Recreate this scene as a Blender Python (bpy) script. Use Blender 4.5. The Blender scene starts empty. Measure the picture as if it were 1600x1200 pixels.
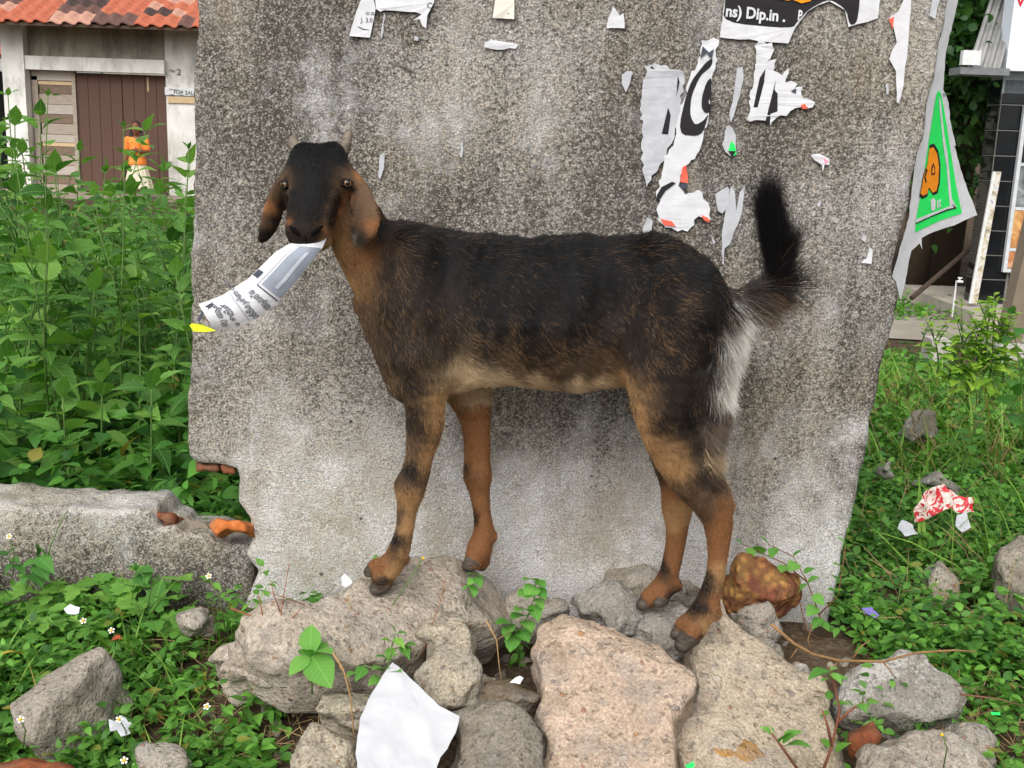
import bpy, bmesh, math, random
import numpy as np
import openvdb
from mathutils import Vector, Matrix, Euler

# ---------------------------------------------------------------- camera, sky, sun, exposure
SC = bpy.context.scene
COL = SC.collection
FPX = 1715.0                      # focal length in pixels of the 1600 px wide photograph
PITCH = math.radians(12.5)
ROLL = math.radians(2.0)
CAMZ = 1.45
cam_d = bpy.data.cameras.new('camera')
cam_d.sensor_width = 36.0
cam_d.lens = FPX / 1600.0 * 36.0
cam_d.clip_start = 0.05
cam_d.clip_end = 500.0
cam = bpy.data.objects.new('camera', cam_d)
COL.objects.link(cam)
cam.location = (0, 0, CAMZ)
cam.rotation_euler = (Matrix.Rotation(math.pi / 2 - PITCH, 3, 'X') @ Matrix.Rotation(ROLL, 3, 'Z')).to_euler()
SC.camera = cam

SUN_EL, SUN_AZ = math.radians(44), math.radians(196)   # azimuth measured clockwise from +Y
world = bpy.data.worlds.new('World')
SC.world = world
world.use_nodes = True
wn = world.node_tree
for n in list(wn.nodes):
    wn.nodes.remove(n)
sky = wn.nodes.new('ShaderNodeTexSky')
sky.sky_type = 'NISHITA'
sky.sun_disc = False
sky.sun_elevation = SUN_EL
sky.sun_rotation = SUN_AZ
sky.dust_density = 4.0
sky.air_density = 1.0
hs = wn.nodes.new('ShaderNodeHueSaturation')
hs.inputs['Saturation'].default_value = 0.25
bg = wn.nodes.new('ShaderNodeBackground')
bg.inputs['Strength'].default_value = 0.12
wo = wn.nodes.new('ShaderNodeOutputWorld')
wn.links.new(sky.outputs[0], hs.inputs['Color'])
wn.links.new(hs.outputs[0], bg.inputs['Color'])
wn.links.new(bg.outputs[0], wo.inputs['Surface'])

sun_d = bpy.data.lights.new('sun', 'SUN')
sun_d.energy = 1.4
sun_d.angle = math.radians(60)
sun_d.color = (1.0, 0.97, 0.92)
sun = bpy.data.objects.new('sun', sun_d)
COL.objects.link(sun)
_sd = Vector((math.sin(SUN_AZ) * math.cos(SUN_EL), math.cos(SUN_AZ) * math.cos(SUN_EL), math.sin(SUN_EL)))
sun.rotation_euler = _sd.to_track_quat('Z', 'Y').to_euler()
sun.location = (0, -3, 6)

SC.view_settings.view_transform = 'Standard'
SC.view_settings.look = 'None'
SC.view_settings.exposure = 0.55
SC.view_settings.gamma = 1.0
SC.view_settings.use_curve_mapping = False
SC.render.engine = 'CYCLES'
SC.cycles.use_denoising = True
SC.cycles.max_bounces = 8
SC.cycles.diffuse_bounces = 3
SC.cycles.glossy_bounces = 2
SC.cycles.transmission_bounces = 4
SC.cycles.transparent_max_bounces = 6
SC.cycles.caustics_reflective = False
SC.cycles.caustics_refractive = False

rng = np.random.default_rng(11)
random.seed(5)

# ---------------------------------------------------------------- measuring helpers
CAMP = np.array([0, 0, CAMZ])
_F = np.array([0, math.cos(PITCH), -math.sin(PITCH)])
_U0 = np.array([0, math.sin(PITCH), math.cos(PITCH)])
_R0 = np.array([1.0, 0, 0])
_R = math.cos(ROLL) * _R0 + math.sin(ROLL) * _U0
_U = math.cos(ROLL) * _U0 - math.sin(ROLL) * _R0

def ray(px, py):
    return _F + (px - 800.0) / FPX * _R + (600.0 - py) / FPX * _U

def P(px, py, Y):
    d = ray(px, py)
    return CAMP + d * (Y / d[1])

def depth_at(px, py, Y):
    return Y / ray(px, py)[1]

def on_plane(px, py, o, n):
    d = ray(px, py)
    s = np.dot(np.asarray(o) - CAMP, n) / np.dot(d, n)
    return CAMP + d * s

def proj(p):
    p = np.asarray(p, float) - CAMP
    f = p @ _F
    return np.stack([800 + FPX * (p @ _R) / f, 600 - FPX * (p @ _U) / f], -1)

# ---------------------------------------------------------------- objects
def tag(o, label=None, cat=None, group=None, kind=None):
    if label: o['label'] = label
    if cat: o['category'] = cat
    if group: o['group'] = group
    if kind: o['kind'] = kind
    return o

def thing(name, label, cat, loc, group=None):
    o = bpy.data.objects.new(name, None)
    o.empty_display_size = 0.05
    COL.objects.link(o)
    o.location = Vector([float(c) for c in loc])
    return tag(o, label, cat, group)

def new_mesh(name, verts, faces, mat=None, smooth=True):
    me = bpy.data.meshes.new(name)
    me.from_pydata([tuple(map(float, v)) for v in verts], [], [tuple(map(int, f)) for f in faces])
    if mat is not None:
        for m in (mat if isinstance(mat, (list, tuple)) else [mat]):
            me.materials.append(m)
    if smooth:
        me.shade_smooth()
    me.update()
    return me

def link(name, me, parent=None, loc=None):
    o = bpy.data.objects.new(name, me)
    COL.objects.link(o)
    if loc is not None:
        o.location = Vector([float(c) for c in loc])
    if parent is not None:
        o.parent = parent
    return o

def obj(name, verts, faces, mat, parent=None, smooth=True):
    """verts in WORLD space; parent's location is subtracted."""
    v = np.asarray(verts, float)
    if parent is not None:
        pp = parent
        off = np.zeros(3)
        while pp is not None:
            off += np.array(pp.location)
            pp = pp.parent
        v = v - off
        return link(name, new_mesh(name, v, faces, mat, smooth), parent)
    return link(name, new_mesh(name, v, faces, mat, smooth))

class MB:
    """collects shapes into one mesh"""
    def __init__(self):
        self.v, self.f, self.m = [], [], []
    def add(self, verts, faces, mi=0):
        b = len(self.v)
        self.v.extend([tuple(map(float, q)) for q in verts])
        self.f.extend([tuple(int(i) + b for i in q) for q in faces])
        self.m.extend([mi] * len(faces))
    def box(self, lo, hi, mi=0):
        x0, y0, z0 = lo; x1, y1, z1 = hi
        self.add([(x0,y0,z0),(x1,y0,z0),(x1,y1,z0),(x0,y1,z0),(x0,y0,z1),(x1,y0,z1),(x1,y1,z1),(x0,y1,z1)],
                 [(0,3,2,1),(4,5,6,7),(0,1,5,4),(1,2,6,5),(2,3,7,6),(3,0,4,7)], mi)
    def tube(self, pts, radii, n=6, mi=0, cap=True):
        pts = [np.asarray(p, float) for p in pts]
        rings = []
        up = np.array([0.13, 0.21, 0.97])
        for i, p in enumerate(pts):
            t = pts[min(i + 1, len(pts) - 1)] - pts[max(i - 1, 0)]
            t = t / (np.linalg.norm(t) + 1e-9)
            a = np.cross(t, up)
            if np.linalg.norm(a) < 1e-3: a = np.cross(t, (1, 0, 0))
            a /= np.linalg.norm(a)
            b = np.cross(t, a)
            r = radii[i] if hasattr(radii, '__len__') else radii
            rings.append([p + r * (math.cos(2*math.pi*k/n) * a + math.sin(2*math.pi*k/n) * b) for k in range(n)])
        v = [q for r in rings for q in r]
        f = []
        for i in range(len(pts) - 1):
            for k in range(n):
                f.append((i*n+k, i*n+(k+1) % n, (i+1)*n+(k+1) % n, (i+1)*n+k))
        if cap:
            f.append(tuple(range(n))[::-1]); f.append(tuple((len(pts)-1)*n + k for k in range(n)))
        self.add(v, f, mi)
    def build(self, name, mat, parent=None, smooth=False):
        o = obj(name, self.v, self.f, mat, parent, smooth)
        if any(self.m):
            o.data.polygons.foreach_set('material_index', self.m)
        return o

# ---------------------------------------------------------------- noise + implicit surfaces
_LAT = np.random.default_rng(3).random((48, 48, 48)).astype(np.float32)
def vnoise(p):
    p = np.asarray(p, np.float32)
    i = np.floor(p).astype(np.int32)
    f = p - i
    f = f * f * (3 - 2 * f)
    i0 = i % 48
    i1 = (i + 1) % 48
    x0, y0, z0 = i0[..., 0], i0[..., 1], i0[..., 2]
    x1, y1, z1 = i1[..., 0], i1[..., 1], i1[..., 2]
    fx, fy, fz = f[..., 0], f[..., 1], f[..., 2]
    def L(a, b, t): return a + (b - a) * t
    return L(L(L(_LAT[x0,y0,z0], _LAT[x1,y0,z0], fx), L(_LAT[x0,y1,z0], _LAT[x1,y1,z0], fx), fy),
             L(L(_LAT[x0,y0,z1], _LAT[x1,y0,z1], fx), L(_LAT[x0,y1,z1], _LAT[x1,y1,z1], fx), fy), fz) * 2 - 1
def fbm(p, octv=4, gain=0.5):
    s, a = 0.0, 1.0
    p = np.asarray(p, np.float32)
    for o in range(octv):
        s = s + a * vnoise(p * (2.03 ** o) + 7.3 * o)
        a *= gain
    return s

class SDF:
    def __init__(self, lo, hi, vox):
        self.lo = np.array(lo, float); self.vox = vox
        self.n = np.ceil((np.array(hi) - self.lo) / vox).astype(int) + 1
        self.f = np.full(self.n, 1.0, np.float32)
    def sub(self, lo, hi):
        a = np.clip(np.floor((np.array(lo) - self.lo) / self.vox).astype(int), 0, self.n - 1)
        b = np.clip(np.ceil((np.array(hi) - self.lo) / self.vox).astype(int) + 1, 1, self.n)
        sl = tuple(slice(int(x), int(y)) for x, y in zip(a, b))
        ax = [self.lo[k] + self.vox * np.arange(a[k], b[k]) for k in range(3)]
        g = np.stack(np.meshgrid(*ax, indexing='ij'), -1).astype(np.float32)
        return sl, g
    def union(self, lo, hi, fn, k=0.0):
        sl, g = self.sub(np.array(lo) - 2 * k - 3 * self.vox, np.array(hi) + 2 * k + 3 * self.vox)
        d = fn(g)
        a = self.f[sl]
        if k > 0:
            h = np.clip(0.5 + 0.5 * (a - d) / k, 0, 1)
            self.f[sl] = a + (d - a) * h - k * h * (1 - h)
        else:
            self.f[sl] = np.minimum(a, d)
    def carve(self, lo, hi, fn, k=0.0):
        sl, g = self.sub(np.array(lo) - 2 * k - 3 * self.vox, np.array(hi) + 2 * k + 3 * self.vox)
        d = -fn(g)
        a = self.f[sl]
        if k > 0:
            h = np.clip(0.5 - 0.5 * (a - d) / k, 0, 1)
            self.f[sl] = a + (d - a) * h + k * h * (1 - h)
        else:
            self.f[sl] = np.maximum(a, d)
    def cone(self, a, b, ra, rb, k=0.01, flat=None, carve=False):
        a = np.asarray(a, np.float32); b = np.asarray(b, np.float32)
        r = max(ra, rb)
        def fn(g):
            q = g - a; ba = b - a
            if flat is not None:
                n, s = flat
                n = np.asarray(n, np.float32); n = n / np.linalg.norm(n)
                q = q + (s - 1) * (q @ n)[..., None] * n
                ba = ba + (s - 1) * float(ba @ n) * n
            t = np.clip((q @ ba) / max(float(ba @ ba), 1e-9), 0, 1)
            d = np.linalg.norm(q - t[..., None] * ba, axis=-1) - (ra + (rb - ra) * t)
            if flat is not None and flat[1] > 1: d = d / math.sqrt(flat[1])
            return d
        lo = np.minimum(a - r, b - r); hi = np.maximum(a + r, b + r)
        if flat is not None and flat[1] < 1:
            lo = lo - r / flat[1]; hi = hi + r / flat[1]
        (self.carve if carve else self.union)(lo, hi, fn, k)
    def chain(self, pts, k=0.01, flat=None):
        """pts: (xyz, radius); one primitive, so the joints do not bulge"""
        C = np.array([p[0] for p in pts], np.float32); R = np.array([p[1] for p in pts], np.float32)
        # resample smoothly
        m = len(C); t = np.arange(m); tt = np.linspace(0, m - 1, (m - 1) * 4 + 1)
        C = np.stack([np.interp(tt, t, C[:, i]) for i in range(3)], -1); R = np.interp(tt, t, R)
        for _ in range(2):
            C[1:-1] = (C[:-2] + 2 * C[1:-1] + C[2:]) / 4; R[1:-1] = (R[:-2] + 2 * R[1:-1] + R[2:]) / 4
        n = None
        if flat is not None:
            n = np.asarray(flat[0], np.float32); n = n / np.linalg.norm(n)
            C0 = C[0].copy()
        kf = 1.0 if n is None else float(flat[1])
        lo = (C - R[:, None]).min(0); hi = (C + R[:, None]).max(0)
        sl, g0 = self.sub(lo - 2 * k - 3 * self.vox, hi + 2 * k + 3 * self.vox)
        d = np.full(g0.shape[:3], 1.0, np.float32)
        D = C if n is None else C + (kf - 1) * ((C - C0) @ n)[:, None] * n
        o3 = g0[0, 0, 0]
        pad = 2 * k + 3 * self.vox
        for i in range(len(D) - 1):
            a3 = np.minimum(C[i] - R[i], C[i + 1] - R[i + 1]) - pad; b3 = np.maximum(C[i] + R[i], C[i + 1] + R[i + 1]) + pad
            ia = np.clip(np.floor((a3 - o3) / self.vox).astype(int), 0, np.array(d.shape) - 1); ib = np.clip(np.ceil((b3 - o3) / self.vox).astype(int) + 1, 1, d.shape)
            s3 = tuple(slice(int(p), int(q)) for p, q in zip(ia, ib))
            q = g0[s3]
            if n is not None: q = q + (kf - 1) * ((q - C0.astype(np.float32)) @ n)[..., None] * n
            ba = (D[i + 1] - D[i]).astype(np.float32); w = q - D[i].astype(np.float32)
            tq = np.clip((w @ ba) / max(float(ba @ ba), 1e-10), 0, 1)
            w = w - tq[..., None] * ba
            e = np.sqrt(np.einsum('...i,...i->...', w, w)) - (R[i] + (R[i + 1] - R[i]) * tq).astype(np.float32)
            d[s3] = np.minimum(d[s3], e)
        if kf > 1: d = np.where(d < 1.0, d / math.sqrt(kf), d)
        a = self.f[sl]
        h = np.clip(0.5 + 0.5 * (a - d) / k, 0, 1)
        self.f[sl] = a + (d - a) * h - k * h * (1 - h)
    def ball(self, c, r3, k=0.01, axes=None, carve=False):
        c = np.asarray(c, np.float32); r3 = np.asarray(r3, np.float32)
        A = np.eye(3, dtype=np.float32) if axes is None else np.asarray(axes, np.float32)
        def fn(g):
            q = (g - c) @ A.T / r3
            m = np.linalg.norm(q, axis=-1)
            return (m - 1) * float(r3.min()) * 1.0
        r = float(r3.max())
        (self.carve if carve else self.union)(c - r, c + r, fn, k)
    def mesh(self):
        g = openvdb.FloatGrid()
        g.background = 1.0
        g.copyFromArray(self.f)
        g.transform = openvdb.createLinearTransform(voxelSize=self.vox)
        pts, tris, quads = g.convertToPolygons(isovalue=0.0, adaptivity=0.0)
        v = np.asarray(pts, float) + self.lo
        faces = [tuple(t) for t in tris] + [tuple(q) for q in quads]
        # outward orientation
        if len(quads):
            q = np.asarray(quads, int)
            n = np.cross(v[q[:, 1]] - v[q[:, 0]], v[q[:, 2]] - v[q[:, 0]])
            c = v[q].mean(1)
            if (n * c).sum() < 0:
                faces = [f[::-1] for f in faces]
        return v, faces

def poly_sdf(u, w, pts):
    pts = np.asarray(pts, np.float32)
    d2 = np.full(u.shape, 1e9, np.float32)
    ins = np.zeros(u.shape, bool)
    n = len(pts)
    for i in range(n):
        ax, ay = pts[i]; bx, by = pts[(i + 1) % n]
        ex, ey = bx - ax, by - ay
        wx, wy = u - ax, w - ay
        t = np.clip((wx * ex + wy * ey) / (ex * ex + ey * ey + 1e-12), 0, 1)
        d2 = np.minimum(d2, (wx - ex * t) ** 2 + (wy - ey * t) ** 2)
        c = ((ay > w) != (by > w))
        with np.errstate(divide='ignore', invalid='ignore'):
            xi = ax + (w - ay) * ex / (by - ay if by != ay else 1e-9)
        ins ^= c & (u < xi)
    d = np.sqrt(d2)
    return np.where(ins, -d, d)

def frame(n, up=(0, 0, 1)):
    n = np.asarray(n, float); n /= np.linalg.norm(n)
    x = np.cross(up, n)
    if np.linalg.norm(x) < 1e-3: x = np.array([1.0, 0, 0])
    x /= np.linalg.norm(x)
    return x, np.cross(n, x), n

def slab(outline_px, Y0, n, thick, vox=0.006, rnd=0.012, amp=0.01, freq=14.0, seed=0.0, chip=0.0, ref=None, edge_amp=None, cuts=0):
    """closed solid: the traced outline laid on the plane through (ref, Y0) with normal n, extruded back along -n"""
    px = np.array(outline_px, float)
    c = px.mean(0) if ref is None else ref
    o = P(c[0], c[1], Y0)
    ex, ey, ez = frame(n)
    W = np.array([on_plane(p[0], p[1], o, ez) for p in px])
    uv = np.stack([(W - o) @ ex, (W - o) @ ey], -1)
    lo2, hi2 = uv.min(0) - 0.03, uv.max(0) + 0.03
    nu, nv, nw = [int(math.ceil(s / vox)) + 1 for s in (hi2[0]-lo2[0], hi2[1]-lo2[1], thick + 0.08)]
    gu = lo2[0] + vox * np.arange(nu); gv = lo2[1] + vox * np.arange(nv); gw = -(thick + 0.04) + vox * np.arange(nw)
    U, V, Wd = np.meshgrid(gu, gv, gw, indexing='ij')
    U2, V2 = np.meshgrid(gu, gv, indexing='ij')
    d2 = poly_sdf(U2.astype(np.float32), V2.astype(np.float32), uv)[:, :, None]
    Q = np.stack([U, V, Wd], -1).astype(np.float32)
    e = (edge_amp if edge_amp is not None else amp)
    d2 = d2 + e * 1.2 * fbm(Q * freq * 0.7 + seed * 3.1 + 11, 3) + rnd * 0.4
    dz = np.abs(Wd + thick / 2) - thick / 2
    a = np.maximum(d2 + rnd, 0); b = np.maximum(dz + rnd, 0)
    d = np.sqrt(a * a + b * b) + np.minimum(np.maximum(d2 + rnd, dz + rnd), 0) - rnd
    d = d + amp * 0.5 * fbm(Q * freq + seed, 4, 0.55)
    if chip > 0:
        d = d + chip * np.maximum(0, fbm(Q * freq * 0.5 + seed + 5, 2)) * 0.6
    rc = np.random.default_rng(int(seed * 10) + 77)
    for _ in range(cuts):                       # fracture faces along the rim
        i = rc.integers(len(uv)); q = uv[i]; out2 = q - uv.mean(0); out2 = out2 / (np.linalg.norm(out2) + 1e-9)
        a_ = rc.uniform(-.5, .5); out2 = np.array([out2[0] * math.cos(a_) - out2[1] * math.sin(a_), out2[0] * math.sin(a_) + out2[1] * math.cos(a_)])
        el = rc.uniform(.35, 1.2)
        nd = np.array([out2[0] * math.cos(el), out2[1] * math.cos(el), math.sin(el)], np.float32)
        piv = np.array([q[0], q[1], 0], np.float32) - nd * rc.uniform(.006, .022)
        d = np.maximum(d, (Q - piv) @ nd + .004 * fbm(Q * 40 + i, 2))
    s = SDF((0, 0, 0), (1, 1, 1), 1.0)
    s.vox = vox; s.lo = np.array([lo2[0], lo2[1], gw[0]]); s.f = d.astype(np.float32); s.n = np.array(d.shape)
    v, f = s.mesh()
    return o + v[:, :1] * ex + v[:, 1:2] * ey + v[:, 2:3] * ez, f, o

# ---------------------------------------------------------------- materials
def lin(r, g, b):
    def c(x):
        x /= 255.0
        return x / 12.92 if x <= 0.04045 else ((x + 0.055) / 1.055) ** 2.4
    return (c(r), c(g), c(b), 1.0)

class N:
    """tiny node-graph helper"""
    def __init__(self, name, rough=0.8, spec=0.3):
        self.mat = bpy.data.materials.new(name)
        self.mat.use_nodes = True
        self.t = self.mat.node_tree
        self.b = self.t.nodes['Principled BSDF']
        self.b.inputs['Roughness'].default_value = rough
        self.b.inputs['Specular IOR Level'].default_value = spec
        self.co = None
    def new(self, typ, **kw):
        n = self.t.nodes.new(typ)
        for k, v in kw.items(): setattr(n, k, v)
        return n
    def lk(self, a, b): self.t.links.new(a, b)
    def coord(self, which='Object'):
        if self.co is None: self.co = self.new('ShaderNodeTexCoord')
        return self.co.outputs[which]
    def mapping(self, scale=(1, 1, 1), loc=(0, 0, 0), rot=(0, 0, 0), which='Object'):
        m = self.new('ShaderNodeMapping')
        m.inputs['Scale'].default_value = scale
        m.inputs['Location'].default_value = loc
        m.inputs['Rotation'].default_value = rot
        self.lk(self.coord(which), m.inputs['Vector'])
        return m.outputs[0]
    def noise(self, scale, detail=4, rough=0.55, vec=None, dist=0.0):
        n = self.new('ShaderNodeTexNoise')
        n.inputs['Scale'].default_value = scale
        n.inputs['Detail'].default_value = detail
        n.inputs['Roughness'].default_value = rough
        n.inputs['Distortion'].default_value = dist
        self.lk(vec if vec is not None else self.coord(), n.inputs['Vector'])
        return n.outputs[0]
    def voronoi(self, scale, feature='F1', out='Distance', vec=None, rand=1.0):
        n = self.new('ShaderNodeTexVoronoi', feature=feature)
        n.inputs['Scale'].default_value = scale
        n.inputs['Randomness'].default_value = rand
        self.lk(vec if vec is not None else self.coord(), n.inputs['Vector'])
        return n.outputs[out]
    def ramp(self, fac, stops, interp='LINEAR'):
        r = self.new('ShaderNodeValToRGB')
        r.color_ramp.interpolation = interp
        el = r.color_ramp.elements
        while len(el) > 1: el.remove(el[-1])
        el[0].position = stops[0][0]; el[0].color = self._c(stops[0][1])
        for p, c in stops[1:]:
            e = el.new(p); e.color = self._c(c)
        self.lk(fac, r.inputs[0])
        return r.outputs[0]
    @staticmethod
    def _c(c):
        if not hasattr(c, '__len__'): return (c, c, c, 1)
        return tuple(c) if len(c) == 4 else tuple(c) + (1,)
    def mix(self, fac, a, b, mode='MIX'):
        m = self.new('ShaderNodeMix', data_type='RGBA', blend_type=mode)
        for s, v in ((m.inputs[0], fac), (m.inputs[6], a), (m.inputs[7], b)):
            if hasattr(v, 'links') or isinstance(v, bpy.types.NodeSocket): self.lk(v, s)
            elif hasattr(v, '__len__'): s.default_value = self._c(v)
            else: s.default_value = v if s == m.inputs[0] else self._c(v)
        return m.outputs[2]
    def math(self, op, a, b=0.5, clamp=False):
        m = self.new('ShaderNodeMath', operation=op, use_clamp=clamp)
        for s, v in ((m.inputs[0], a), (m.inputs[1], b)):
            if isinstance(v, bpy.types.NodeSocket): self.lk(v, s)
            else: s.default_value = v
        return m.outputs[0]
    def color(self, c):
        if isinstance(c, bpy.types.NodeSocket): self.lk(c, self.b.inputs['Base Color'])
        else: self.b.inputs['Base Color'].default_value = self._c(c)
        return self
    def bump(self, h, strength=0.5, dist=0.01, prev=None):
        b = self.new('ShaderNodeBump')
        b.inputs['Strength'].default_value = strength
        b.inputs['Distance'].default_value = dist
        self.lk(h, b.inputs['Height'])
        if prev is not None: self.lk(prev, b.inputs['Normal'])
        self.lk(b.outputs[0], self.b.inputs['Normal'])
        return b.outputs[0]
    def rand(self):
        return self.new('ShaderNodeObjectInfo').outputs['Random']

def plain(name, c, rough=0.7, spec=0.3, var=0.12, scale=20.0, bump=0.0):
    m = N(name, rough, spec)
    n = m.noise(scale, 4)
    d = tuple(x * (1 - var) for x in c[:3]); l = tuple(min(1, x * (1 + var)) for x in c[:3])
    m.color(m.ramp(n, [(0.3, d), (0.7, l)]))
    if bump: m.bump(n, bump, 0.01)
    return m.mat
# ================================================================= ground, road, walls, rubble
WY = 2.10                                        # front face of the broken wall

def ground_exact(x, y):
    x = np.asarray(x, float); y = np.asarray(y, float)
    z = np.interp(y, [-50, .5, 1.05, 1.4, 1.8, 2.1, 2.6, 3.2, 4.0, 6.0, 7.6, 60], [.1, .1, .33, .39, .46, .49, .46, .40, .34, .24, .10, .10])
    left = np.clip((-.55 - x) / .4, 0, 1) * np.clip((y - 2.2) / .3, 0, 1) * np.clip((7 - y) / 3, 0, 1)
    z = z - .10 * left
    zz = np.interp(y, [-50, 14.5, 18.0, 60], [0, 0, .14, .14]) * np.clip((1 - x) / 4, 0, 1)   # the verge rises to the house
    near = np.clip((7.5 - y) / 2, 0, 1) * np.clip((y - .4) / .6, 0, 1)
    p = np.stack([x, y, 0 * x], -1)
    return z + zz + near * (.022 * fbm(p * 3.1, 3) + .010 * fbm(p * 14, 2))

_gx0, _gy0, _gs = -14.0, -.5, .05
_GX = np.arange(_gx0, 8.0, _gs); _GYA = np.arange(_gy0, 21.0, _gs)
_GZ = ground_exact(*np.meshgrid(_GX, _GYA, indexing='ij'))
_GZL = _GZ.tolist()
def ground_z(x, y):
    if isinstance(x, np.ndarray) and x.ndim: return ground_exact(x, y)
    u = (float(x) - _gx0) / _gs; v = (float(y) - _gy0) / _gs
    i, j = int(u), int(v)
    if i < 0 or j < 0 or i >= len(_GX) - 1 or j >= len(_GYA) - 1: return float(ground_exact(x, y))
    a, b = u - i, v - j
    r0, r1 = _GZL[i], _GZL[i + 1]
    return (r0[j] * (1 - b) + r0[j + 1] * b) * (1 - a) + (r1[j] * (1 - b) + r1[j + 1] * b) * a

def axis(lo, hi, fine, lo2, hi2, coarse):
    return np.unique(np.concatenate([np.arange(lo, hi, fine), np.linspace(lo2, lo, coarse), np.linspace(hi, hi2, coarse)]).round(4))

gx = axis(-3.2, 3.4, .04, -160, 160, 26)
gy = axis(.4, 8.0, .04, -120, 260, 30)
X, Y = np.meshgrid(gx, gy, indexing='ij')
Zg = ground_z(X, Y)
gv = np.stack([X, Y, Zg], -1).reshape(-1, 3)
ny_ = len(gy)
gi, gj = np.meshgrid(np.arange(len(gx) - 1), np.arange(ny_ - 1), indexing='ij')
gf = np.stack([gi * ny_ + gj, (gi + 1) * ny_ + gj, (gi + 1) * ny_ + gj + 1, gi * ny_ + gj + 1], -1).reshape(-1, 4)
m = N('soil', .95, .1)
c1 = m.ramp(m.noise(7, 6), [(.3, lin(58, 46, 36)), (.55, lin(96, 80, 64)), (.75, lin(120, 104, 86))])
c2 = m.ramp(m.voronoi(70), [(.0, lin(140, 128, 112)), (.5, lin(60, 50, 40))])
m.color(m.mix(.35, c1, c2))
m.bump(m.noise(60, 5), .8, .02)
tag(obj('ground', gv, gf, m.mat), 'brown soil bank sloping down from the rubble to the road', 'ground', kind='structure')

# road: a strip crossing behind from the shop (right, near) to the house (left, far)
def strip(name, near, far, zoff, mat, label, nseg=30):
    v, f = [], []
    for i in range(nseg + 1):
        t = i / nseg
        for e in (near, far):
            x = e[0][0] + (e[1][0] - e[0][0]) * t; y = e[0][1] + (e[1][1] - e[0][1]) * t
            v.append((x, y, float(ground_z(x, y)) + zoff))
    for i in range(nseg): f.append((2*i, 2*i+1, 2*i+3, 2*i+2)[::-1])
    o = obj(name, v, f, mat)
    return tag(o, label, name.split('_')[-1], kind='structure')
m = N('asphalt', .92, .2)
m.color(m.mix(.4, m.ramp(m.noise(3, 6), [(.3, lin(150, 142, 130)), (.7, lin(182, 174, 162))]), m.ramp(m.voronoi(110), [(0, lin(186, 180, 170)), (.6, lin(120, 112, 102))])))
m.bump(m.noise(150, 3), .3, .01)
strip('road', ((9, 7.2), (-40, 14.0)), ((9, 8.9), (-40, 24.0)), .012, m.mat, 'pale worn road running behind the wall from shop to house')

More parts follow.
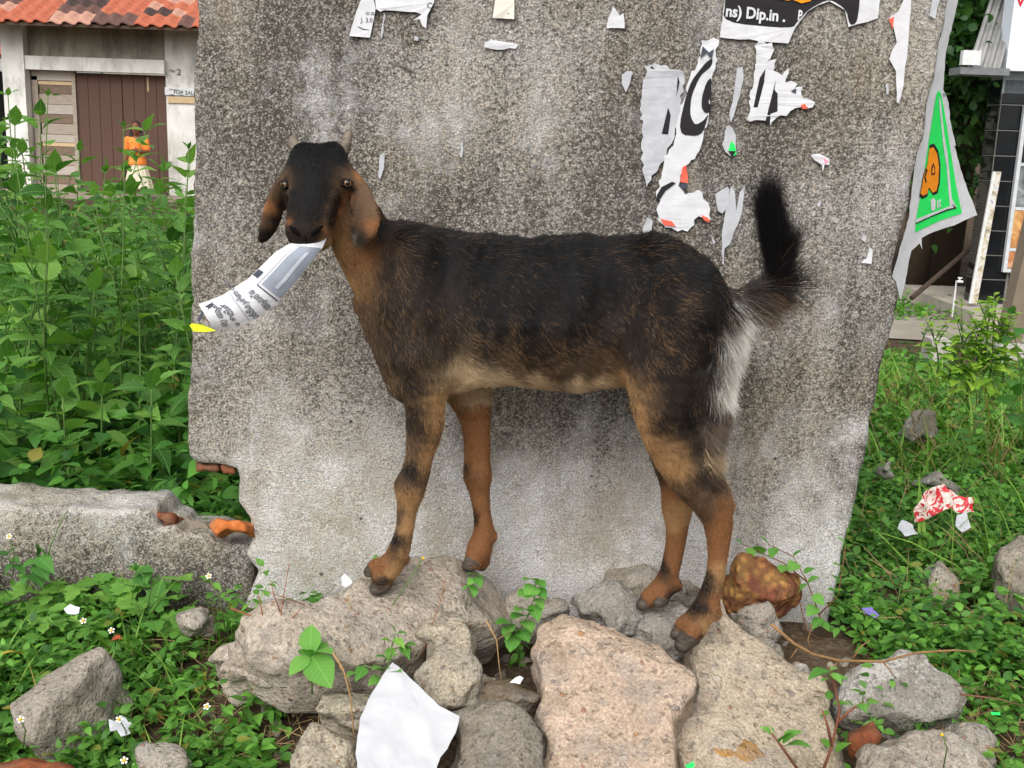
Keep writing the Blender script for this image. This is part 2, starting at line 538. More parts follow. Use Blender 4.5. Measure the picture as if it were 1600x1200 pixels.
# ---------------- weathered concrete of the wall
def wall_mat(name, z0=.08, z1=.50, a=-.26, b=.22):
    m = N(name, .95, .15)
    big = m.noise(2.2, 5, .6, vec=m.mapping((1, 1, .6)))
    streak = m.noise(7, 5, .65, vec=m.mapping((2.6, 1, .22)))
    sp = m.noise(250, 2, .6)
    sp2 = m.noise(95, 3, .65)
    vz = m.voronoi(340, out='Color')
    vzv = m.new('ShaderNodeSeparateColor'); m.lk(vz, vzv.inputs[0])
    # base render, warm to cool
    base = m.ramp(m.noise(3.1, 4), [(.35, lin(172, 164, 148)), (.65, lin(182, 179, 174))])
    pale = m.ramp(m.noise(4.2, 5, .6), [(.5, 0.0), (.68, 1.0)])
    base = m.mix(m.math('MULTIPLY', pale, .6), base, lin(205, 203, 200))
    # black mould: thicker in cloudy patches, as grains between pale grains
    sep = m.new('ShaderNodeSeparateXYZ'); m.lk(m.coord(), sep.inputs[0])
    hz = m.new('ShaderNodeMapRange'); m.lk(sep.outputs[2], hz.inputs[0])
    hz.inputs[1].default_value = z0; hz.inputs[2].default_value = z1; hz.inputs[3].default_value = a; hz.inputs[4].default_value = b
    bigs = m.ramp(big, [(.36, 0.0), (.64, 1.0)]); stk = m.ramp(streak, [(.34, 0.0), (.66, 1.0)])
    gr_ = m.ramp(m.math('ADD', m.math('MULTIPLY', sp2, .5), m.math('MULTIPLY', sp, .5)), [(.34, 0.0), (.66, 1.0)])
    cov = m.math('ADD', m.math('ADD', m.math('MULTIPLY', bigs, .40), m.math('MULTIPLY', stk, .16)), hz.outputs[0])
    dirt = m.math('SUBTRACT', m.math('ADD', cov, m.math('MULTIPLY', gr_, .75)), .56)
    dm = m.ramp(dirt, [(.0, 0.0), (.16, .45), (.42, .95)])
    dk = m.ramp(sp, [(.35, lin(40, 38, 36)), (.62, lin(84, 79, 71))])
    col = m.mix(dm, base, dk)
    # single pale grains
    wg = m.ramp(vzv.outputs[0], [(.72, 0.0), (.86, 1.0)])
    col = m.mix(m.math('MULTIPLY', wg, .5), col, lin(196, 190, 180))
    lime = m.ramp(m.math('SUBTRACT', m.math('ADD', m.noise(5.5, 6, .7, vec=m.mapping((1.1, 1, .8), (7, 0, 2))), m.math('MULTIPLY', sp2, .30)), m.math('MULTIPLY', hz.outputs[0], .40)), [(.60, 0.0), (.78, .8)])
    col = m.mix(lime, col, lin(212, 211, 210))
    fs = m.noise(330, 2, .7)
    col = m.mix(1.0, col, m.ramp(fs, [(.32, .55), (.50, 1.0), (.68, 1.35)]), 'MULTIPLY')
    tone = m.noise(130, 2); col = m.mix(.25, col, m.ramp(tone, [(.35, lin(150, 120, 96)), (.5, lin(128, 128, 128)), (.65, lin(130, 140, 156))]), 'OVERLAY')
    hole = m.ramp(m.math('ADD', m.voronoi(13), m.math('MULTIPLY', m.noise(60, 2), .05)), [(.055, 1.0), (.085, 0.0)])
    col = m.mix(m.math('MULTIPLY', hole, .8), col, lin(36, 33, 30))
    rust = m.ramp(m.noise(5, 4, vec=m.mapping((1, 1, .5), (3, 0, 1))), [(.58, 0.0), (.75, .45)])
    col = m.mix(rust, col, lin(142, 124, 98), 'MIX')
    m.color(col)
    h = m.math('ADD', m.math('MULTIPLY', sp2, .7), m.math('MULTIPLY', sp, .5))
    m.bump(h, .9, .006)
    return m.mat
WALL_M = wall_mat('weathered_render')

def dense(poly, step=28, jit=2.2, closed=True, seed=1):
    r = np.random.default_rng(seed); out = []
    n = len(poly)
    for i in range(n if closed else n - 1):
        a = np.array(poly[i], float); b = np.array(poly[(i + 1) % n], float)
        k = max(1, int(np.linalg.norm(b - a) / step))
        for j in range(k):
            p = a + (b - a) * j / k
            out.append(p + (r.normal(0, jit, 2) if j else r.normal(0, jit * .4, 2)))
    return np.array(out)

wall_px = [(306, -390), (303, 0), (298, 150), (300, 215), (296, 330), (292, 400), (291, 440), (298, 472), (290, 500), (294, 540), (288, 620), (288, 680),
           (291, 712), (302, 727), (345, 730), (366, 737), (369, 752), (367, 790), (385, 812), (393, 842), (374, 868), (399, 896), (380, 940), (388, 1120), (1268, 1130), (1290, 1000), (1345, 770), (1385, 560),
           (1408, 462), (1406, 440), (1399, 428), (1447, 215), (1490, 0), (1574, -330)]
v, f, o = slab(dense(wall_px, 30, 1.5), WY, (0, -1, 0), .17, vox=.0075, rnd=.010, amp=.003, freq=30, ref=(800, 600), edge_amp=.0035)
WALL = thing('concrete_wall', 'tall weathered grey concrete wall stub behind the goat, leaning and speckled with mould', 'wall', (o[0], WY, .5))
obj('wall_slab', v, f, WALL_M, WALL)

# bricks showing where the render has fallen away
def brick_mat(name, a, b):
    m = N(name, .92, .15)
    m.color(m.mix(m.ramp(m.noise(16, 5), [(.45, 0.0), (.7, .6)]), m.ramp(m.noise(60, 4), [(.3, a), (.7, b)]), lin(120, 104, 90)))
    m.bump(m.noise(80, 4), .7, .006)
    return m.mat
BRICK_O = brick_mat('orange_brick', lin(168, 92, 46), lin(206, 124, 70))
BRICK_R = brick_mat('red_brick', lin(104, 60, 40), lin(148, 88, 58))
def lump(name, px, Y0, n, th, mat, parent=None, **k):
    v, f, o = slab(px, Y0, n, th, **k)
    return obj(name, v, f, mat, parent)
lump('brick', [(306, 722), (344, 724), (344, 741), (306, 739)], WY + .012, (0, -1, .05), .09, BRICK_R, WALL, vox=.004, rnd=.005, amp=.004, freq=40)
lump('brick', [(346, 727), (366, 730), (367, 742), (346, 741)], WY + .008, (0, -1, .05), .09, BRICK_R, WALL, vox=.004, rnd=.005, amp=.004, freq=40, seed=4)

low_px = [(-760, 758), (-330, 775), (-100, 784), (0, 788), (80, 792), (153, 795), (236, 797), (246, 812), (252, 822), (276, 824), (282, 836), (326, 838), (344, 846), (400, 850), (395, 1010), (-760, 1010)]
v, f, o = slab(dense(low_px, 30, 1.2, seed=4), WY + .004, (0, -1, 0), .15, vox=.0065, rnd=.010, amp=.004, freq=30, ref=(800, 600), edge_amp=.005, seed=9)
LOW = thing('low_wall', 'low broken stub of grey rendered wall with orange bricks showing', 'wall', (P(150, 800, WY)[0], WY, .5))
obj('wall_slab', v, f, wall_mat('low_render', .05, .20, .36, .02), LOW)
lump('brick', [(236, 799), (262, 790), (280, 800), (274, 818), (250, 822)], WY + .02, (0, -.75, .6), .07, BRICK_R, LOW, vox=.004, rnd=.008, amp=.008, freq=30)
lump('brick', [(328, 820), (340, 808), (372, 808), (389, 818), (388, 836), (370, 833), (350, 834), (336, 842)], WY - .034, (0, -.9, .4), .075, BRICK_O, LOW, vox=.004, rnd=.006, amp=.006, freq=26)
lump('brick', [(282, 806), (328, 812), (330, 828), (286, 834)], WY + .05, (0, -.6, .8), .06, brick_mat('mortared_brick', lin(118, 108, 96), lin(150, 140, 126)), LOW, vox=.004, rnd=.008, amp=.008, freq=30, seed=3)

# ---------------- rubble
def stone_mat(name, base_a, base_b, agg=(), agg_scale=55, dark=.3, white=.0, bump=.8, speck=.45):
    m = N(name, .93, .15)
    big = m.noise(9, 5, .6)
    col = m.ramp(big, [(.3, base_a), (.7, base_b)])
    fine = m.noise(170, 3, .6)
    col = m.mix(speck, col, m.ramp(fine, [(.3, lin(70, 64, 58)), (.65, lin(214, 206, 194))]), 'OVERLAY')
    hsum = m.math('ADD', m.math('MULTIPLY', fine, .35), m.math('MULTIPLY', m.noise(42, 4), .7))
    if agg:
        dn = m.new('ShaderNodeTexNoise'); dn.inputs['Scale'].default_value = 45; m.lk(m.coord(), dn.inputs['Vector'])
        dv = m.new('ShaderNodeVectorMath', operation='SCALE'); m.lk(dn.outputs[1], dv.inputs[0]); dv.inputs['Scale'].default_value = .022
        av = m.new('ShaderNodeVectorMath', operation='ADD'); m.lk(m.coord(), av.inputs[0]); m.lk(dv.outputs[0], av.inputs[1])
        vc = m.voronoi(agg_scale, out='Color', vec=av.outputs[0]); vd = m.voronoi(agg_scale, vec=av.outputs[0])
        sc = m.new('ShaderNodeSeparateColor'); m.lk(vc, sc.inputs[0])
        stops = [(0, agg[0])]
        for i, c in enumerate(agg[1:]): stops.append(((i + 1) / len(agg), c))
        ac = m.ramp(sc.outputs[1], stops, 'CONSTANT')
        pick = m.ramp(sc.outputs[0], [(.62, 0.0), (.64, 1.0)])
        disk = m.ramp(m.math('ADD', m.math('ADD', vd, m.math('MULTIPLY', m.noise(140, 3), .30)), m.math('MULTIPLY', sc.outputs[2], .25)), [(.50, 1.0), (.62, 0.0)])
        msk = m.math('MULTIPLY', pick, disk)
        col = m.mix(m.math('MULTIPLY', msk, .62), col, ac)
        hsum = m.math('ADD', hsum, m.math('MULTIPLY', msk, .25))
    col = m.mix(m.ramp(m.noise(15, 4, .6, vec=m.mapping((1, 1, 1), (4, 2, 9))), [(.50, 0.0), (.64, .45)]), col, lin(150, 146, 142))
    if dark:
        dm = m.ramp(m.noise(6, 6, .68), [(.48, 0.0), (.66, dark)])
        col = m.mix(dm, col, lin(66, 61, 54))
    if white:
        wm = m.ramp(m.math('ADD', m.noise(11, 4), m.math('MULTIPLY', fine, .3)), [(.66, 0.0), (.74, white)])
        col = m.mix(wm, col, lin(214, 212, 208))
    fs = m.noise(260, 2, .7)
    col = m.mix(1.0, col, m.ramp(fs, [(.32, .72), (.5, 1.0), (.68, 1.22)]), 'MULTIPLY')
    grime = m.ramp(m.math('ADD', m.noise(23, 6, .7), m.math('MULTIPLY', fine, .25)), [(.48, 0.0), (.85, .5)])
    col = m.mix(grime, col, lin(112, 102, 88))
    pit = m.ramp(m.noise(75, 3, .6), [(.30, 1.0), (.40, 0.0)])
    col = m.mix(m.math('MULTIPLY', pit, .28), col, lin(78, 70, 60))
    m.color(col)
    m.bump(m.math('SUBTRACT', hsum, m.math('MULTIPLY', pit, .35)), bump, .014)
    return m.mat
AGG = (lin(128, 126, 128), lin(176, 118, 58), lin(206, 198, 184), lin(150, 140, 132), lin(110, 104, 102), lin(190, 160, 140), lin(158, 84, 60))
M_PINK = stone_mat('pink_concrete', lin(186, 166, 148), lin(204, 186, 168), AGG, 62, .4)
M_TAN = stone_mat('tan_concrete', lin(182, 170, 150), lin(202, 192, 174), AGG, 52, .4)
M_GREY = stone_mat('grey_stone', lin(158, 152, 142), lin(190, 184, 174), AGG, 90, .45)
M_DARK = stone_mat('dark_stone', lin(120, 115, 106), lin(164, 158, 148), (), 50, .55)
M_WHITE = stone_mat('lichened_stone', lin(140, 138, 132), lin(178, 176, 172), (), 50, .35, .75)
M_FLAT = stone_mat('ledge_stone', lin(172, 162, 150), lin(198, 190, 178), AGG, 80, .3)
M_LUMP = stone_mat('yellowish_lump', lin(176, 168, 150), lin(200, 192, 176), AGG, 110, .35)
m = N('laterite', 1.0, .0)
vd = m.voronoi(60)
col = m.mix(m.ramp(m.noise(30, 4), [(.42, 0.0), (.6, 1.0)]), lin(140, 84, 62), lin(178, 136, 80))
col = m.mix(m.ramp(vd, [(.2, 0.0), (.6, .6)]), col, lin(84, 62, 52))
m.color(col); m.bump(m.math('SUBTRACT', m.noise(80, 4), m.math('MULTIPLY', vd, .4)), .8, .010)
M_LAT = m.mat

ROCKS = []
def rock(name, label, px, Y0, n, th, mat, cat='stone', group=None, kids=(), **k):
    k.setdefault('vox', .006); k.setdefault('amp', .009); k.setdefault('freq', 20); k.setdefault('rnd', .006); k.setdefault('cuts', 10)
    v, f, o = slab(dense(px, 26, 2.2, seed=len(ROCKS) + 3), Y0, n, th, seed=len(ROCKS) * 2.7, **k)
    ob = obj(name, v, f, mat)
    # put the origin at the stone's base
    b = v.mean(0); b[2] = v[:, 2].min()
    ob.data.transform(Matrix.Translation(-Vector(b))); ob.location = Vector(b)
    ROCKS.append(ob)
    return tag(ob, label, cat, group)

rock('concrete_slab', 'big pinkish broken concrete slab with pebbles showing, beside the white sheet', [(834, 985), (846, 962), (880, 950), (955, 966), (1035, 1006), (1078, 1042), (1086, 1075), (1062, 1120), (1066, 1190), (1075, 1260), (832, 1260), (848, 1130), (834, 1060)],
     1.63, (-.10, -.52, .85), .16, M_PINK, 'slab', ref=(960, 1080), amp=.007, freq=26, rnd=.006, cuts=5, edge_amp=.010)
rock('concrete_slab', 'large tan broken concrete slab that carries the hind hoof, with a yellow stain', [(1105, 985), (1128, 930), (1140, 958), (1200, 1002), (1288, 1058), (1318, 1150), (1340, 1260), (1070, 1260), (1066, 1130), (1088, 1060), (1078, 1012)],
     1.785, (.12, -.46, .88), .16, M_TAN, 'slab', ref=(1078, 1024), amp=.007, freq=26, rnd=.006, cuts=4, edge_amp=.010)
_tan = ROCKS[-1]
_ez = frame((.12, -.46, .88))[2]; _o = P(1078, 1024, 1.785)
M_OCHRE = stone_mat('ochre_stone', lin(168, 124, 62), lin(190, 146, 84), (), 60, .35)
def embedded(px, mat):
    c_ = np.mean(px, axis=0); w_ = on_plane(c_[0], c_[1], _o, _ez)
    return lump('embedded_stone', dense(px, 14, 1.5, seed=len(px)), float(w_[1]) - .004, _ez, .03, mat, _tan, vox=.004, rnd=.006, amp=.006, freq=30)
embedded([(1102, 1166), (1124, 1146), (1150, 1136), (1168, 1150), (1186, 1156), (1202, 1182), (1180, 1194), (1150, 1190), (1120, 1184)], M_OCHRE)
embedded([(1104, 1084), (1112, 1064), (1126, 1060), (1130, 1080), (1122, 1102), (1108, 1100)], M_LUMP)
rock('stone_ledge', 'long flat grey ledge of rubble under the front hooves', [(368, 948), (430, 930), (520, 925), (575, 892), (640, 868), (700, 862), (775, 868), (815, 890), (822, 925), (785, 955), (700, 972), (640, 1010), (560, 1024), (470, 1020), (400, 990)],
     1.79, (.20, -.30, .93), .15, M_FLAT, 'stone', ref=(597, 932), amp=.010, freq=18, rnd=.008, cuts=4)
rock('stone', 'knobbly yellowish lump of concrete between the ledge and the white sheet', [(700, 946), (722, 962), (738, 1000), (774, 1022), (778, 1048), (762, 1075), (735, 1092), (690, 1088), (640, 1072), (628, 1046), (664, 1010), (680, 966)],
     1.68, (.05, -.62, .78), .14, M_LUMP, ref=(700, 1030), amp=.026, freq=15, rnd=.014)
rock('stone', 'pale pitted stone beside the white sheet, small leaves over its edge', [(486, 1118), (502, 1112), (552, 1150), (566, 1190), (560, 1270), (440, 1270), (446, 1170), (458, 1140)], 1.50, (.05, -.55, .82), .12, M_LUMP, ref=(500, 1160), amp=.018)
rock('stone', 'dark grey angular stone wedged between white sheet and pink slab', [(702, 1098), (790, 1082), (838, 1098), (842, 1180), (836, 1270), (680, 1270), (712, 1150), (722, 1126)], 1.53, (-.25, -.45, .85), .14, M_DARK, ref=(770, 1140), amp=.018)
rock('boulder', 'rounded grey boulder with white lichen, below the dry twig', [(1322, 1072), (1344, 1030), (1400, 1006), (1450, 1004), (1496, 1036), (1528, 1090), (1520, 1118), (1440, 1136), (1370, 1112), (1336, 1096)],
     1.74, (.05, -.62, .78), .13, M_WHITE, 'boulder', ref=(1430, 1070), amp=.016, freq=13, rnd=.010)
rock('stone', 'flat grey stone lying below the lichened boulder', [(1376, 1150), (1450, 1132), (1530, 1146), (1560, 1190), (1570, 1270), (1350, 1270), (1360, 1180)], 1.56, (.05, -.5, .86), .10, M_GREY, ref=(1450, 1170), amp=.02)
rock('stone', 'blocky pale stone at the right of the flat grey stone', [(1500, 1118), (1560, 1126), (1582, 1176), (1570, 1196), (1520, 1176), (1496, 1150)], 1.62, (.1, -.5, .86), .08, M_GREY, ref=(1540, 1150), amp=.014)
rock('laterite_block', 'rough red and yellow laterite block against the wall foot', [(1140, 890), (1152, 868), (1210, 864), (1258, 878), (1266, 905), (1250, 930), (1215, 942), (1160, 936), (1142, 918)], 1.97, (.1, -.72, .68), .10, M_LAT, 'block', ref=(1200, 905), amp=.014, freq=26)
rock('stone', 'grey stone with white paint on its peak, next to the far hind hoof', [(902, 930), (925, 912), (968, 894), (985, 910), (1002, 930), (1004, 962), (990, 984), (940, 976), (908, 952)], 1.93, (-.1, -.7, .7), .10, M_WHITE, ref=(955, 940), amp=.02)
rock('stone', 'flat dusty stone under the far hind hoof, flaked with white', [(985, 940), (1040, 930), (1078, 950), (1090, 985), (1070, 1000), (1030, 992), (992, 972)], 1.925, (0, -.25, .95), .10, M_WHITE, ref=(1012, 957), amp=.012)
rock('stone', 'long grey stone tucked beneath the laterite block', [(1142, 942), (1180, 934), (1225, 944), (1232, 972), (1205, 985), (1165, 975)], 1.90, (.1, -.65, .75), .09, M_GREY, ref=(1190, 960), amp=.016)
rock('stone', 'dark grey chip of stone behind the tan slab', [(1150, 968), (1190, 985), (1232, 1012), (1236, 1030), (1200, 1012), (1160, 986)], 1.86, (.1, -.5, .85), .06, M_DARK, ref=(1195, 1000), amp=.012)
rock('stone', 'white limed stone at the foot of the leaning wall corner', [(1232, 1016), (1262, 1020), (1290, 1042), (1288, 1062), (1258, 1054), (1236, 1038)], 1.86, (.1, -.55, .82), .06, stone_mat('limed_stone', lin(180, 178, 174), lin(214, 212, 210), (), 50, .2, .8), ref=(1262, 1040), amp=.012)
rock('stone', 'smooth grey hump of rock behind the far hind leg', [(928, 905), (950, 886), (1000, 876), (1070, 884), (1120, 900), (1130, 935), (1100, 950), (1000, 945), (940, 930)], 2.05, (0, -.7, .7), .09, M_GREY, ref=(1020, 910), amp=.014)
rock('concrete_post', 'broken grey concrete post lying among weeds, pointed end up', [(14, 1096), (80, 1046), (153, 996), (170, 1014), (128, 1060), (40, 1128), (16, 1124)], 1.64, (-.25, -.30, .92), .13, stone_mat('weathered_post', lin(158, 152, 142), lin(186, 180, 172), (), 60, .35), 'post', ref=(100, 1060), amp=.006, freq=26, rnd=.004, cuts=2)
rock('stone', 'small grey stone poking out of weeds below the low wall', [(268, 962), (290, 940), (322, 938), (332, 965), (318, 990), (280, 990)], 1.82, (0, -.7, .7), .09, M_GREY, ref=(300, 965), amp=.016)
rock('stone', 'small pale stone beside the crumpled white scrap in weeds', [(214, 1160), (245, 1140), (282, 1150), (290, 1190), (280, 1240), (206, 1240)], 1.47, (0, -.6, .8), .09, M_GREY, ref=(250, 1170), amp=.014)
rock('stone', 'reddish brown brick fragment half sunk below the concrete post', [(-20, 1180), (40, 1164), (100, 1172), (122, 1196), (120, 1250), (-20, 1250)], 1.46, (0, -.55, .84), .08, BRICK_R, ref=(50, 1190), amp=.016)
rock('boulder', 'dark mossy boulder on the weedy bank at its right end', [(1562, 905), (1570, 862), (1600, 836), (1680, 830), (1700, 940), (1640, 960), (1580, 948)], 2.15, (-.2, -.7, .68), .2, M_DARK, 'boulder', ref=(1590, 900), amp=.03, freq=10, rnd=.03)
rock('stone', 'upright grey stone standing in the weeds of the bank', [(1446, 930), (1452, 898), (1480, 880), (1500, 896), (1506, 940), (1490, 962), (1458, 958)], 2.25, (0, -.85, .5), .1, M_GREY, ref=(1476, 920), amp=.016)
rock('stone', 'whitish crumbled stone above the red packet on the bank', [(1372, 728), (1386, 712), (1404, 714), (1402, 736), (1384, 744)], 3.0, (0, -.8, .6), .1, M_WHITE, ref=(1390, 725), amp=.016)
rock('stone', 'long pale stone lying just behind the red packet', [(1420, 738), (1440, 722), (1490, 742), (1536, 756), (1548, 772), (1500, 776), (1450, 756)], 3.0, (0, -.75, .65), .1, M_WHITE, ref=(1480, 750), amp=.02)
rock('stone', 'grey hollow stone higher up the weedy bank', [(1424, 668), (1436, 640), (1458, 644), (1474, 672), (1462, 684), (1448, 672), (1436, 684)], 3.5, (0, -.85, .5), .1, M_WHITE, ref=(1448, 664), amp=.016)
rock('stone', 'reddish stone among chips under the boulder', [(1342, 1128), (1366, 1118), (1378, 1140), (1368, 1166), (1346, 1160)], 1.62, (0, -.6, .8), .06, BRICK_R, ref=(1360, 1142), amp=.012)
rock('stone', 'brown dry clod filling the gap below the knobbly lump', [(740, 1060), (800, 1040), (842, 1050), (838, 1090), (790, 1100), (748, 1098)], 1.68, (0, -.3, .95), .08, stone_mat('clod', lin(106, 92, 74), lin(140, 124, 102), (), 60, .5), ref=(795, 1075), amp=.02)
rock('stone', 'dull grey rock under the leafy sprig beside the ledge', [(776, 930), (830, 905), (900, 930), (905, 955), (850, 968), (800, 975)], 1.93, (0, -.5, .85), .08, M_GREY, ref=(840, 945), amp=.016)
rock('stone', 'weathered rock half hidden by weeds left of the ledge', [(330, 1010), (380, 975), (440, 1000), (470, 1040), (420, 1060), (350, 1050)], 1.72, (-.1, -.5, .85), .09, M_FLAT, ref=(400, 1020), amp=.02)
rock('stone', 'brownish rock in the shade under the oval leaved seedling', [(470, 1090), (520, 1066), (580, 1072), (600, 1110), (560, 1130), (500, 1120)], 1.60, (-.1, -.45, .9), .09, M_LUMP, ref=(530, 1095), amp=.02)

# loose chips
chip_bm = []
rr = np.random.default_rng(21)
for k in range(4):
    s_ = SDF((-.05,) * 3, (.05,) * 3, .006)
    s_.ball((0, 0, 0), (.030, .026, .020), 0)
    g_ = s_.sub((-.05,) * 3, (.05,) * 3)[1]
    s_.f = (s_.f + .006 * fbm(g_ * 28 + k * 9, 3)).astype(np.float32)
    for q_ in range(9):
        dd_ = rr.normal(0, 1, 3); dd_ /= np.linalg.norm(dd_); s_.f = np.maximum(s_.f, (g_ @ dd_ - rr.uniform(.010, .022)).astype(np.float32))
    cv, cf = s_.mesh()
    chip_bm.append(new_mesh('chip', cv, cf, [M_GREY, M_TAN, M_DARK, M_LUMP][k]))
CH = [(r_[0], r_[1]) for r_ in [(1390,1120),(1410,1150),(1340,1180),(1395,1180),(1300,1100),(1260,985),(1130,985),(1010,1000),(770,1105),(815,1110),(800,1020),(820,1035),(770,1000),(640,1090),
      (610,1060),(450,1080),(420,1110),(380,1090),(330,1120),(300,1150),(180,1150),(160,1180),(350,1190),(400,1180),(430,1150),(900,945),(880,960),(1090,1000),(1140,960),(1590,1150),(1560,1110),(1550,1060),(1320,1040),
      (1350,990),(850,985),(700,1100),(1225,1010),(1245,1045),(1335,1060),(1330,1110),(1350,1075),(1300,1045),(1395,1130),(1420,1125),(1470,1140),(1515,1125),(860,955),(835,990),(790,1035),(815,1000),(780,1060),(620,1010),(660,1095),(480,1060),(440,1050),(505,1045),(540,1120),(575,1030),(430,1190),(370,1150),(310,1060),(345,1085),(280,1050),(240,1090),(205,1080),(560,1050),(1240,960),(1270,950),(1580,1190)]]
def ground_hit(px, py):
    d = ray(px, py); t = 1.0
    for _ in range(200):
        p = CAMP + d * t
        if p[2] < ground_z(p[0], p[1]): break
        t += .012
    return p
for i, (cx_, cy_) in enumerate(CH):
    p = ground_hit(cx_, cy_)
    o = link('stone_chip', chip_bm[i % 4], None, p + np.array([0, 0, .004]))
    s_ = rr.uniform(.3, .85); o.scale = (s_ * rr.uniform(.8, 1.4), s_, s_ * rr.uniform(.6, 1)); o.rotation_euler = rr.uniform(0, 6, 3)
    tag(o, ('small grey chip', 'small tan chip', 'small dark chip', 'small yellowish chip')[i % 4] + ' of broken concrete lying loose in the rubble', 'stone', ('grey', 'tan', 'dark', 'yellowish')[i % 4] + ' rubble chips')
# ================================================================= the goat
GY = 1.85
def gp(px, py, Y=GY): return P(px, py, Y)
def gr(r, px=800, py=600, Y=GY): return r * depth_at(px, py, Y) / FPX

def build_goat():
    s = SDF(P(360, 1045, 1.62) - np.array([0, 0, .03]), P(1270, 190, 2.1) + np.array([0, 0, .05]), 0.003)
    s.lo[1] = 1.60; s.n = np.ceil((np.array([P(1250, 600, 2.0)[0], 2.03, P(600, 190, 1.9)[2] + .03]) - s.lo) / s.vox).astype(int) + 1
    s.f = np.full(s.n, 1.0, np.float32)
    # trunk: stations px: top, bottom, half width px
    st = np.array([
        (556, 470, 480, 6), (574, 430, 520, 34), (595, 380, 562, 54), (625, 352, 602, 70), (660, 353, 622, 78), (700, 360, 616, 88), (760, 371, 600, 100),
        (820, 375, 599, 106), (880, 371, 605, 106), (940, 369, 607, 100), (1000, 374, 592, 90),
        (1050, 387, 586, 82), (1100, 424, 586, 68), (1132, 456, 575, 52), (1150, 480, 550, 34)], float)
    sx, sz, sh, sw = [], [], [], []
    for x, t, b, w in st:
        a, c = gp(x, t), gp(x, b)
        sx.append((a[0] + c[0]) / 2); sz.append((a[2] + c[2]) / 2); sh.append((a[2] - c[2]) / 2); sw.append(gr(w))
    # smooth resample
    sx = np.array(sx); xx = np.linspace(sx[0], sx[-1], 120)
    ker = np.exp(-0.5 * (np.arange(-6, 7) / 2.6) ** 2); ker /= ker.sum()
    def sm(a):
        q = np.interp(xx, sx, a); q = np.pad(q, 6, mode='reflect', reflect_type='odd'); return np.convolve(q, ker, 'valid')
    Z, Hh, Ww = sm(sz), sm(sh), sm(sw)
    def trunk(g):
        x = g[..., 0]; zc = np.interp(x, xx, Z); h = np.interp(x, xx, Hh); w = np.interp(x, xx, Ww)
        dz = (g[..., 2] - zc) / h
        w = w * (1 - 0.16 * np.clip(-dz, 0, 1) - 0.10 * np.clip(dz, 0, 1))
        dy = (g[..., 1] - GY) / w
        r = (np.abs(dz) ** 2.3 + np.abs(dy) ** 2.3) ** (1 / 2.3)
        d = (r - 1) * np.minimum(h, w)
        e = np.maximum(xx[0] - x, x - xx[-1])
        return np.maximum(d, e)
    s.union((xx[0], GY - .16, 0.75), (xx[-1], GY + .16, 1.35), trunk)
    def cone(a, b, k=.02, flat=None, carve=False):
        s.cone(gp(*a[:3]), gp(*b[:3]), gr(a[3], *a[:3]), gr(b[3], *b[:3]), k, flat, carve)
    def chain(pts, k=.014, flat=None):
        s.chain([(gp(*a[:3]), gr(a[3], *a[:3])) for a in pts], k, flat)
    # neck, brisket, withers, hip
    chain([(672, 465, GY, 84), (618, 438, GY - .01, 66), (580, 396, GY - .02, 50), (550, 345, GY - .035, 45), (522, 300, GY - .045, 42)], .03, ((0, 1, 0), 1.12))
    cone((612, 500, GY, 30), (648, 580, GY, 40), .04)
    cone((636, 400, GY - .055, 38), (654, 550, GY - .06, 42), .04)          # shoulder blade, near
    cone((636, 400, GY + .055, 38), (654, 550, GY + .06, 42), .04)
    cone((1030, 410, GY - .06, 34), (1068, 430, GY - .05, 30), .05)         # hip bones
    cone((1030, 410, GY + .06, 34), (1068, 430, GY + .05, 30), .05)
    cone((1126, 482, GY, 32), (1168, 467, GY, 16), .03)                     # tail root
    chain([(1166, 467, GY, 15), (1192, 458, GY, 11), (1210, 436, GY, 9), (1213, 405, GY, 7), (1208, 372, GY, 5), (1203, 352, GY, 3)], .012)
    # hollow flank
    s.ball(gp(985, 470, GY - .15), (.05, .03, .06), .05, carve=True)
    s.ball(gp(985, 470, GY + .15), (.05, .03, .06), .05, carve=True)
    NF, FF, NH, FH = GY - .06, GY + .075, GY - .065, GY + .075
    # near fore leg
    chain([(656, 555, NF, 48), (664, 630, NF, 33), (664, 672, NF, 27), (655, 715, NF, 23), (645, 757, NF, 22), (637, 795, NF, 15), (632, 830, NF, 13.5), (624, 860, NF, 17), (610, 885, NF, 17)], .016)
    cone((612, 883, NF, 16), (598, 905, NF, 17), .008)
    cone((612, 880, NF, 14), (588, 886, NF + .012, 13), .008)
    s.ball(gp(640, 760, NF - .004), (.021, .020, .026), .012); s.ball(gp(745, 742, FF - .004), (.021, .020, .026), .012); s.ball(gp(1056, 790, FH), (.021, .018, .026), .012)
    s.ball(gp(630, 873, NF + .012), (.011, .01, .012), .006)
    # far fore leg
    chain([(715, 560, FF, 50), (742, 640, FF, 27), (746, 690, FF, 22), (746, 740, FF, 21), (750, 775, FF, 15), (754, 807, FF, 13), (757, 834, FF, 17), (748, 858, FF, 18)], .016)
    cone((750, 855, FF, 17), (740, 876, FF - .008, 15), .008)
    cone((752, 855, FF, 15), (753, 875, FF + .006, 13), .008)
    s.ball(gp(768, 838, FF), (.011, .009, .012), .006)
    # near hind leg
    chain([(1058, 480, NH, 80), (1050, 560, NH, 74), (1044, 640, NH, 60), (1062, 700, NH, 44), (1086, 748, NH, 37), (1112, 784, NH, 31), (1122, 812, NH, 24), (1123, 838, NH, 19), (1122, 870, NH, 15), (1117, 900, NH, 14), (1110, 930, NH, 17), (1100, 952, NH, 18)], .022)
    cone((1122, 770, NH, 18), (1140, 788, NH, 9), .015)                       # point of hock
    cone((1120, 640, NH, 20), (1112, 700, NH, 14), .03)
    cone((1108, 948, NH, 17), (1084, 984, NH - .006, 18), .008)
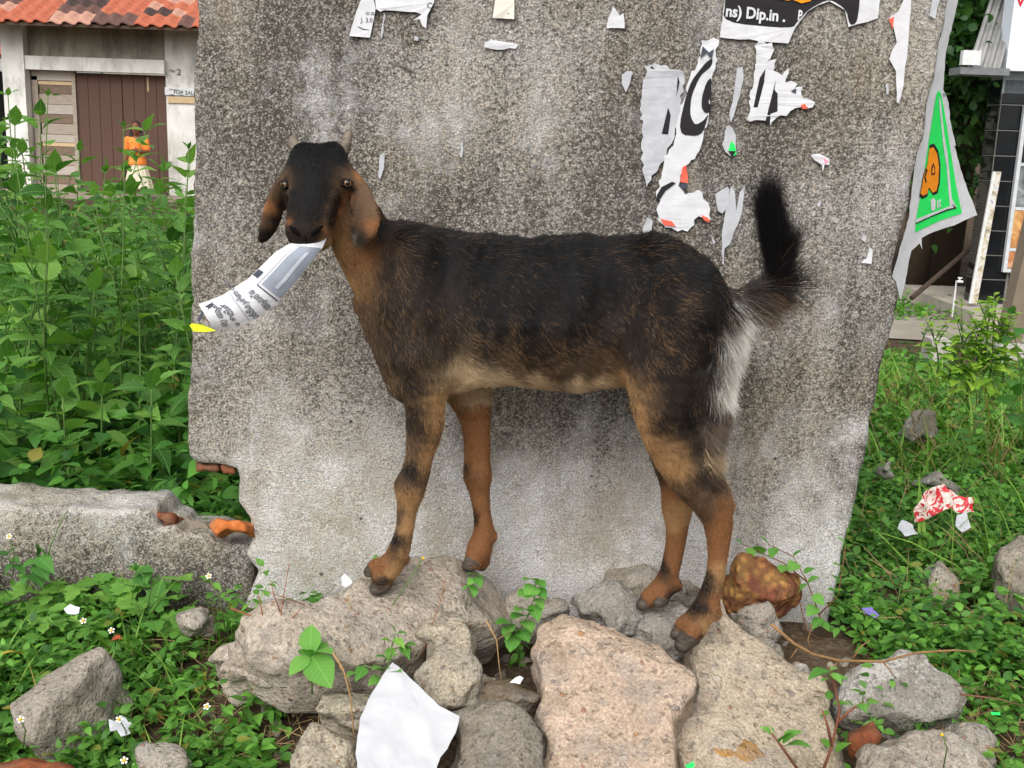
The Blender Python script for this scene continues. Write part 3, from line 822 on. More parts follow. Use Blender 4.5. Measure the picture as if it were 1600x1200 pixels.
    cone((1102, 950, NH, 15), (1070, 976, NH + .01, 14), .008)
    s.ball(gp(1119, 958, NH + .004), (.010, .010, .013), .006)
    # far hind leg
    chain([(1062, 500, FH, 82), (1050, 620, FH, 62), (1044, 690, FH, 34), (1052, 740, FH, 25), (1060, 785, FH, 22), (1059, 815, FH, 18), (1055, 855, FH, 15), (1047, 890, FH, 15), (1042, 912, FH, 16)], .02)
    cone((1042, 908, FH, 16), (1016, 934, FH, 15), .008)
    cone((1046, 912, FH, 13), (1036, 930, FH - .012, 12), .008)
    s.ball(gp(1058, 915, FH - .01), (.010, .010, .012), .006)
    # buttock
    cone((1096, 520, GY - .05, 46), (1098, 596, GY - .055, 36), .04)
    cone((1096, 520, GY + .05, 46), (1098, 596, GY + .055, 36), .04)

    # ---------------- head, facing the camera, nose down a little
    HY = GY - .075
    def hp(px, py, dy=0.0): return gp(px, py, HY + dy)
    def hb(px, py, dy, rx, ry, rz, k=.012, axes=None, carve=False):
        s.ball(hp(px, py, dy), (gr(rx, px, py, HY), gr(ry, px, py, HY), gr(rz, px, py, HY)), k, axes, carve)
    hb(497, 278, .02, 53, 58, 50, .02)                  # skull
    hb(497, 250, .028, 36, 44, 23, .012)
    hb(474, 242, .018, 16, 26, 18, .010)
    hb(519, 241, .018, 18, 26, 19, .010)
    c2 = lambda a, b, k=.015, flat=None, carve=False: s.cone(hp(*a[:3]), hp(*b[:3]), gr(a[3], a[0], a[1], HY), gr(b[3], b[0], b[1], HY), k, flat, carve)
    c2((496, 285, -.012, 44), (484, 338, -.045, 32), .02)   # nose bridge
    c2((484, 335, -.045, 30), (479, 362, -.058, 27), .015)
    hb(479, 361, -.056, 31, 26, 19, .008)               # muzzle
    hb(480, 376, -.048, 27, 22, 9, .006)                # lips
    c2((514, 315, .03, 38), (494, 366, -.018, 22), .02)     # jaw
    c2((478, 315, .03, 32), (478, 366, -.018, 20), .02)
    hb(447, 288, -.004, 11, 16, 11, .012)               # brow ridges
    hb(541, 284, -.008, 14, 16, 11, .012)
    # eye sockets
    hb(446, 288, -.026, 7, 9, 7, .006, carve=True)
    hb(542, 286, -.030, 8, 9, 7, .006, carve=True)
    # nostrils (slits of a V) and mouth line
    c2((456, 354, -.086, 2.4), (468, 366, -.090, 3.2), .003, carve=True)
    c2((501, 354, -.084, 2.6), (485, 367, -.090, 3.4), .003, carve=True)
    c2((477, 369, -.090, 1.2), (478, 382, -.080, 1.2), .002, carve=True)
    # ears: near-side one broad, other seen on edge
    def ear(pts, n, k):
        s.chain([(hp(*a[:3]), gr(a[3], a[0], a[1], HY)) for a in pts], .008, (n, k))
    ear([(547, 270, .012, 7), (556, 282, -.002, 10), (565, 304, -.020, 18), (570, 332, -.034, 26), (570, 350, -.036, 25), (561, 371, -.036, 14), (558, 380, -.034, 7)], (-.35, -.92, .05), 4.6)
    ear([(447, 276, .02, 8), (436, 296, .014, 16), (428, 328, .004, 21), (420, 352, .0, 18), (412, 369, .0, 11), (407, 374, .0, 6)], (.82, -.55, .05), 3.8)
    v, f = s.mesh()
    # muscle and rib relief: a few millimetres along the normal, on trunk and thighs only
    q4 = np.array([t for t in f if len(t) == 4])
    nq = np.cross(v[q4[:, 2]] - v[q4[:, 0]], v[q4[:, 3]] - v[q4[:, 1]]); vn = np.zeros_like(v)
    for k_ in range(4): np.add.at(vn, q4[:, k_], nq)
    vn /= np.linalg.norm(vn, axis=1, keepdims=True) + 1e-12
    w = np.clip((v[:, 0] + .28) / .06, 0, 1) * np.clip((v[:, 2] - .80) / .08, 0, 1)
    v = v + vn * (w * (.0042 * fbm(v * np.array([20, 14, 11]) + 5, 3)))[:, None]
    return v, f, HY

# ---------------------------------------------------------------- coat colours and hair
C_BLACK = np.array(lin(17, 16, 17)[:3]); C_DARK = np.array(lin(42, 34, 29)[:3]); C_BROWN = np.array(lin(94, 74, 56)[:3])
C_TAN = np.array(lin(178, 138, 94)[:3]); C_PALE = np.array(lin(210, 184, 148)[:3]); C_WHITE = np.array(lin(252, 248, 238)[:3])
C_RUST = np.array(lin(144, 98, 62)[:3]); C_GREY = np.array(lin(120, 112, 104)[:3])
# u, v (photo pixels of the side view), radius, colour, brindle (share of hairs that take the pale tip)
COAT = [
 (520,400,40,C_TAN,.1),(545,445,35,C_TAN,.2),(560,490,30,C_BROWN,.4),(580,540,22,C_BROWN,.4),(600,590,22,C_BROWN,.4),(560,400,30,C_RUST,.3),
 (590,360,30,C_BLACK,.1),(600,420,34,C_DARK,.4),(640,352,30,C_BLACK,.05),(700,362,30,C_BLACK,.03),(760,374,30,C_BLACK,.02),(820,378,30,C_BLACK,.02),
 (880,378,30,C_BLACK,.03),(940,374,30,C_BLACK,.05),(1000,380,30,C_BLACK,.06),(1050,395,30,C_BLACK,.08),(1095,430,30,C_BLACK,.1),(1130,456,24,C_BLACK,.1),
 (620,480,40,C_DARK,.4),(640,540,40,C_DARK,.35),(690,420,40,C_BLACK,.15),(690,480,40,C_DARK,.3),(700,530,40,C_DARK,.4),(760,420,45,C_BLACK,.08),(760,480,45,C_BLACK,.14),
 (760,540,40,C_DARK,.45),(830,430,45,C_BLACK,.05),(830,490,45,C_BLACK,.1),(830,540,40,C_DARK,.4),(900,430,45,C_BLACK,.06),(900,490,45,C_BLACK,.12),(890,540,40,C_DARK,.5),
 (930,560,30,C_BROWN,.5),(880,575,30,C_BROWN,.5),(800,570,26,C_BROWN,.5),(960,440,40,C_BLACK,.12),(960,510,40,C_DARK,.35),(1020,430,36,C_BLACK,.15),(1010,490,36,C_DARK,.35),(1060,470,36,C_DARK,.45),
 (1050,530,36,C_DARK,.4),(1090,500,30,C_BLACK,.25),(1010,550,34,C_DARK,.4),(1060,590,36,C_DARK,.4),
 (720,578,30,C_PALE,0),(735,605,32,C_PALE,0),(780,598,26,C_PALE,0),(840,602,22,C_PALE,.1),(900,602,22,C_PALE,.1),(945,600,22,C_PALE,.1),
 (650,600,34,C_DARK,.4),(640,640,24,C_DARK,.3),(690,620,24,C_TAN,.3),(665,660,24,C_DARK,.5),(680,650,18,C_TAN,.4),(645,690,20,C_BROWN,.5),(672,700,18,C_TAN,.3),
 (645,735,18,C_BLACK,.1),(665,745,12,C_BROWN,.3),(645,775,18,C_TAN,.2),(628,800,10,C_BROWN,.3),(640,815,12,C_TAN,.2),(622,845,14,C_BLACK,.1),(638,855,9,C_TAN,.1),(595,878,14,C_RUST,.2),(615,890,14,C_TAN,.2),(600,905,12,C_DARK,.2),
 (970,595,20,C_TAN,.3),(990,640,22,C_TAN,.4),(1010,680,22,C_TAN,.35),(1035,640,26,C_DARK,.4),(1070,640,28,C_BLACK,.15),(1090,690,24,C_DARK,.4),(1115,660,22,C_GREY,.5),(1115,700,18,C_PALE,.3),
 (1045,715,22,C_TAN,.4),(1070,745,22,C_BROWN,.4),(1095,735,20,C_DARK,.4),(1100,780,22,C_BROWN,.4),(1125,790,22,C_RUST,.3),(1120,820,16,C_RUST,.3),(1125,860,18,C_RUST,.2),(1128,890,14,C_TAN,.2),(1104,905,12,C_BLACK,.1),
 (1092,940,14,C_BLACK,.1),(1118,940,12,C_RUST,.2),(1072,975,12,C_RUST,.2),(1085,985,10,C_BLACK,.1),(1105,970,14,C_TAN,.2),
 (1150,488,14,C_WHITE,0),(1141,518,13,C_WHITE,0),(1136,552,15,C_WHITE,0),(1132,588,20,C_WHITE,0),(1126,606,14,C_WHITE,0),(1098,540,22,C_BLACK,.2),(1100,580,20,C_DARK,.3),(1098,612,16,C_DARK,.3),(1108,636,14,C_DARK,.3),
 (1160,465,14,C_DARK,.4),(1190,460,16,C_DARK,.3),(1208,420,25,C_BLACK,.05),(1205,370,30,C_BLACK,.02),(1203,330,30,C_BLACK,.02)]
FAR_LEGS = [
 (740,650,30,C_RUST,.15),(746,700,26,C_RUST,.15),(730,735,10,C_DARK,.1),(752,745,20,C_RUST,.15),(750,780,14,C_RUST,.1),(744,805,10,C_BLACK,.1),(764,810,10,C_RUST,.1),(755,835,16,C_RUST,.1),(745,870,18,C_RUST,.15),
 (1040,700,26,C_BROWN,.2),(1034,740,12,C_DARK,.1),(1055,760,20,C_RUST,.15),(1060,800,20,C_TAN,.1),(1060,840,16,C_RUST,.15),(1036,880,10,C_DARK,.1),(1058,880,12,C_RUST,.1),(1020,925,16,C_RUST,.2),(1045,930,12,C_DARK,.1)]
HEAD = [
 (495,235,30,C_BLACK,0),(465,240,22,C_BLACK,0),(530,245,22,C_BLACK,0),(495,270,28,C_BLACK,0),(490,300,26,C_BLACK,.02),(484,330,24,C_BLACK,.02),(478,360,22,C_DARK*.8,0),(480,380,16,C_DARK*.9,0),
 (447,270,11,C_BROWN,.3),(449,286,8,C_BROWN*1.1,.3),(458,300,7,C_BLACK,0),(540,268,15,C_BROWN,.4),(545,283,13,C_BROWN*1.2,.3),(527,284,10,C_BROWN,.3),(518,304,7,C_BROWN*.9,.3),(512,322,6,C_BROWN*.8,.3),(508,345,7,C_BROWN,.3),(506,358,7,C_RUST,.2),
 (528,312,9,C_BLACK,0),(523,330,9,C_BLACK,0),(519,346,8,C_BLACK,.05),(540,310,8,C_RUST*1.2,.1),(536,330,8,C_RUST*1.2,.1),(530,350,9,C_RUST*1.1,.1),(522,365,9,C_RUST,.1),(512,380,14,C_TAN,.1),
 (452,345,5,C_RUST,.1),(455,320,8,C_BLACK,0),(551,300,5,C_DARK,0),(549,330,6,C_BLACK,0),(545,360,10,C_DARK,.1),
 (560,275,9,C_RUST,.1),(574,300,12,C_BROWN*1.3,.2),(580,325,12,C_BROWN*1.5,.2),(585,350,10,C_RUST,.2),(560,330,9,C_BROWN,.2),(562,372,9,C_DARK,.1),(553,370,6,C_GREY*.8,.1),
 (430,300,10,C_BROWN*1.2,.2),(424,325,10,C_RUST*1.2,.2),(417,350,9,C_BROWN,.2),(432,345,8,C_DARK,.1),(440,320,6,C_DARK,.1),(412,370,10,C_DARK*.7,.1),(420,368,8,C_DARK*.8,0)]

def field(u, v, table):
    num = np.zeros((len(u), 3)); br = np.zeros(len(u)); den = np.zeros(len(u))
    for (a, b, r, c, s) in table:
        w = 1.0 / (((u - a) ** 2 + (v - b) ** 2) / (r * r) + 0.15) ** 1.8
        num += w[:, None] * c; br += w * s; den += w
    return num / den[:, None], br / den

def coat(p, jit=0.0):
    """albedo and brindle share for points on the goat"""
    q = p.copy()
    nz = np.stack([fbm(p * 30, 3), fbm(p * 30 + 40, 3)], -1) * 9
    if jit: nz = nz + np.random.default_rng(4).normal(0, jit, nz.shape)
    side = q.copy(); side[:, 1] = GY - .06
    uv = proj(side) + nz
    col, br = field(uv[:, 0], uv[:, 1], COAT)
    q[:, 1] = GY + .075
    uvf = proj(q) + nz
    legs = (p[:, 1] > GY + .02) & (uvf[:, 1] > 625)
    if legs.any():
        c2, b2 = field(uvf[legs, 0], uvf[legs, 1], FAR_LEGS)
        col[legs] = c2; br[legs] = b2
    uvh = proj(p) + nz * .35
    hd = is_head(p)
    if hd.any():
        c3, b3 = field(uvh[hd, 0], uvh[hd, 1], HEAD)
        col[hd] = c3; br[hd] = b3
    return col, br, hd

def is_head(p):
    uv = proj(p)
    line = 388 - 0.0 * uv[:, 0]
    front = p[:, 1] < GY - .085
    h = (uv[:, 0] < 600) & (uv[:, 1] < line) & (front | (uv[:, 1] < 300) | (uv[:, 0] < 505))
    return h

def goat():
    v, f, HY = build_goat()
    root = thing('goat', 'black and brown goat with drooping ears and white rump patch, standing on the rubble', 'goat', P(830, 970, GY))
    m = N('goat_skin', 0.75, 0.2)
    at = m.new('ShaderNodeAttribute', attribute_name='coat')
    n = m.noise(220, 3)
    m.color(m.mix(0.35, at.outputs['Color'], m.ramp(n, [(.3, .25), (.7, 1.0)]), 'MULTIPLY'))
    m.bump(n, .3, .004)
    body = obj('body', v, f, m.mat, root)
    col, br, hd = coat(v)
    ca = body.data.color_attributes.new('coat', 'FLOAT_COLOR', 'POINT')
    c4 = np.ones((len(v), 4), np.float32); c4[:, :3] = col * .8
    ca.data.foreach_set('color', c4.ravel())
    off = np.array(root.location)

    # ---- hair
    tri = []
    for q in f:
        tri.append((q[0], q[1], q[2]))
        if len(q) == 4: tri.append((q[0], q[2], q[3]))
    tri = np.array(tri)
    A, B, C = v[tri[:, 0]], v[tri[:, 1]], v[tri[:, 2]]
    nn = np.cross(B - A, C - A); ar = np.linalg.norm(nn, axis=1) / 2
    vn = np.zeros_like(v)
    for k in range(3): np.add.at(vn, tri[:, k], nn)
    vn /= np.linalg.norm(vn, axis=1, keepdims=True) + 1e-12
    cen = (A + B + C) / 3
    # density: more where the camera side is, and on the head
    w = ar * np.where(is_head(cen), 2.6, 1.0) * np.where((cen[:, 2] < .93) & (cen[:, 1] < GY + .05), 1.7, 1.0) * np.where(cen[:, 1] > GY + .05, .55, 1.0)
    NH = 300000
    r = np.random.default_rng(8)
    ti = r.choice(len(tri), NH, p=w / w.sum())
    a, b = r.random(NH), r.random(NH)
    sw = a + b > 1; a[sw] = 1 - a[sw]; b[sw] = 1 - b[sw]
    root_p = A[ti] + a[:, None] * (B - A)[ti] + b[:, None] * (C - A)[ti]
    nrm = vn[tri[ti, 0]]
    side = root_p.copy(); side[:, 1] = GY - .06
    uv = proj(side)
    hcol, hbr, hhd = coat(root_p, 6.5)
    u, vv = uv[:, 0], uv[:, 1]
    # flow field
    FL = [(540,420,40,(.35,0,-.9)),(600,420,50,(.6,0,-.75)),(640,350,40,(.95,0,-.2)),(760,370,60,(1,0,-.1)),(900,370,60,(1,0,-.12)),(1030,385,50,(.9,0,-.4)),(1110,440,40,(.75,0,-.6)),
          (640,520,60,(.5,0,-.8)),(760,480,60,(.75,0,-.6)),(880,480,60,(.75,0,-.6)),(880,570,50,(.8,0,-.5)),(760,600,40,(.9,0,-.3)),(1000,480,60,(.7,0,-.7)),(1080,520,50,(.5,0,-.85)),
          (1130,560,40,(.25,0,-.97)),(660,680,40,(.1,0,-1)),(640,800,40,(-.1,0,-1)),(600,890,30,(-.7,0,-.7)),(750,720,60,(.1,0,-1)),(745,870,30,(-.3,0,-1)),(1010,660,40,(.35,0,-.9)),(1080,740,40,(.55,0,-.8)),
          (1120,860,40,(0,0,-1)),(1090,960,30,(-.6,0,-.7)),(1040,860,40,(-.1,0,-1)),(1190,460,18,(.9,0,.1)),(1209,420,22,(.15,0,1)),(1205,370,30,(-.05,0,1))]
    fl, _ = field(u, vv, [(q[0], q[1], q[2], np.array(q[3]), 0) for q in FL])
    uvh = proj(root_p)
    fh = np.stack([(uvh[:, 0] - 490) / 70, -.25 * np.ones(NH), -(uvh[:, 1] - 300) / 90 * .3 - .55], -1)
    fl = np.where(hhd[:, None], fh, fl)
    fl += r.normal(0, .16, fl.shape) + .5 * np.stack([fbm(root_p * 30 + 9, 2), 0 * u, fbm(root_p * 30 + 21, 2)], -1) * (~hhd)[:, None]
    tang = fl - (fl * nrm).sum(1, keepdims=True) * nrm
    tang /= np.linalg.norm(tang, axis=1, keepdims=True) + 1e-9
    L = np.full(NH, .015)
    L[vv > 660] = .0115; L[vv > 780] = .0085
    L[hhd] = .0075
    L[(vv < 400) & (u > 600) & ~hhd] = .020
    belly = (vv > 575) & (vv < 640) & (u > 690) & (u < 980); L[belly] = .016
    rump = (u > 1100) & (vv > 470) & (vv < 660); L[rump] = .030
    white = (u > 1118) & (vv > 470) & (vv < 606); L[white] = .032
    th = (u > 1095) & (vv > 640) & (vv < 740); L[th] = .026
    tail = (u > 1172) & (vv < 500); L[tail] = .05
    tl = tail & (vv < 440); L[tl] = .055
    L *= r.uniform(.65, 1.2, NH)
    lift = np.where(tail, .30, np.where(rump, .22, .14)) * r.uniform(.5, 1.5, NH)
    ears = hhd & ((uvh[:, 0] > 553) | (uvh[:, 0] < 442)); lift[ears] *= .5; L[ears] *= .6
    muz = hhd & (uvh[:, 1] > 350) & (uvh[:, 0] < 508); L[muz] *= .45
    # keep hair off eyes and nostrils
    def near(px, py, rr): return hhd & ((uvh[:, 0] - px) ** 2 + (uvh[:, 1] - py) ** 2 < rr * rr)
    keep = ~(near(446, 288, 8) | near(542, 286, 9) | near(461, 361, 8) | near(494, 361, 9))
    # brindled: many hairs are dark at the root and pale at the tip
    clump = np.clip(.5 + 1.1 * fbm(root_p * np.array([38, 38, 24]) + 3, 2), 0, 1.4)
    tip = r.random(NH) < hbr * clump
    hc = hcol * r.uniform(.7, 1.3, (NH, 1))
    pale = hcol.mean(1) > .25; hc[pale] = np.clip(hcol[pale] * r.uniform(.9, 1.15, (pale.sum(), 1)), 0, .92)
    dk = (~tip) & (r.random(NH) < .3) & ~pale; hc[dk] *= .5
    tc = hc.copy()
    tc[tip] = hc[tip] * .3 + (C_TAN * r.uniform(.35, 1.1, (NH, 1)))[tip] * .7
    ntp = 5
    t = np.linspace(0, 1, ntp)
    wob = r.normal(0, .10, (NH, 3))
    pts = root_p[:, None, :] - nrm[:, None, :] * .001 + (L[:, None] * t)[:, :, None] * tang[:, None, :] \
        + (L * lift)[:, None, None] * (1.6 * t - .8 * t * t)[None, :, None] * nrm[:, None, :] + (L[:, None] * t * t)[:, :, None] * wob[:, None, :]
    # white rump hair and thigh hair hang down
    hang = (white | th)
    pts[hang, :, 2] -= (L[hang][:, None] * (t * t)[None, :]) * .2; pts[hang, :, 0] += (L[hang][:, None] * (t * t)[None, :]) * .35
    # tail plume: extra long hairs from the tail bone
    tb = np.array([gp(1160, 468), gp(1188, 463), gp(1207, 446), gp(1214, 414), gp(1210, 382), gp(1204, 352)])
    M = 11500
    tt = r.random(M) ** .8 * (len(tb) - 1)
    bi = np.minimum(tt.astype(int), len(tb) - 2); fr = (tt - bi)[:, None]
    rp = tb[bi] * (1 - fr) + tb[bi + 1] * fr + r.normal(0, .0065, (M, 3))
    ax = tb[bi + 1] - tb[bi]; ax /= np.linalg.norm(ax, axis=1, keepdims=True)
    up = np.array([0, 0, 1.0])
    out = r.normal(0, 1, (M, 3)); out[:, 0] += .35
    out -= (out * ax).sum(1, keepdims=True) * ax; out /= np.linalg.norm(out, axis=1, keepdims=True)
    tl_ = np.where(tt < 1.6, .040, .068) * r.uniform(.35, 1.3, M)
    k_out = np.where(tt < 2, .7, np.where(tt < 3, .5, .32)) * r.uniform(.1, 1.4, M)
    d0 = ax * 1.0 + out * k_out[:, None]
    d1 = np.where((tt < 2)[:, None], out * .8 + ax * .6, up * .9 + out * .1 + np.array([-.08, 0, 0]))
    tp = rp[:, None, :] + (tl_[:, None] * t)[:, :, None] * d0[:, None, :] * .8 + (tl_[:, None] * t * t)[:, :, None] * d1[:, None, :] * .35
    low = tt < 1.7
    tp[low, :, 2] -= (tl_[low][:, None] * (t * t)[None, :]) * .9
    tcol = np.where((tt < 1.2)[:, None], C_BROWN * r.uniform(.4, 1.6, (M, 1)), C_BLACK * r.uniform(.6, 1.6, (M, 1)))
    lite = low & (out[:, 0] > .6) & (r.random(M) < .5); tcol[lite] = C_TAN
    pts = np.concatenate([pts[keep], tp]); hc = np.concatenate([hc[keep], tcol]); tc = np.concatenate([tc[keep], tcol * r.uniform(.8, 1.4, (M, 1))]); Lk = np.concatenate([L[keep], tl_])
    n_c = len(pts)
    cu = bpy.data.hair_curves.new('coat')
    cu.add_curves([ntp] * n_c)
    cu.attributes['position'].data.foreach_set('vector', (pts - off).astype(np.float32).ravel())
    ra = cu.attributes.get('radius') or cu.attributes.new('radius', 'FLOAT', 'POINT')
    rad = np.tile(np.array([1, .9, .75, .5, .12]), (n_c, 1)) * np.where(Lk > .03, .00026, .00027)[:, None]
    ra.data.foreach_set('value', rad.astype(np.float32).ravel())
    ha = cu.attributes.new('hair_colour', 'FLOAT_COLOR', 'POINT')
    h4 = np.ones((n_c, ntp, 4), np.float32)
    wt = np.array([0, .1, .45, .85, 1])[None, :, None]
    h4[..., :3] = np.clip(hc[:, None, :] * (1 - wt) + tc[:, None, :] * wt, .004, .9)
    ha.data.foreach_set('color', h4.ravel())
    hm = N('goat_hair', 0.42, 0.28)
    hat = hm.new('ShaderNodeAttribute', attribute_name='hair_colour')
    hm.color(hat.outputs['Color'])
    cu.materials.append(hm.mat)
    ho = bpy.data.objects.new('coat', cu); COL.objects.link(ho); ho.parent = root

    # ---- nostrils, mouth line: near-black tubes put in for the shade inside them
    nm_ = N('nostril_shade', .85, .1); nm_.color(lin(10, 8, 8))
    for pts_ in ([(453, 353, -.0835), (459, 360, -.0875), (468, 367, -.0895)], [(504, 353, -.0800), (497, 359, -.0865), (486, 367, -.0890)]):
        mb = MB(); mb.tube([gp(a_, b_, HY + d_) for a_, b_, d_ in pts_], [gr(1.6), gr(3.4), gr(1.8)], 8); mb.build('nostril', nm_.mat, root, True)
    mb = MB(); mb.tube([gp(a_, b_, HY + d_) for a_, b_, d_ in [(477, 370, -.088), (478, 378, -.083), (479, 384, -.076)]], [gr(1.0)] * 3, 6); mb.build('lip_groove_shade', nm_.mat, root, True)
    # ---- horns
    hmn = N('horn', .55, .35)
    hmn.color(hmn.ramp(hmn.noise(40, 4, vec=hmn.mapping((1, 1, 6))), [(.3, lin(96, 86, 76)), (.7, lin(140, 128, 112))]))
    hmn.bump(hmn.noise(60, 2, vec=hmn.mapping((1, 1, 5))), .4, .004)
    def horn(pts):
        mb = MB(); mb.tube([gp(x, y, HY + d) for x, y, d, _ in pts], [gr(q[3]) for q in pts], 12); return mb.build('horn', hmn.mat, root, True)
    horn([(532, 246, .045, 10.5), (537, 231, .045, 10), (540, 228.5, .046, 8.6), (541, 222, .047, 8.2), (545, 208, .052, 5.2), (547, 199, .056, 2.0), (547.5, 196, .058, .6)])
    horn([(470, 246, .055, 9.5), (463, 232, .06, 9), (461, 229.5, .061, 7.8), (459, 224, .065, 7.5), (458, 218, .078, 6), (458, 215, .092, 4), (458, 214, .1, 1)])
    # ---- eyes: ball, iris, slot pupil
    em = N('eye_ball', .08, .6); em.color(lin(20, 14, 10))
    im = N('iris', .12, .6); im.color(im.ramp(im.noise(300, 2), [(.3, lin(150, 98, 30)), (.7, lin(196, 146, 62))]))
    pm = N('pupil', .05, .6); pm.color((.004, .004, .004))
    lm = N('eyelid', .6, .3); lm.color(lin(30, 24, 22))
    def disc(c, n, r0, r1, nseg=20, bulge=0.0):
        ex, ey, ez = frame(n)
        ring = [c + r0 * math.cos(2*math.pi*k/nseg) * ex + r1 * math.sin(2*math.pi*k/nseg) * ey for k in range(nseg)]
        return ring + [c + ez * bulge], [(k, (k + 1) % nseg, nseg) for k in range(nseg)]
    for (px, py, dy, nx) in ((446.5, 289, -.0265, -.55), (542, 286.5, -.0305, .38)):
        c = gp(px, py, HY + dy + .004); R = .0085
        sp = SDF(c - .012, c + .012, .0009); sp.ball(c, (R, R, R), 0)
        ev, ef = sp.mesh()
        eye = obj('eye', ev, ef, em.mat, root)
        n = np.array([nx, -1, .12]); n /= np.linalg.norm(n)
        vv_, ff_ = disc(c + n * (R * .82), n, R * .60, R * .60, bulge=R * .24); obj('iris', vv_, ff_, im.mat, eye)
        vv_, ff_ = disc(c + n * (R * 1.04), n, R * .36, R * .17, bulge=R * .04); obj('pupil', vv_, ff_, pm.mat, eye)
        mb = MB()
        ex, ey, ez = frame(n)
        for sgn, hgt in ((1, .62), (-1, .60)):
            mb.tube([c + n * (R * (.78 - .15 * abs(t2) ** 2)) + ex * (R * 1.12 * t2) + ey * (sgn * R * hgt * (1 - t2 * t2)) for t2 in np.linspace(-1, 1, 9)], [R * .16 * (1.2 - .6 * abs(t2)) for t2 in np.linspace(-1, 1, 9)], 6)
        mb.build('eyelid', lm.mat, eye, True)
    # ---- hooves: two claws each
    km = N('hoof_horn', .6, .3)
    km.color(km.ramp(km.noise(50, 4, vec=km.mapping((1, 1, 4))), [(.3, lin(44, 38, 33)), (.7, lin(92, 82, 72))]))
    def claw(px, py, Y, r, tx, drop):
        """wedge: wide at the coronet, sole flat"""
        a = gp(px, py, Y); rr = gr(r)
        s2 = SDF(a - .05, a + .05, .002)
        tip = a + np.array([tx, -.004, -drop])
        s2.cone(a, tip + np.array([0, 0, rr * .55]), rr, rr * .75, .004)
        zf = tip[2]
        s2.carve(a - .05, a + .05, lambda g: g[..., 2] - zf, .002)
        hv, hf = s2.mesh()
        return obj('hoof', hv, hf, km.mat, root)
    NF, FF, NHY, FHY = GY - .06, GY + .075, GY - .065, GY + .075
    claw(597, 910, NF, 17, -.008, .020); claw(584, 889, NF + .014, 13, -.007, .012)
    claw(738, 878, FF - .010, 16, -.006, .016); claw(754, 878, FF + .010, 13, -.002, .015)
    claw(1078, 994, NHY - .006, 18, -.012, .026); claw(1066, 982, NHY + .014, 14, -.010, .018)
    claw(1012, 938, FHY, 15, -.010, .016); claw(1034, 936, FHY - .014, 13, -.006, .014)
    return root
GOAT = goat()
# ================================================================= paper on the wall and in the goat's mouth
def paper_mat(name, c, rough=.75, stain=.12):
    m = N(name, rough, .25)
    n = m.noise(26, 5)
    m.color(m.ramp(n, [(.25, tuple(x * (1 - stain) for x in c[:3])), (.7, c)]))
    m.bump(m.noise(38, 3), .35, .006)
    return m.mat
PW = paper_mat('white_paper', lin(218, 219, 223), stain=.2)
PG = paper_mat('torn_paper_core', lin(196, 198, 204), stain=.3)
PK = paper_mat('black_ink', lin(40, 38, 42), stain=.3)
PO = paper_mat('orange_ink', lin(246, 150, 30))
PR = paper_mat('red_ink', lin(240, 104, 84))
PGR = paper_mat('green_ink', lin(46, 232, 104), stain=.05)
PY = paper_mat('yellow_ink', lin(222, 232, 50))
PB = paper_mat('pale_blue_grey', lin(150, 158, 172), stain=.25)
PDB = paper_mat('dark_blue_grey', lin(70, 76, 88), stain=.2)

def wp(px, py, lift):
    return on_plane(px, py, (0, WY - lift, 0), np.array([0, 1.0, 0]))

def tri_fill(pts2):
    from mathutils.geometry import tessellate_polygon
    return [tuple(t) for t in tessellate_polygon([[Vector((p[0], p[1], 0)) for p in pts2]])]

def chaikin(pts, it=2):
    pts = np.array(pts, float)
    for _ in range(it):
        nx = np.roll(pts, -1, 0); pts = np.stack([pts * .8 + nx * .2, pts * .2 + nx * .8], 1).reshape(-1, 2)
    return pts

def sheet(name, px, lift, mat, parent=None, jag=0.0, step=14, seed=0, th=.0006, curl=0.0):
    """a flat scrap of paper on the wall: traced outline, torn edge, front and back"""
    pts = dense(px, step, jag, seed=seed) if jag else (chaikin(px) if len(px) > 8 else np.array(px, float))
    n = len(pts)
    F = tri_fill(pts)
    r = np.random.default_rng(seed + 50)
    c = pts.mean(0); R = np.abs(pts - c).max() + 1e-6
    fr = [wp(p[0], p[1], lift + curl * (np.linalg.norm(p - c) / R) ** 2 * r.uniform(.2, 1)) for p in pts]
    bk = [q + np.array([0, th, 0]) for q in fr]
    # orient: front faces -Y
    def ori(t):
        a, b, c_ = (np.array(fr[i]) for i in t)
        return t if np.cross(b - a, c_ - a)[1] < 0 else t[::-1]
    F = [ori(t) for t in F]
    faces = F + [tuple(i + n for i in t[::-1]) for t in F] + [(i, (i + 1) % n, n + (i + 1) % n, n + i) for i in range(n)]
    return obj(name, fr + bk, faces, mat, parent, smooth=False)

def poster(label, px, lift=.006, mat=None, jag=1.4, seed=1, prints=(), cat='poster', group=None, name='torn_poster', curl=.004, step=14):
    px = np.array(px, float)
    c = wp(px[:, 0].mean(), px[:, 1].max(), lift)
    root = thing(name, label, cat, c, group)
    sheet('paper', px, lift, mat or PW, root, jag, step, seed, curl=curl)
    for i, (nm, q, mt) in enumerate(prints):
        sheet(nm, q, lift + .0012 + .0006 * i + curl * .0, mt, root, 0, seed=seed + i)
    return root

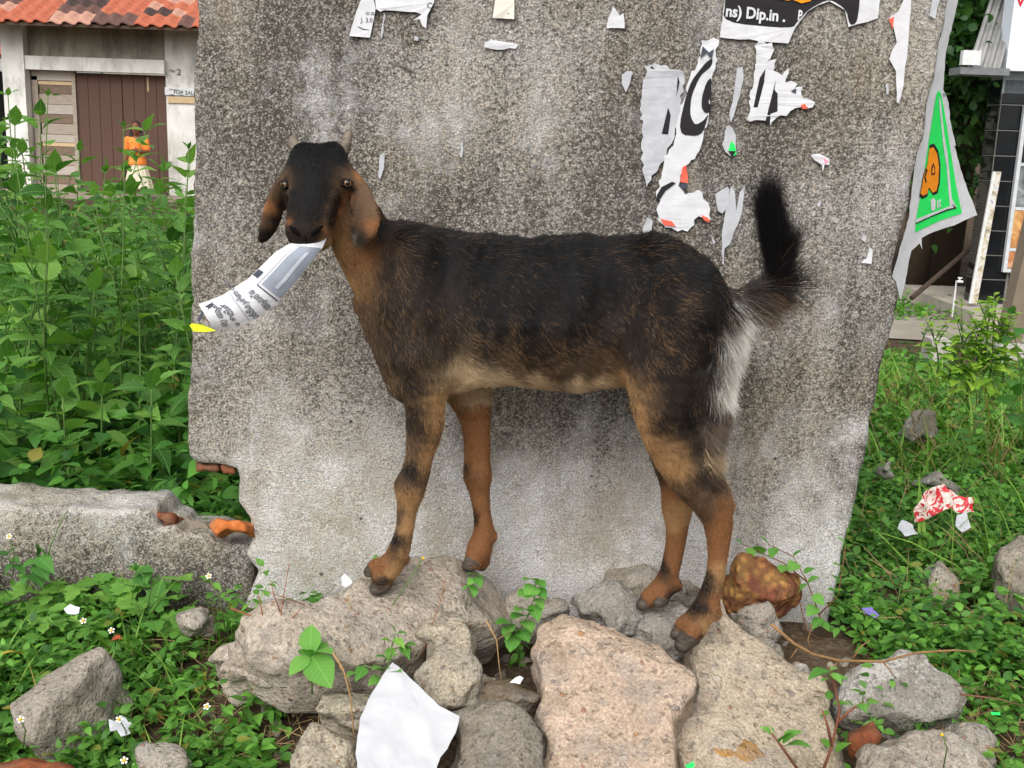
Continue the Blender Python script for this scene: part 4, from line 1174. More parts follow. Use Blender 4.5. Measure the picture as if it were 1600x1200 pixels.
def text_mesh(name, s, size_px, px, py, lift, mat, parent, angle=0.0, shear=0.0, sx=1.0, bold=0.0, mapper=None, align='LEFT'):
    cu = bpy.data.curves.new(name, 'FONT')
    cu.body = s; cu.size = 1.0; cu.shear = shear; cu.offset = bold; cu.resolution_u = 3; cu.align_x = align
    to = bpy.data.objects.new(name, cu); COL.objects.link(to)
    dg = bpy.context.evaluated_depsgraph_get()
    me = bpy.data.meshes.new_from_object(to.evaluated_get(dg))
    bpy.data.objects.remove(to); bpy.data.curves.remove(cu)
    co = np.empty(len(me.vertices) * 3); me.vertices.foreach_get('co', co); co = co.reshape(-1, 3)
    a = math.radians(angle)
    u = co[:, 0] * size_px * sx; v = -co[:, 1] * size_px
    X = px + u * math.cos(a) - v * math.sin(a); Yp = py + u * math.sin(a) + v * math.cos(a)
    mp = mapper or (lambda x, y: wp(x, y, lift))
    W = [mp(x, y) for x, y in zip(X, Yp)]
    faces = [tuple(p.vertices) for p in me.polygons]
    bpy.data.meshes.remove(me)
    return obj(name, W, faces, mat, parent, smooth=False)

# black poster with white print, its lower half torn in a round bite
r_ = poster('black poster with orange and white letters, torn in a round bite', [(1134, -260), (1133, 0), (1125, 58), (1232, 68), (1242, 44), (1262, 18), (1296, 2), (1320, 16), (1326, 42), (1340, 38), (1372, 28), (1376, -10), (1384, -240)], .007, seed=2, jag=.7, curl=.001,
   prints=[('ink_band', [(1136, -200), (1134, 0), (1129, 35), (1238, 45), (1247, 32), (1264, 14), (1296, -3), (1322, 14), (1328, 40), (1339, 36), (1344, 0), (1350, -200)], PK)])
text_mesh('lettering', 'ns) Dip.in .', 25, 1133, 25, .0105, PW, r_, 5.5, 0, .86, .03)
text_mesh('lettering', 'P', 22, 1246, 31, .0105, PW, r_, 5.5, 0, .6, .03)
sheet('lettering', [(1212, -14), (1216, -2), (1232, 1), (1246, -4), (1258, -8), (1252, -20), (1230, -12)], .0105, PO, r_)
sheet('lettering', [(1240, 0), (1252, 5), (1266, 2), (1274, -8), (1262, -8)], .0107, PO, r_)
sheet('lettering', [(1290, -22), (1300, -8), (1312, -12), (1330, -30)], .0105, PO, r_)
poster('white strip of torn poster with a red corner beside the green poster', [(1408, -240), (1420, -120), (1412, 0), (1404, 18), (1390, 28), (1396, 42), (1401, 66), (1390, 92), (1400, 112), (1401, 160), (1405, 162), (1417, 90), (1424, 0), (1440, -240)], .0065, PW, .8, 5,
   prints=[('red_corner', [(1389, 30), (1397, 26), (1395, 46)], PR)])
poster('narrow grey paper strip high on the wall', [(1452, -200), (1462, -80), (1458, 0), (1452, 24), (1462, 30), (1468, 0), (1484, -180)], .006, PG, 1.0, 7)
# N G poster
r_ = poster('torn white poster strip with part of a black letter N', [(1008, 103), (1026, 100), (1046, 108), (1066, 110), (1070, 130), (1064, 165), (1050, 225), (1032, 255), (1018, 280), (1010, 292), (1004, 270), (1004, 215), (1000, 185), (1003, 150)], .006, PG, 2.0, 11, step=7,
   prints=[('ink_band', [(1044, 168), (1034, 209), (1044, 210), (1048, 180)], PK), ('ink_band', [(1059, 118), (1057, 150), (1062, 128)], PK), ('ink_band', [(1018, 103), (1016, 107), (1024, 108)], PK)])
r_ = poster('torn white poster with black block and white letter G', [(1096, 62), (1124, 62), (1118, 100), (1112, 130), (1108, 175), (1098, 220), (1076, 256), (1060, 290), (1070, 305), (1090, 296), (1106, 318), (1110, 345), (1092, 338), (1085, 352), (1074, 361), (1050, 356), (1028, 345), (1026, 300), (1036, 262), (1056, 212), (1064, 165), (1076, 130), (1090, 100)], .007, PW, 2.0, 12, step=7, curl=.002,
   prints=[('ink_band', [(1076, 132), (1058, 210), (1097, 213), (1108, 176), (1100, 188), (1086, 196), (1078, 180), (1080, 150), (1094, 118), (1112, 104), (1114, 90), (1102, 98)], PK),
           ('ink_band', [(1112, 120), (1104, 128), (1097, 150), (1096, 168), (1102, 177), (1110, 175), (1113, 164), (1107, 162), (1108, 154), (1112, 154)], PK),
           ('ink_band', [(1026, 305), (1028, 316), (1040, 298), (1056, 286), (1050, 284), (1034, 292)], PK),
           ('ink_band', [(1062, 288), (1072, 286), (1076, 294), (1066, 296)], PDB),
           ('red_streak', [(1032, 342), (1050, 346), (1056, 354), (1038, 352)], PR), ('red_streak', [(1096, 336), (1106, 340), (1110, 348), (1100, 344)], PR),
           ('ink_band', [(1098, 72), (1094, 92), (1104, 82), (1112, 92), (1116, 76), (1108, 82)], PDB)])
poster('bright red shred of paper above the circle poster', [(1066, 262), (1072, 258), (1075, 286), (1063, 284)], .0085, PR, .5, 13, cat='paper scrap', name='paper_scrap')
# I S piece
r_ = poster('frayed white poster piece with a slanting black stroke', [(1184, 66), (1206, 66), (1200, 100), (1212, 92), (1208, 112), (1222, 118), (1234, 106), (1228, 128), (1246, 130), (1240, 138), (1254, 134), (1252, 150), (1274, 160), (1270, 168), (1246, 168), (1220, 182), (1203, 196), (1186, 188), (1167, 188), (1172, 150), (1180, 108)], .0065, PW, 2.2, 14, step=6,
   prints=[('ink_band', [(1196, 108), (1187, 122), (1173, 187), (1178, 188), (1186, 160), (1194, 128)], PK), ('ink_band', [(1212, 126), (1206, 150), (1196, 190), (1203, 195), (1204, 178), (1215, 174), (1215, 146), (1210, 140)], PK),
           ('red_streak', [(1251, 164), (1258, 162), (1262, 170), (1254, 170)], PR), ('ink_band', [(1236, 142), (1244, 138), (1244, 146)], PDB)])
def scrap(px, label, mat=PG, seed=0, group=None, prints=(), jag=.7):
    return poster(label, px, .0055, mat, jag, seed, prints, 'paper scrap', group, 'paper_scrap', .002, 9)
scrap([(1152, 106), (1160, 104), (1162, 124), (1156, 150), (1150, 170), (1142, 192), (1140, 180), (1146, 150)], 'long thin white shred of paper beside the letter G', PG, 20)
scrap([(1136, 196), (1144, 198), (1150, 212), (1150, 236), (1142, 244), (1134, 238), (1128, 225)], 'diamond shaped paper scrap with a green patch', PG, 21, prints=[('green_patch', [(1143, 220), (1138, 234), (1146, 244), (1151, 240), (1148, 226)], PGR), ('ink_patch', [(1138, 236), (1150, 236), (1144, 246)], PK)])
scrap([(1118, 304), (1136, 292), (1140, 296), (1138, 318), (1128, 334), (1122, 330)], 'frayed pale scrap left of the long pointed shred', PG, 22)
scrap([(1142, 290), (1148, 300), (1150, 330), (1156, 300), (1164, 292), (1160, 330), (1152, 352), (1140, 382), (1132, 388), (1131, 414), (1128, 412), (1128, 376), (1132, 340), (1136, 312)], 'long white shred tapering to a point above the tail', PG, 23)
scrap([(1266, 242), (1280, 240), (1296, 248), (1296, 258), (1288, 258), (1286, 268), (1284, 258), (1272, 250)], 'small white and pink scrap near the wall edge', PW, 24, prints=[('pink_smear', [(1286, 246), (1295, 252), (1290, 257)], paper_mat('pink_ink', lin(240, 150, 170)))])
scrap([(948, 38), (958, 10), (968, 24), (974, 20), (976, 44), (948, 44)], 'small triangular white scrap above the goat, frayed at its peak', PW, 25)
scrap([(972, 118), (980, 110), (988, 112), (984, 130), (978, 144), (971, 130)], 'little white flake left of the letter N poster', PG, 26)
scrap([(758, 66), (768, 62), (790, 66), (810, 70), (806, 76), (776, 78), (756, 74)], 'thin white smear of paper high above the goat', PW, 27, prints=[('ink_patch', [(762, 68), (776, 68), (764, 73)], PDB)])
scrap([(594, 242), (601, 238), (600, 262), (594, 280), (590, 276)], 'thin white shred of paper just right of the horn', PG, 28)
scrap([(1012, 340), (1020, 344), (1018, 360), (1006, 366), (1004, 356)], 'whitish paper flake just above the goat back', PG, 29)
scrap([(1358, 386), (1364, 390), (1362, 412), (1345, 410), (1354, 404)], 'white triangular scrap low by the wall edge', PW, 30)
scrap([(1384, 132), (1388, 130), (1388, 148), (1385, 146)], 'tiny paper fleck stuck on the wall', PG, 31, 'tiny paper flecks')
scrap([(1276, 318), (1282, 312), (1284, 318), (1278, 324)], 'tiny paper fleck stuck on the wall', PG, 32, 'tiny paper flecks')
scrap([(1348, 366), (1354, 370), (1352, 378), (1346, 374)], 'tiny paper fleck stuck on the wall', PG, 33, 'tiny paper flecks')
scrap([(648, 56), (654, 58), (652, 64), (647, 62)], 'tiny paper fleck stuck on the wall', PG, 34, 'tiny paper flecks')
scrap([(1112, 368), (1118, 378), (1114, 382)], 'tiny paper fleck stuck on the wall', PG, 35, 'tiny paper flecks')
scrap([(720, 222), (723, 222), (722, 246), (719, 244)], 'tiny paper fleck stuck on the wall', PG, 36, 'tiny paper flecks')
# upper left pieces
r_ = poster('white poster piece with a grey number, narrow top', [(578, -120), (572, -40), (566, -4), (556, 20), (545, 56), (578, 59), (584, 30), (587, 12), (582, -8), (596, -110)], .006, PW, .8, 40)
text_mesh('lettering', 'J. 3.0', 10.5, 563.5, 34.5, .0082, PDB, r_, 2, 0, .9)
text_mesh('lettering', 'തമ', 8, 571, 23, .0082, PDB, r_, 2)
sheet('ink_line', [(560, 41), (568, 45), (577, 46.5), (577, 47.5), (567, 46.3), (559.5, 42)], .0082, PDB, r_)
r_ = poster('white poster with straight lower edge and torn corner', [(590, -140), (586, 0), (588, 14), (594, 18), (600, 16), (650, 19), (658, 22), (646, 32), (656, 30), (660, 40), (666, 44), (668, 24), (678, 4), (686, -130)], .006, PW, .9, 41)
text_mesh('lettering', 'C', 13, 666, 12, .0085, PDB, r_, 8)
scrap([(600, 20), (602, 24), (599, 50), (596, 62), (594, 58), (598, 34)], 'thin vertical shred below the straight edged poster', PG, 42)
r_ = poster('cream paper label under a black band at the wall top', [(774, -90), (774, 0), (770, 28), (803, 30), (804, 4), (806, -90)], .006, paper_mat('cream_paper', lin(226, 220, 208)), .5, 43,
   prints=[('ink_band', [(775, -60), (774, 4), (803, 6), (805, -60)], PK), ('ink_patch', [(792, 22), (795, 20), (797, 23)], PK)])

# green poster: pasted on the wall edge, most of it hanging free to the side
def green_poster():
    root = thing('hanging_poster', 'green and white poster with orange letters hanging off the wall edge', 'poster', wp(1410, 470, .01))
    def mp(px, py):
        """left of the wall edge it lies on the wall; to the right it swings back and outwards"""
        edge = 1490 - .2093 * py
        d = max(0.0, px - edge + 22)
        return on_plane(px, py, (0, WY - .010 + .0020 * d - .000004 * d * d, 0), np.array([0, 1.0, 0]))
    def patch(name, px, mat, off=0.0, step=8, jag=0.0, seed=1, both=True):
        pts = dense(px, step, jag, seed=seed)
        # triangulate with inner points for curvature
        me = bmesh.new()
        vs = [me.verts.new((p[0], p[1], 0)) for p in pts]
        for t3 in tri_fill(pts): me.faces.new([vs[i3] for i3 in t3])
        for _ in range(5):
            bmesh.ops.subdivide_edges(me, edges=[e for e in me.edges if e.calc_length() > 7], cuts=1)
            bmesh.ops.triangulate(me, faces=me.faces[:])
        me.verts.index_update()
        V = [np.array(mp(q.co.x, q.co.y)) + np.array([-.3, -1, 0]) * off * 1.6 for q in me.verts]
        Fc = []
        for t in me.faces:
            idx = [q.index for q in t.verts]
            a, b, c = V[idx[0]], V[idx[1]], V[idx[2]]
            Fc.append(tuple(idx) if np.cross(b - a, c - a)[1] < 0 else tuple(idx[::-1]))
        me.free()
        return obj(name, V, Fc, mat, root, smooth=True)
    patch('paper', [(1500, -60), (1497, 0), (1488, 40), (1478, 80), (1474, 140), (1482, 160), (1484, 185), (1488, 205), (1494, 228), (1491, 228), (1506, 280), (1527, 336), (1490, 352), (1460, 362), (1440, 372), (1441, 390), (1437, 380), (1424, 392), (1408, 470), (1400, 440), (1394, 432), (1420, 340), (1430, 250), (1440, 150), (1450, 110), (1464, 60), (1474, 0), (1476, -60)], PW, 0, seed=2, jag=.4)
    patch('green_print', [(1464, 144), (1469, 142), (1474, 165), (1480, 200), (1486, 240), (1494, 290), (1503, 333), (1470, 344), (1430, 363), (1431, 345), (1442, 285), (1452, 215), (1460, 165)], PGR, .0012)
    patch('print_border', [(1467, 150), (1470, 160), (1473, 190), (1476, 215), (1481, 245), (1484, 280), (1487, 310), (1495, 325), (1480, 328), (1455, 338), (1431, 348), (1432, 342), (1455, 333), (1484, 322), (1482, 300), (1479, 260), (1474, 230), (1471, 200), (1468, 170)], PW, .0020)
    patch('print_border', [(1487, 318), (1495, 325), (1480, 329), (1455, 339), (1431, 350), (1431, 348), (1455, 337), (1480, 326.5), (1491, 324)], PK, .0026)
    for g in ([(1452, 232), (1458, 230), (1464, 240), (1467, 260), (1466, 285), (1463, 298), (1457, 301), (1451, 292), (1449, 302), (1442, 306), (1438, 302), (1441, 288), (1444, 270), (1449, 258)],):
        c = np.mean(g, axis=0)
        patch('lettering', [tuple(c + (np.array(q) - c) * 1.14 + np.array([.6, .6])) for q in g], PK, .0022)
        patch('lettering', g, PO, .0030)
    patch('lettering', [(1455, 262), (1458, 254), (1461, 262), (1461, 272), (1455, 274)], PK, .0036)
    patch('lettering', [(1456.5, 265), (1458.3, 259), (1459.8, 264), (1459.6, 270), (1456.4, 271)], PO, .0042)
    patch('lettering', [(1447, 262), (1449, 266), (1446, 276), (1448, 284), (1446, 286), (1444, 276)], PK, .0036)
    patch('lettering', [(1454, 312), (1459, 309), (1462, 314), (1461, 327), (1457, 330), (1455, 328)], PW, .0024)
    patch('lettering', [(1463.5, 314), (1465.5, 312), (1466.5, 325), (1464.5, 326)], PW, .0024)
    patch('lettering', [(1467, 313), (1470, 311), (1470, 314), (1468.5, 316), (1469, 321), (1471, 320), (1470, 324), (1467.5, 323)], PW, .0024)
    patch('lettering', [(1473.5, 146), (1477, 145), (1478, 150), (1474, 151)], PB, .0012)
    return root
green_poster()

# the paper strip in the goat's mouth
def strip_paper():
    HYp = GY - .075
    # centre line px, depth, half width vector px
    L = [(487, 374, -.070, (497-487+17, -6)), (470, 388, -.088, (27, 9)), (448, 412, -.100, (27, 14)), (424, 442, -.106, (26, 18)), (400, 464, -.108, (22, 22)), (376, 480, -.108, (18, 26)), (350, 491, -.108, (9, 27)), (328, 496, -.106, (6, 21)), (310, 499, -.108, (6, 18))]
    L = [(490, 372, -.068, (22, -3)), (478, 384, -.084, (26, 3)), (458, 402, -.096, (28, 8)), (434, 430, -.104, (26, 14)), (410, 455, -.108, (23, 19)), (386, 472, -.110, (20, 23)), (362, 486, -.110, (14, 25)), (340, 492, -.110, (12, 23)), (322, 495, -.111, (12, 20))]
    L = np.array([(a, b, c, d[0], d[1]) for a, b, c, d in L], float)
    t = np.arange(len(L))
    def S(u, v):
        """u 0..1 mouth to tip, v -1..1 across"""
        k = u * (len(L) - 1)
        c = [np.interp(k, t, L[:, i]) for i in range(5)]
        cup = .012 * v * v
        return P(c[0] + v * c[3], c[1] + v * c[4], HYp + c[2] + cup)
    root = thing('paper_strip', 'torn white strip of printed paper dangling from the goat mouth', 'paper', S(1, 0))
    nu, nv = 40, 8
    V = [S(i / nu, -1 + 2 * j / nv) for i in range(nu + 1) for j in range(nv + 1)]
    F = [(i*(nv+1)+j, i*(nv+1)+j+1, (i+1)*(nv+1)+j+1, (i+1)*(nv+1)+j) for i in range(nu) for j in range(nv)]
    a, b, c = (np.array(V[q]) for q in F[0][:3])
    if np.cross(b - a, c - a)[1] > 0: F = [q[::-1] for q in F]
    obj('paper', V, F, PW, root)
    def quad(name, u0, u1, v0, v1, mat, off=.0014, n=8):
        vs = [S(u0 + (u1 - u0) * i / n, v0 + (v1 - v0) * j / n) + np.array([0, -off, 0]) for i in range(n + 1) for j in range(n + 1)]
        fs = [(i*(n+1)+j, i*(n+1)+j+1, (i+1)*(n+1)+j+1, (i+1)*(n+1)+j) for i in range(n) for j in range(n)]
        a, b, c = (np.array(vs[q]) for q in fs[0][:3])
        if np.cross(b - a, c - a)[1] > 0: fs = [q[::-1] for q in fs]
        return obj(name, vs, fs, mat, root)
    quad('printed_picture', .13, .47, -.30, .96, PB)
    quad('picture_frame', .485, .492, -.45, .95, PDB)
    quad('picture_frame', .12, .485, -.45, -.43, PDB, .0012)
    quad('ink_patch', .40, .455, -.98, -.68, PDB, .0014)
    quad('ink_line', .685, .69, -.95, .9, PB, .0014)
    quad('printed_highlight', .18, .44, .34, .55, paper_mat('picture_light', lin(190, 196, 206)), .0022)
    def tx(s, size, u, v, ang):
        # text reads upside down: v runs right to left, u runs upwards
        def mp(x, y): return S(u - y, v - x) + np.array([0, -.0018, 0])
        return text_mesh('lettering', s, size, 0, 0, 0, PDB, root, ang, 0, 1.0, .01, mapper=lambda x, y: mp(x * 5.2, y))
    tx('ആലത്ത', .062, .535, .98, 0)
    tx('ശ്രീകൃഷ്ണ വിലാ', .060, .625, .98, 0)
    tx('ം ളരിള്', .085, .745, .90, 0)
    tx('രൂ ആള', .080, .835, .80, 0)
    tx('D', .05, .415, -.75, 0)
    # folded tip showing the dark and the yellow back
    def back(name, px, d, mat):
        Vb = [P(a, b, HYp + d + dd) for a, b, dd in px]
        Fb = [tuple(range(len(Vb)))]
        a, b, c = Vb[0], Vb[1], Vb[2]
        if np.cross(b - a, c - a)[1] > 0: Fb = [Fb[0][::-1]]
        return obj(name, Vb, Fb, mat, root, smooth=False)
    back('folded_edge', [(309, 500, .002), (318, 480, .004), (334, 471, .002), (330, 478, 0), (318, 492, 0), (312, 503, 0)], -.1085, PDB)
    back('folded_edge', [(296, 508, 0), (300, 505, 0), (316, 507, 0), (330, 513, .002), (338, 517, .002), (318, 519, 0), (302, 518, 0)], -.112, PY)
    return root
strip_paper()
# ================================================================= house at the left, shop at the right
HYY = 20.0
def hx(px, py, Y=HYY): return P(px, py, Y)
M_LIME = N('limewash', .9, .15)
_n = M_LIME
_c = _n.ramp(_n.noise(1.6, 5), [(.3, lin(198, 196, 190)), (.6, lin(228, 227, 222))])
_c = _n.mix(_n.ramp(_n.noise(2.4, 6, .7, vec=_n.mapping((1, 1, .4))), [(.5, 0.0), (.75, .75)]), _c, lin(112, 108, 98))
_n.color(_c); _n.bump(_n.noise(14, 4), .3, .02)
M_LIME = M_LIME.mat
M_PLASTER = N('dirty_plaster', .9, .15); _n = M_PLASTER
_n.color(_n.mix(_n.ramp(_n.noise(2.0, 6, .7, vec=_n.mapping((1.4, 1, .5))), [(.4, 0.0), (.7, .85)]), lin(172, 166, 152), lin(92, 88, 78)))
M_PLASTER = M_PLASTER.mat
def wood_mat(name, a, b):
    m = N(name, .75, .25)
    m.color(m.mix(m.rand(), m.ramp(m.noise(10, 6, .7, vec=m.mapping((9, 1, .6))), [(.3, a), (.7, b)]), m.ramp(m.noise(8, 6, .7, vec=m.mapping((9, 1, .6), (3, 0, 5))), [(.25, a), (.8, b)])))
    m.bump(m.noise(12, 5, vec=m.mapping((20, 1, 1))), .3, .01)
    return m.mat
M_DOOR = wood_mat('brown_door_wood', lin(84, 62, 54), lin(104, 80, 70))
def plank_mat(name, a, b):
    m = N(name, .85, .15)
    m.color(m.ramp(m.noise(9, 6, .7, vec=m.mapping((.7, 1, 9))), [(.3, a), (.7, b)])); return m.mat
M_PLANKS = [plank_mat('grey_plank', lin(140, 128, 116), lin(184, 172, 158)), plank_mat('brown_plank', lin(104, 88, 76), lin(140, 122, 106)), plank_mat('pale_plank', lin(190, 164, 128), lin(212, 188, 152)), plank_mat('worn_plank', lin(156, 146, 136), lin(196, 188, 178))]
def tile_mat(name, a, b):
    m = N(name, .85, .2)
    m.color(m.mix(m.ramp(m.noise(5, 5), [(.45, 0.0), (.75, .6)]), m.ramp(m.noise(12, 4), [(.3, a), (.7, b)]), lin(84, 58, 50))); return m.mat
M_TILE = [tile_mat('red_tile', lin(168, 92, 68), lin(198, 116, 90)), tile_mat('dark_tile', lin(88, 66, 62), lin(120, 92, 84)), tile_mat('pink_tile', lin(176, 130, 112), lin(204, 160, 140)), tile_mat('black_tile', lin(56, 48, 46), lin(82, 70, 66))]
M_VOID = plain('dark_room', (.012, .012, .012), .9, .1)  # near-black colour standing in for unlit interiors

gz0 = .26
HOUSE = thing('house', 'old whitewashed house with red tiled roof and wide brown wooden door', 'house', (hx(160, 300)[0], HYY, gz0))
def hbox(name, l, t, r_, b, y0, y1, mat, parent=HOUSE):
    """l,t,r,b px on the facade plane -> box from y0 to y1"""
    a = hx(l, t); c = hx(r_, b)
    mb = MB(); mb.box((min(a[0], c[0]), y0, min(a[2], c[2])), (max(a[0], c[0]), y1, max(a[2], c[2])))
    return mb.build(name, mat, parent)
zr = lambda px, py: hx(px, py)[2]
xr = lambda px, py=200: hx(px, py)[0]
def wbox(name, x0, x1, z0, z1, y0, y1, mat, parent=HOUSE):
    mb = MB(); mb.box((x0, y0, z0), (x1, y1, z1)); return mb.build(name, mat, parent)
xL, xP = xr(16, 150), xr(50, 150)                 # left pillar
xD0, xD1 = xr(54, 200), xr(264, 200)                # door opening
xE = xD1 + 2.4
zB, zDt, zLt, zE = gz0 - .3, zr(160, 113), zr(160, 92), zr(160, 45)
yf = HYY
wbox('pillar', xL, xP, zB, zE + .05, yf - .25, yf + .05, M_LIME)
wbox('pillar', xD1, xE, zB, zE + .05, yf - .10, yf + .2, M_LIME)
wbox('lintel_beam', xP + .003, xD1 + .02, zDt, zLt, yf - .22, yf + .05, M_LIME)
wbox('upper_wall', xP + .004, xE - .01, zLt + .002, zE + .04, yf - .05, yf + .1, M_PLASTER)
wbox('side_wall', xL + .01, xE - .02, zB, zE, yf + 4.5, yf + 4.7, M_PLASTER)
wbox('threshold', xL - .6, xE + .2, zB - .2, gz0 + .02, yf - .75, yf + .3, plain('threshold_cement', lin(150, 138, 124), .9))
xS = xr(121, 200); xM = xr(193, 200)
# door leaves: boards
nb = 4
for (a, b) in ((xS + .02, xM - .006), (xM + .006, xD1 - .003)):
    leaf = wbox('door', a, b, gz0 + .03, zDt - .02, yf + .02, yf + .05, M_DOOR)
    for k in range(nb):
        w_ = (b - a) / nb
        wbox('plank', a + k * w_ + .004, a + (k + 1) * w_ - .004, gz0 + .035, zDt - .025, yf + .005, yf + .022, M_DOOR, leaf)
wbox('door_slit', xr(230, 130), xr(232, 130), zDt - .30, zDt - .06, yf - .003, yf + .004, M_PLANKS[2])
# boarded panel beside the door
wbox('door_frame', xP + .02, xP + .12, gz0, zDt - .10, yf - .03, yf + .04, M_PLANKS[0])
wbox('door_frame', xS - .05, xS + .015, gz0, zDt - .02, yf - .04, yf + .04, M_PLANKS[0])
wbox('door_frame', xP + .02, xS - .055, zDt - .17, zDt - .003, yf - .03, yf + .04, M_PLANKS[3])
zt = zDt - .18; k = 0
while zt > gz0 + .1:
    h_ = [.07, .15, .18, .17, .16, .19, .14][k % 7]
    wbox('plank', xP + .125 + .02 * (k % 2), xS - .055, zt - h_ + .008, zt, yf - .01 + .006 * (k % 3), yf + .03, M_PLANKS[[2, 1, 0, 3, 1, 0, 3][k % 7]])
    zt -= h_; k += 1
wbox('room_shade_panel', xL, xS, gz0 - .1, zDt, yf + .04, yf + .09, M_VOID)  # near-black sheet painted in for the unlit room behind the boards
# painted number and sign
def htext(name, s, size, px, py, mat, parent, ang=2.0, y=None):
    mp = lambda a, b: on_plane(a, b, (0, (y or yf - .106), 0), np.array([0, 1.0, 0]))
    return text_mesh(name, s, size, px, py, 0, mat, parent, ang, 0, 1.0, .02, mapper=mp)
M_INKB = plain('brown_paint', lin(112, 92, 76))
htext('painted_number', 'No', 7, 264.5, 112.8, M_INKB, HOUSE)
htext('painted_number', '2', 14, 276, 117.4, M_INKB, HOUSE)
sg = thing('sale_sign', 'small hand lettered white board fixed beside the house door', 'sign', hx(281, 148, yf - .13))
wbox('board', xr(261.5, 143), xE - .3, zr(270, 149), zr(270, 137), yf - .14, yf - .115, plain('sign_white', lin(216, 218, 220)), sg)
wbox('batten', xr(265, 143), xE - .3, zr(270, 161), zr(270, 151), yf - .135, yf - .115, M_PLANKS[2], sg)
M_INKS = plain('sign_ink', lin(60, 66, 74))
htext('lettering', 'FOR SALE', 8.2, 271, 146.4, M_INKS, sg, 4, yf - .1425)
for x_, y_, n_ in ((264.5, 139.2, 9), (264.5, 147.2, 5), (281, 148.2, 4)):      # unreadable scrawl
    mb = MB(); q_ = [on_plane(x_ + .8 * i, y_ + .06 * i + (1.1 if i % 2 else -.7) * (1 + .4 * math.sin(i * 3)), (0, yf - .143, 0), np.array([0, 1.0, 0])) for i in range(n_ * 2)]
    mb.tube(q_, .004, 4); mb.build('lettering', M_INKS, sg)
# roof: rows of clay tiles
def tile_mesh():
    n = 6; v, f = [], []
    for j, yy in enumerate((0, .40)):
        for i in range(n + 1):
            x = -.125 + .25 * i / n
            z = .028 * math.sin(i / n * 2 * math.pi)
            v.append((x, yy, z + .025)); v.append((x, yy, z))
    for i in range(n):
        a = 2 * i; b = 2 * (n + 1) + 2 * i
        f += [(a, a + 2, b + 2, b), (a + 1, b + 1, b + 3, a + 3), (a, a + 1, a + 3, a + 2)]
    return v, f
tv, tf = tile_mesh()
tiles = [new_mesh('tile', tv, tf, mm, True) for mm in M_TILE]
slope = math.radians(24)
def roof(parent, x0, x1, yE, zE_, rows, rnd, skip=None, frac=(.55, .25, .15, .05)):
    base = wroof = MB()
    L = rows * .33 + .2
    a = np.array([x0 - .05, yE + .03, zE_ - .02]); d = np.array([0, math.cos(slope), math.sin(slope)]); nrm = np.array([0, -math.sin(slope), math.cos(slope)])
    q = [a, a + np.array([x1 - x0 + .1, 0, 0]), a + np.array([x1 - x0 + .1, 0, 0]) + d * L, a + d * L]
    base.add([p for p in q] + [p - nrm * .05 for p in q], [(0,1,2,3),(7,6,5,4),(0,4,5,1),(1,5,6,2),(2,6,7,3),(3,7,4,0)])
    rf = base.build('roof', M_PLANKS[1], parent)
    for r_ in range(rows):
        dark = False
        for c_ in range(int((x1 - x0) / .24)):
            if c_ % 3 == 0 or rnd.random() < .35: pick = rnd.choice(4, p=frac)
            t = bpy.data.objects.new('tile', tiles[pick]); COL.objects.link(t)
            p = a + d * (r_ * .33 - .04) + nrm * .02 + np.array([.12 + c_ * .24, 0, 0])
            off = np.array(parent.location)
            t.parent = rf; t.location = Vector(p - off) + Vector((0, 0, 0)) if rf.location.length == 0 else Vector(p)
            t.rotation_euler = (slope + math.radians(5), 0, 0)
            t.location.z += float(rnd.normal(0, .006))
    return rf
rn = np.random.default_rng(5)
roof(HOUSE, xr(-14, 40), xE + .25, yf - .95, zr(150, 44) + .0, 4, rn, frac=(.48, .2, .22, .10))

# neighbour shed at the far left
SH = thing('shed', 'low dark shed with tiled and corrugated roof left of the house', 'shed', (xr(-40) - 1.0, HYY + 1.0, gz0))
ys = HYY + 1.2
def mtile(parent, x0, x1, y0, z0, rows):
    roof(parent, x0, x1, y0, z0, rows, rn, frac=(.35, .3, .2, .15))
mtile(SH, xr(-70, 80), xr(10, 80) + .05, ys, P(0, 86, ys)[2], 4)
cm = N('corrugated_sheet', .6, .3); cm.color(cm.ramp(cm.noise(2, 5), [(.3, lin(150, 152, 150)), (.7, lin(190, 192, 190))])); cm = cm.mat
def corrugated(name, x0, x1, y0, z0, y1, z1, parent, mat, pitch=.076, amp=.02, along='x'):
    n = int((x1 - x0) / pitch * 6); v, f = [], []
    for i in range(n + 1):
        x = x0 + (x1 - x0) * i / n; w_ = amp * math.sin(2 * math.pi * (x - x0) / pitch)
        v += [(x, y0, z0 + w_), (x, y1, z1 + w_), (x, y0, z0 + w_ - .008), (x, y1, z1 + w_ - .008)]
    for i in range(n):
        a = 4 * i; f += [(a, a + 4, a + 5, a + 1), (a + 2, a + 3, a + 7, a + 6), (a, a + 2, a + 6, a + 4)]
    return obj(name, v, f, mat, parent)
corrugated('awning', xr(-70, 100), xr(12, 100), ys - .9, P(0, 112, ys - .9)[2], ys + .1, P(0, 86, ys)[2] - .03, SH, cm, .15, .03)
wbox('wall', xr(-70, 100), xr(12, 100), gz0 - .3, P(0, 100, ys)[2], ys + .3, ys + .4, M_VOID, SH)  # wall coloured near-black, standing in for the shed's unlit inside
wbox('post', xr(4, 200), xr(9, 200), gz0 - .3, P(0, 108, ys)[2] - .06, ys - .8, ys - .7, M_PLANKS[1], SH)

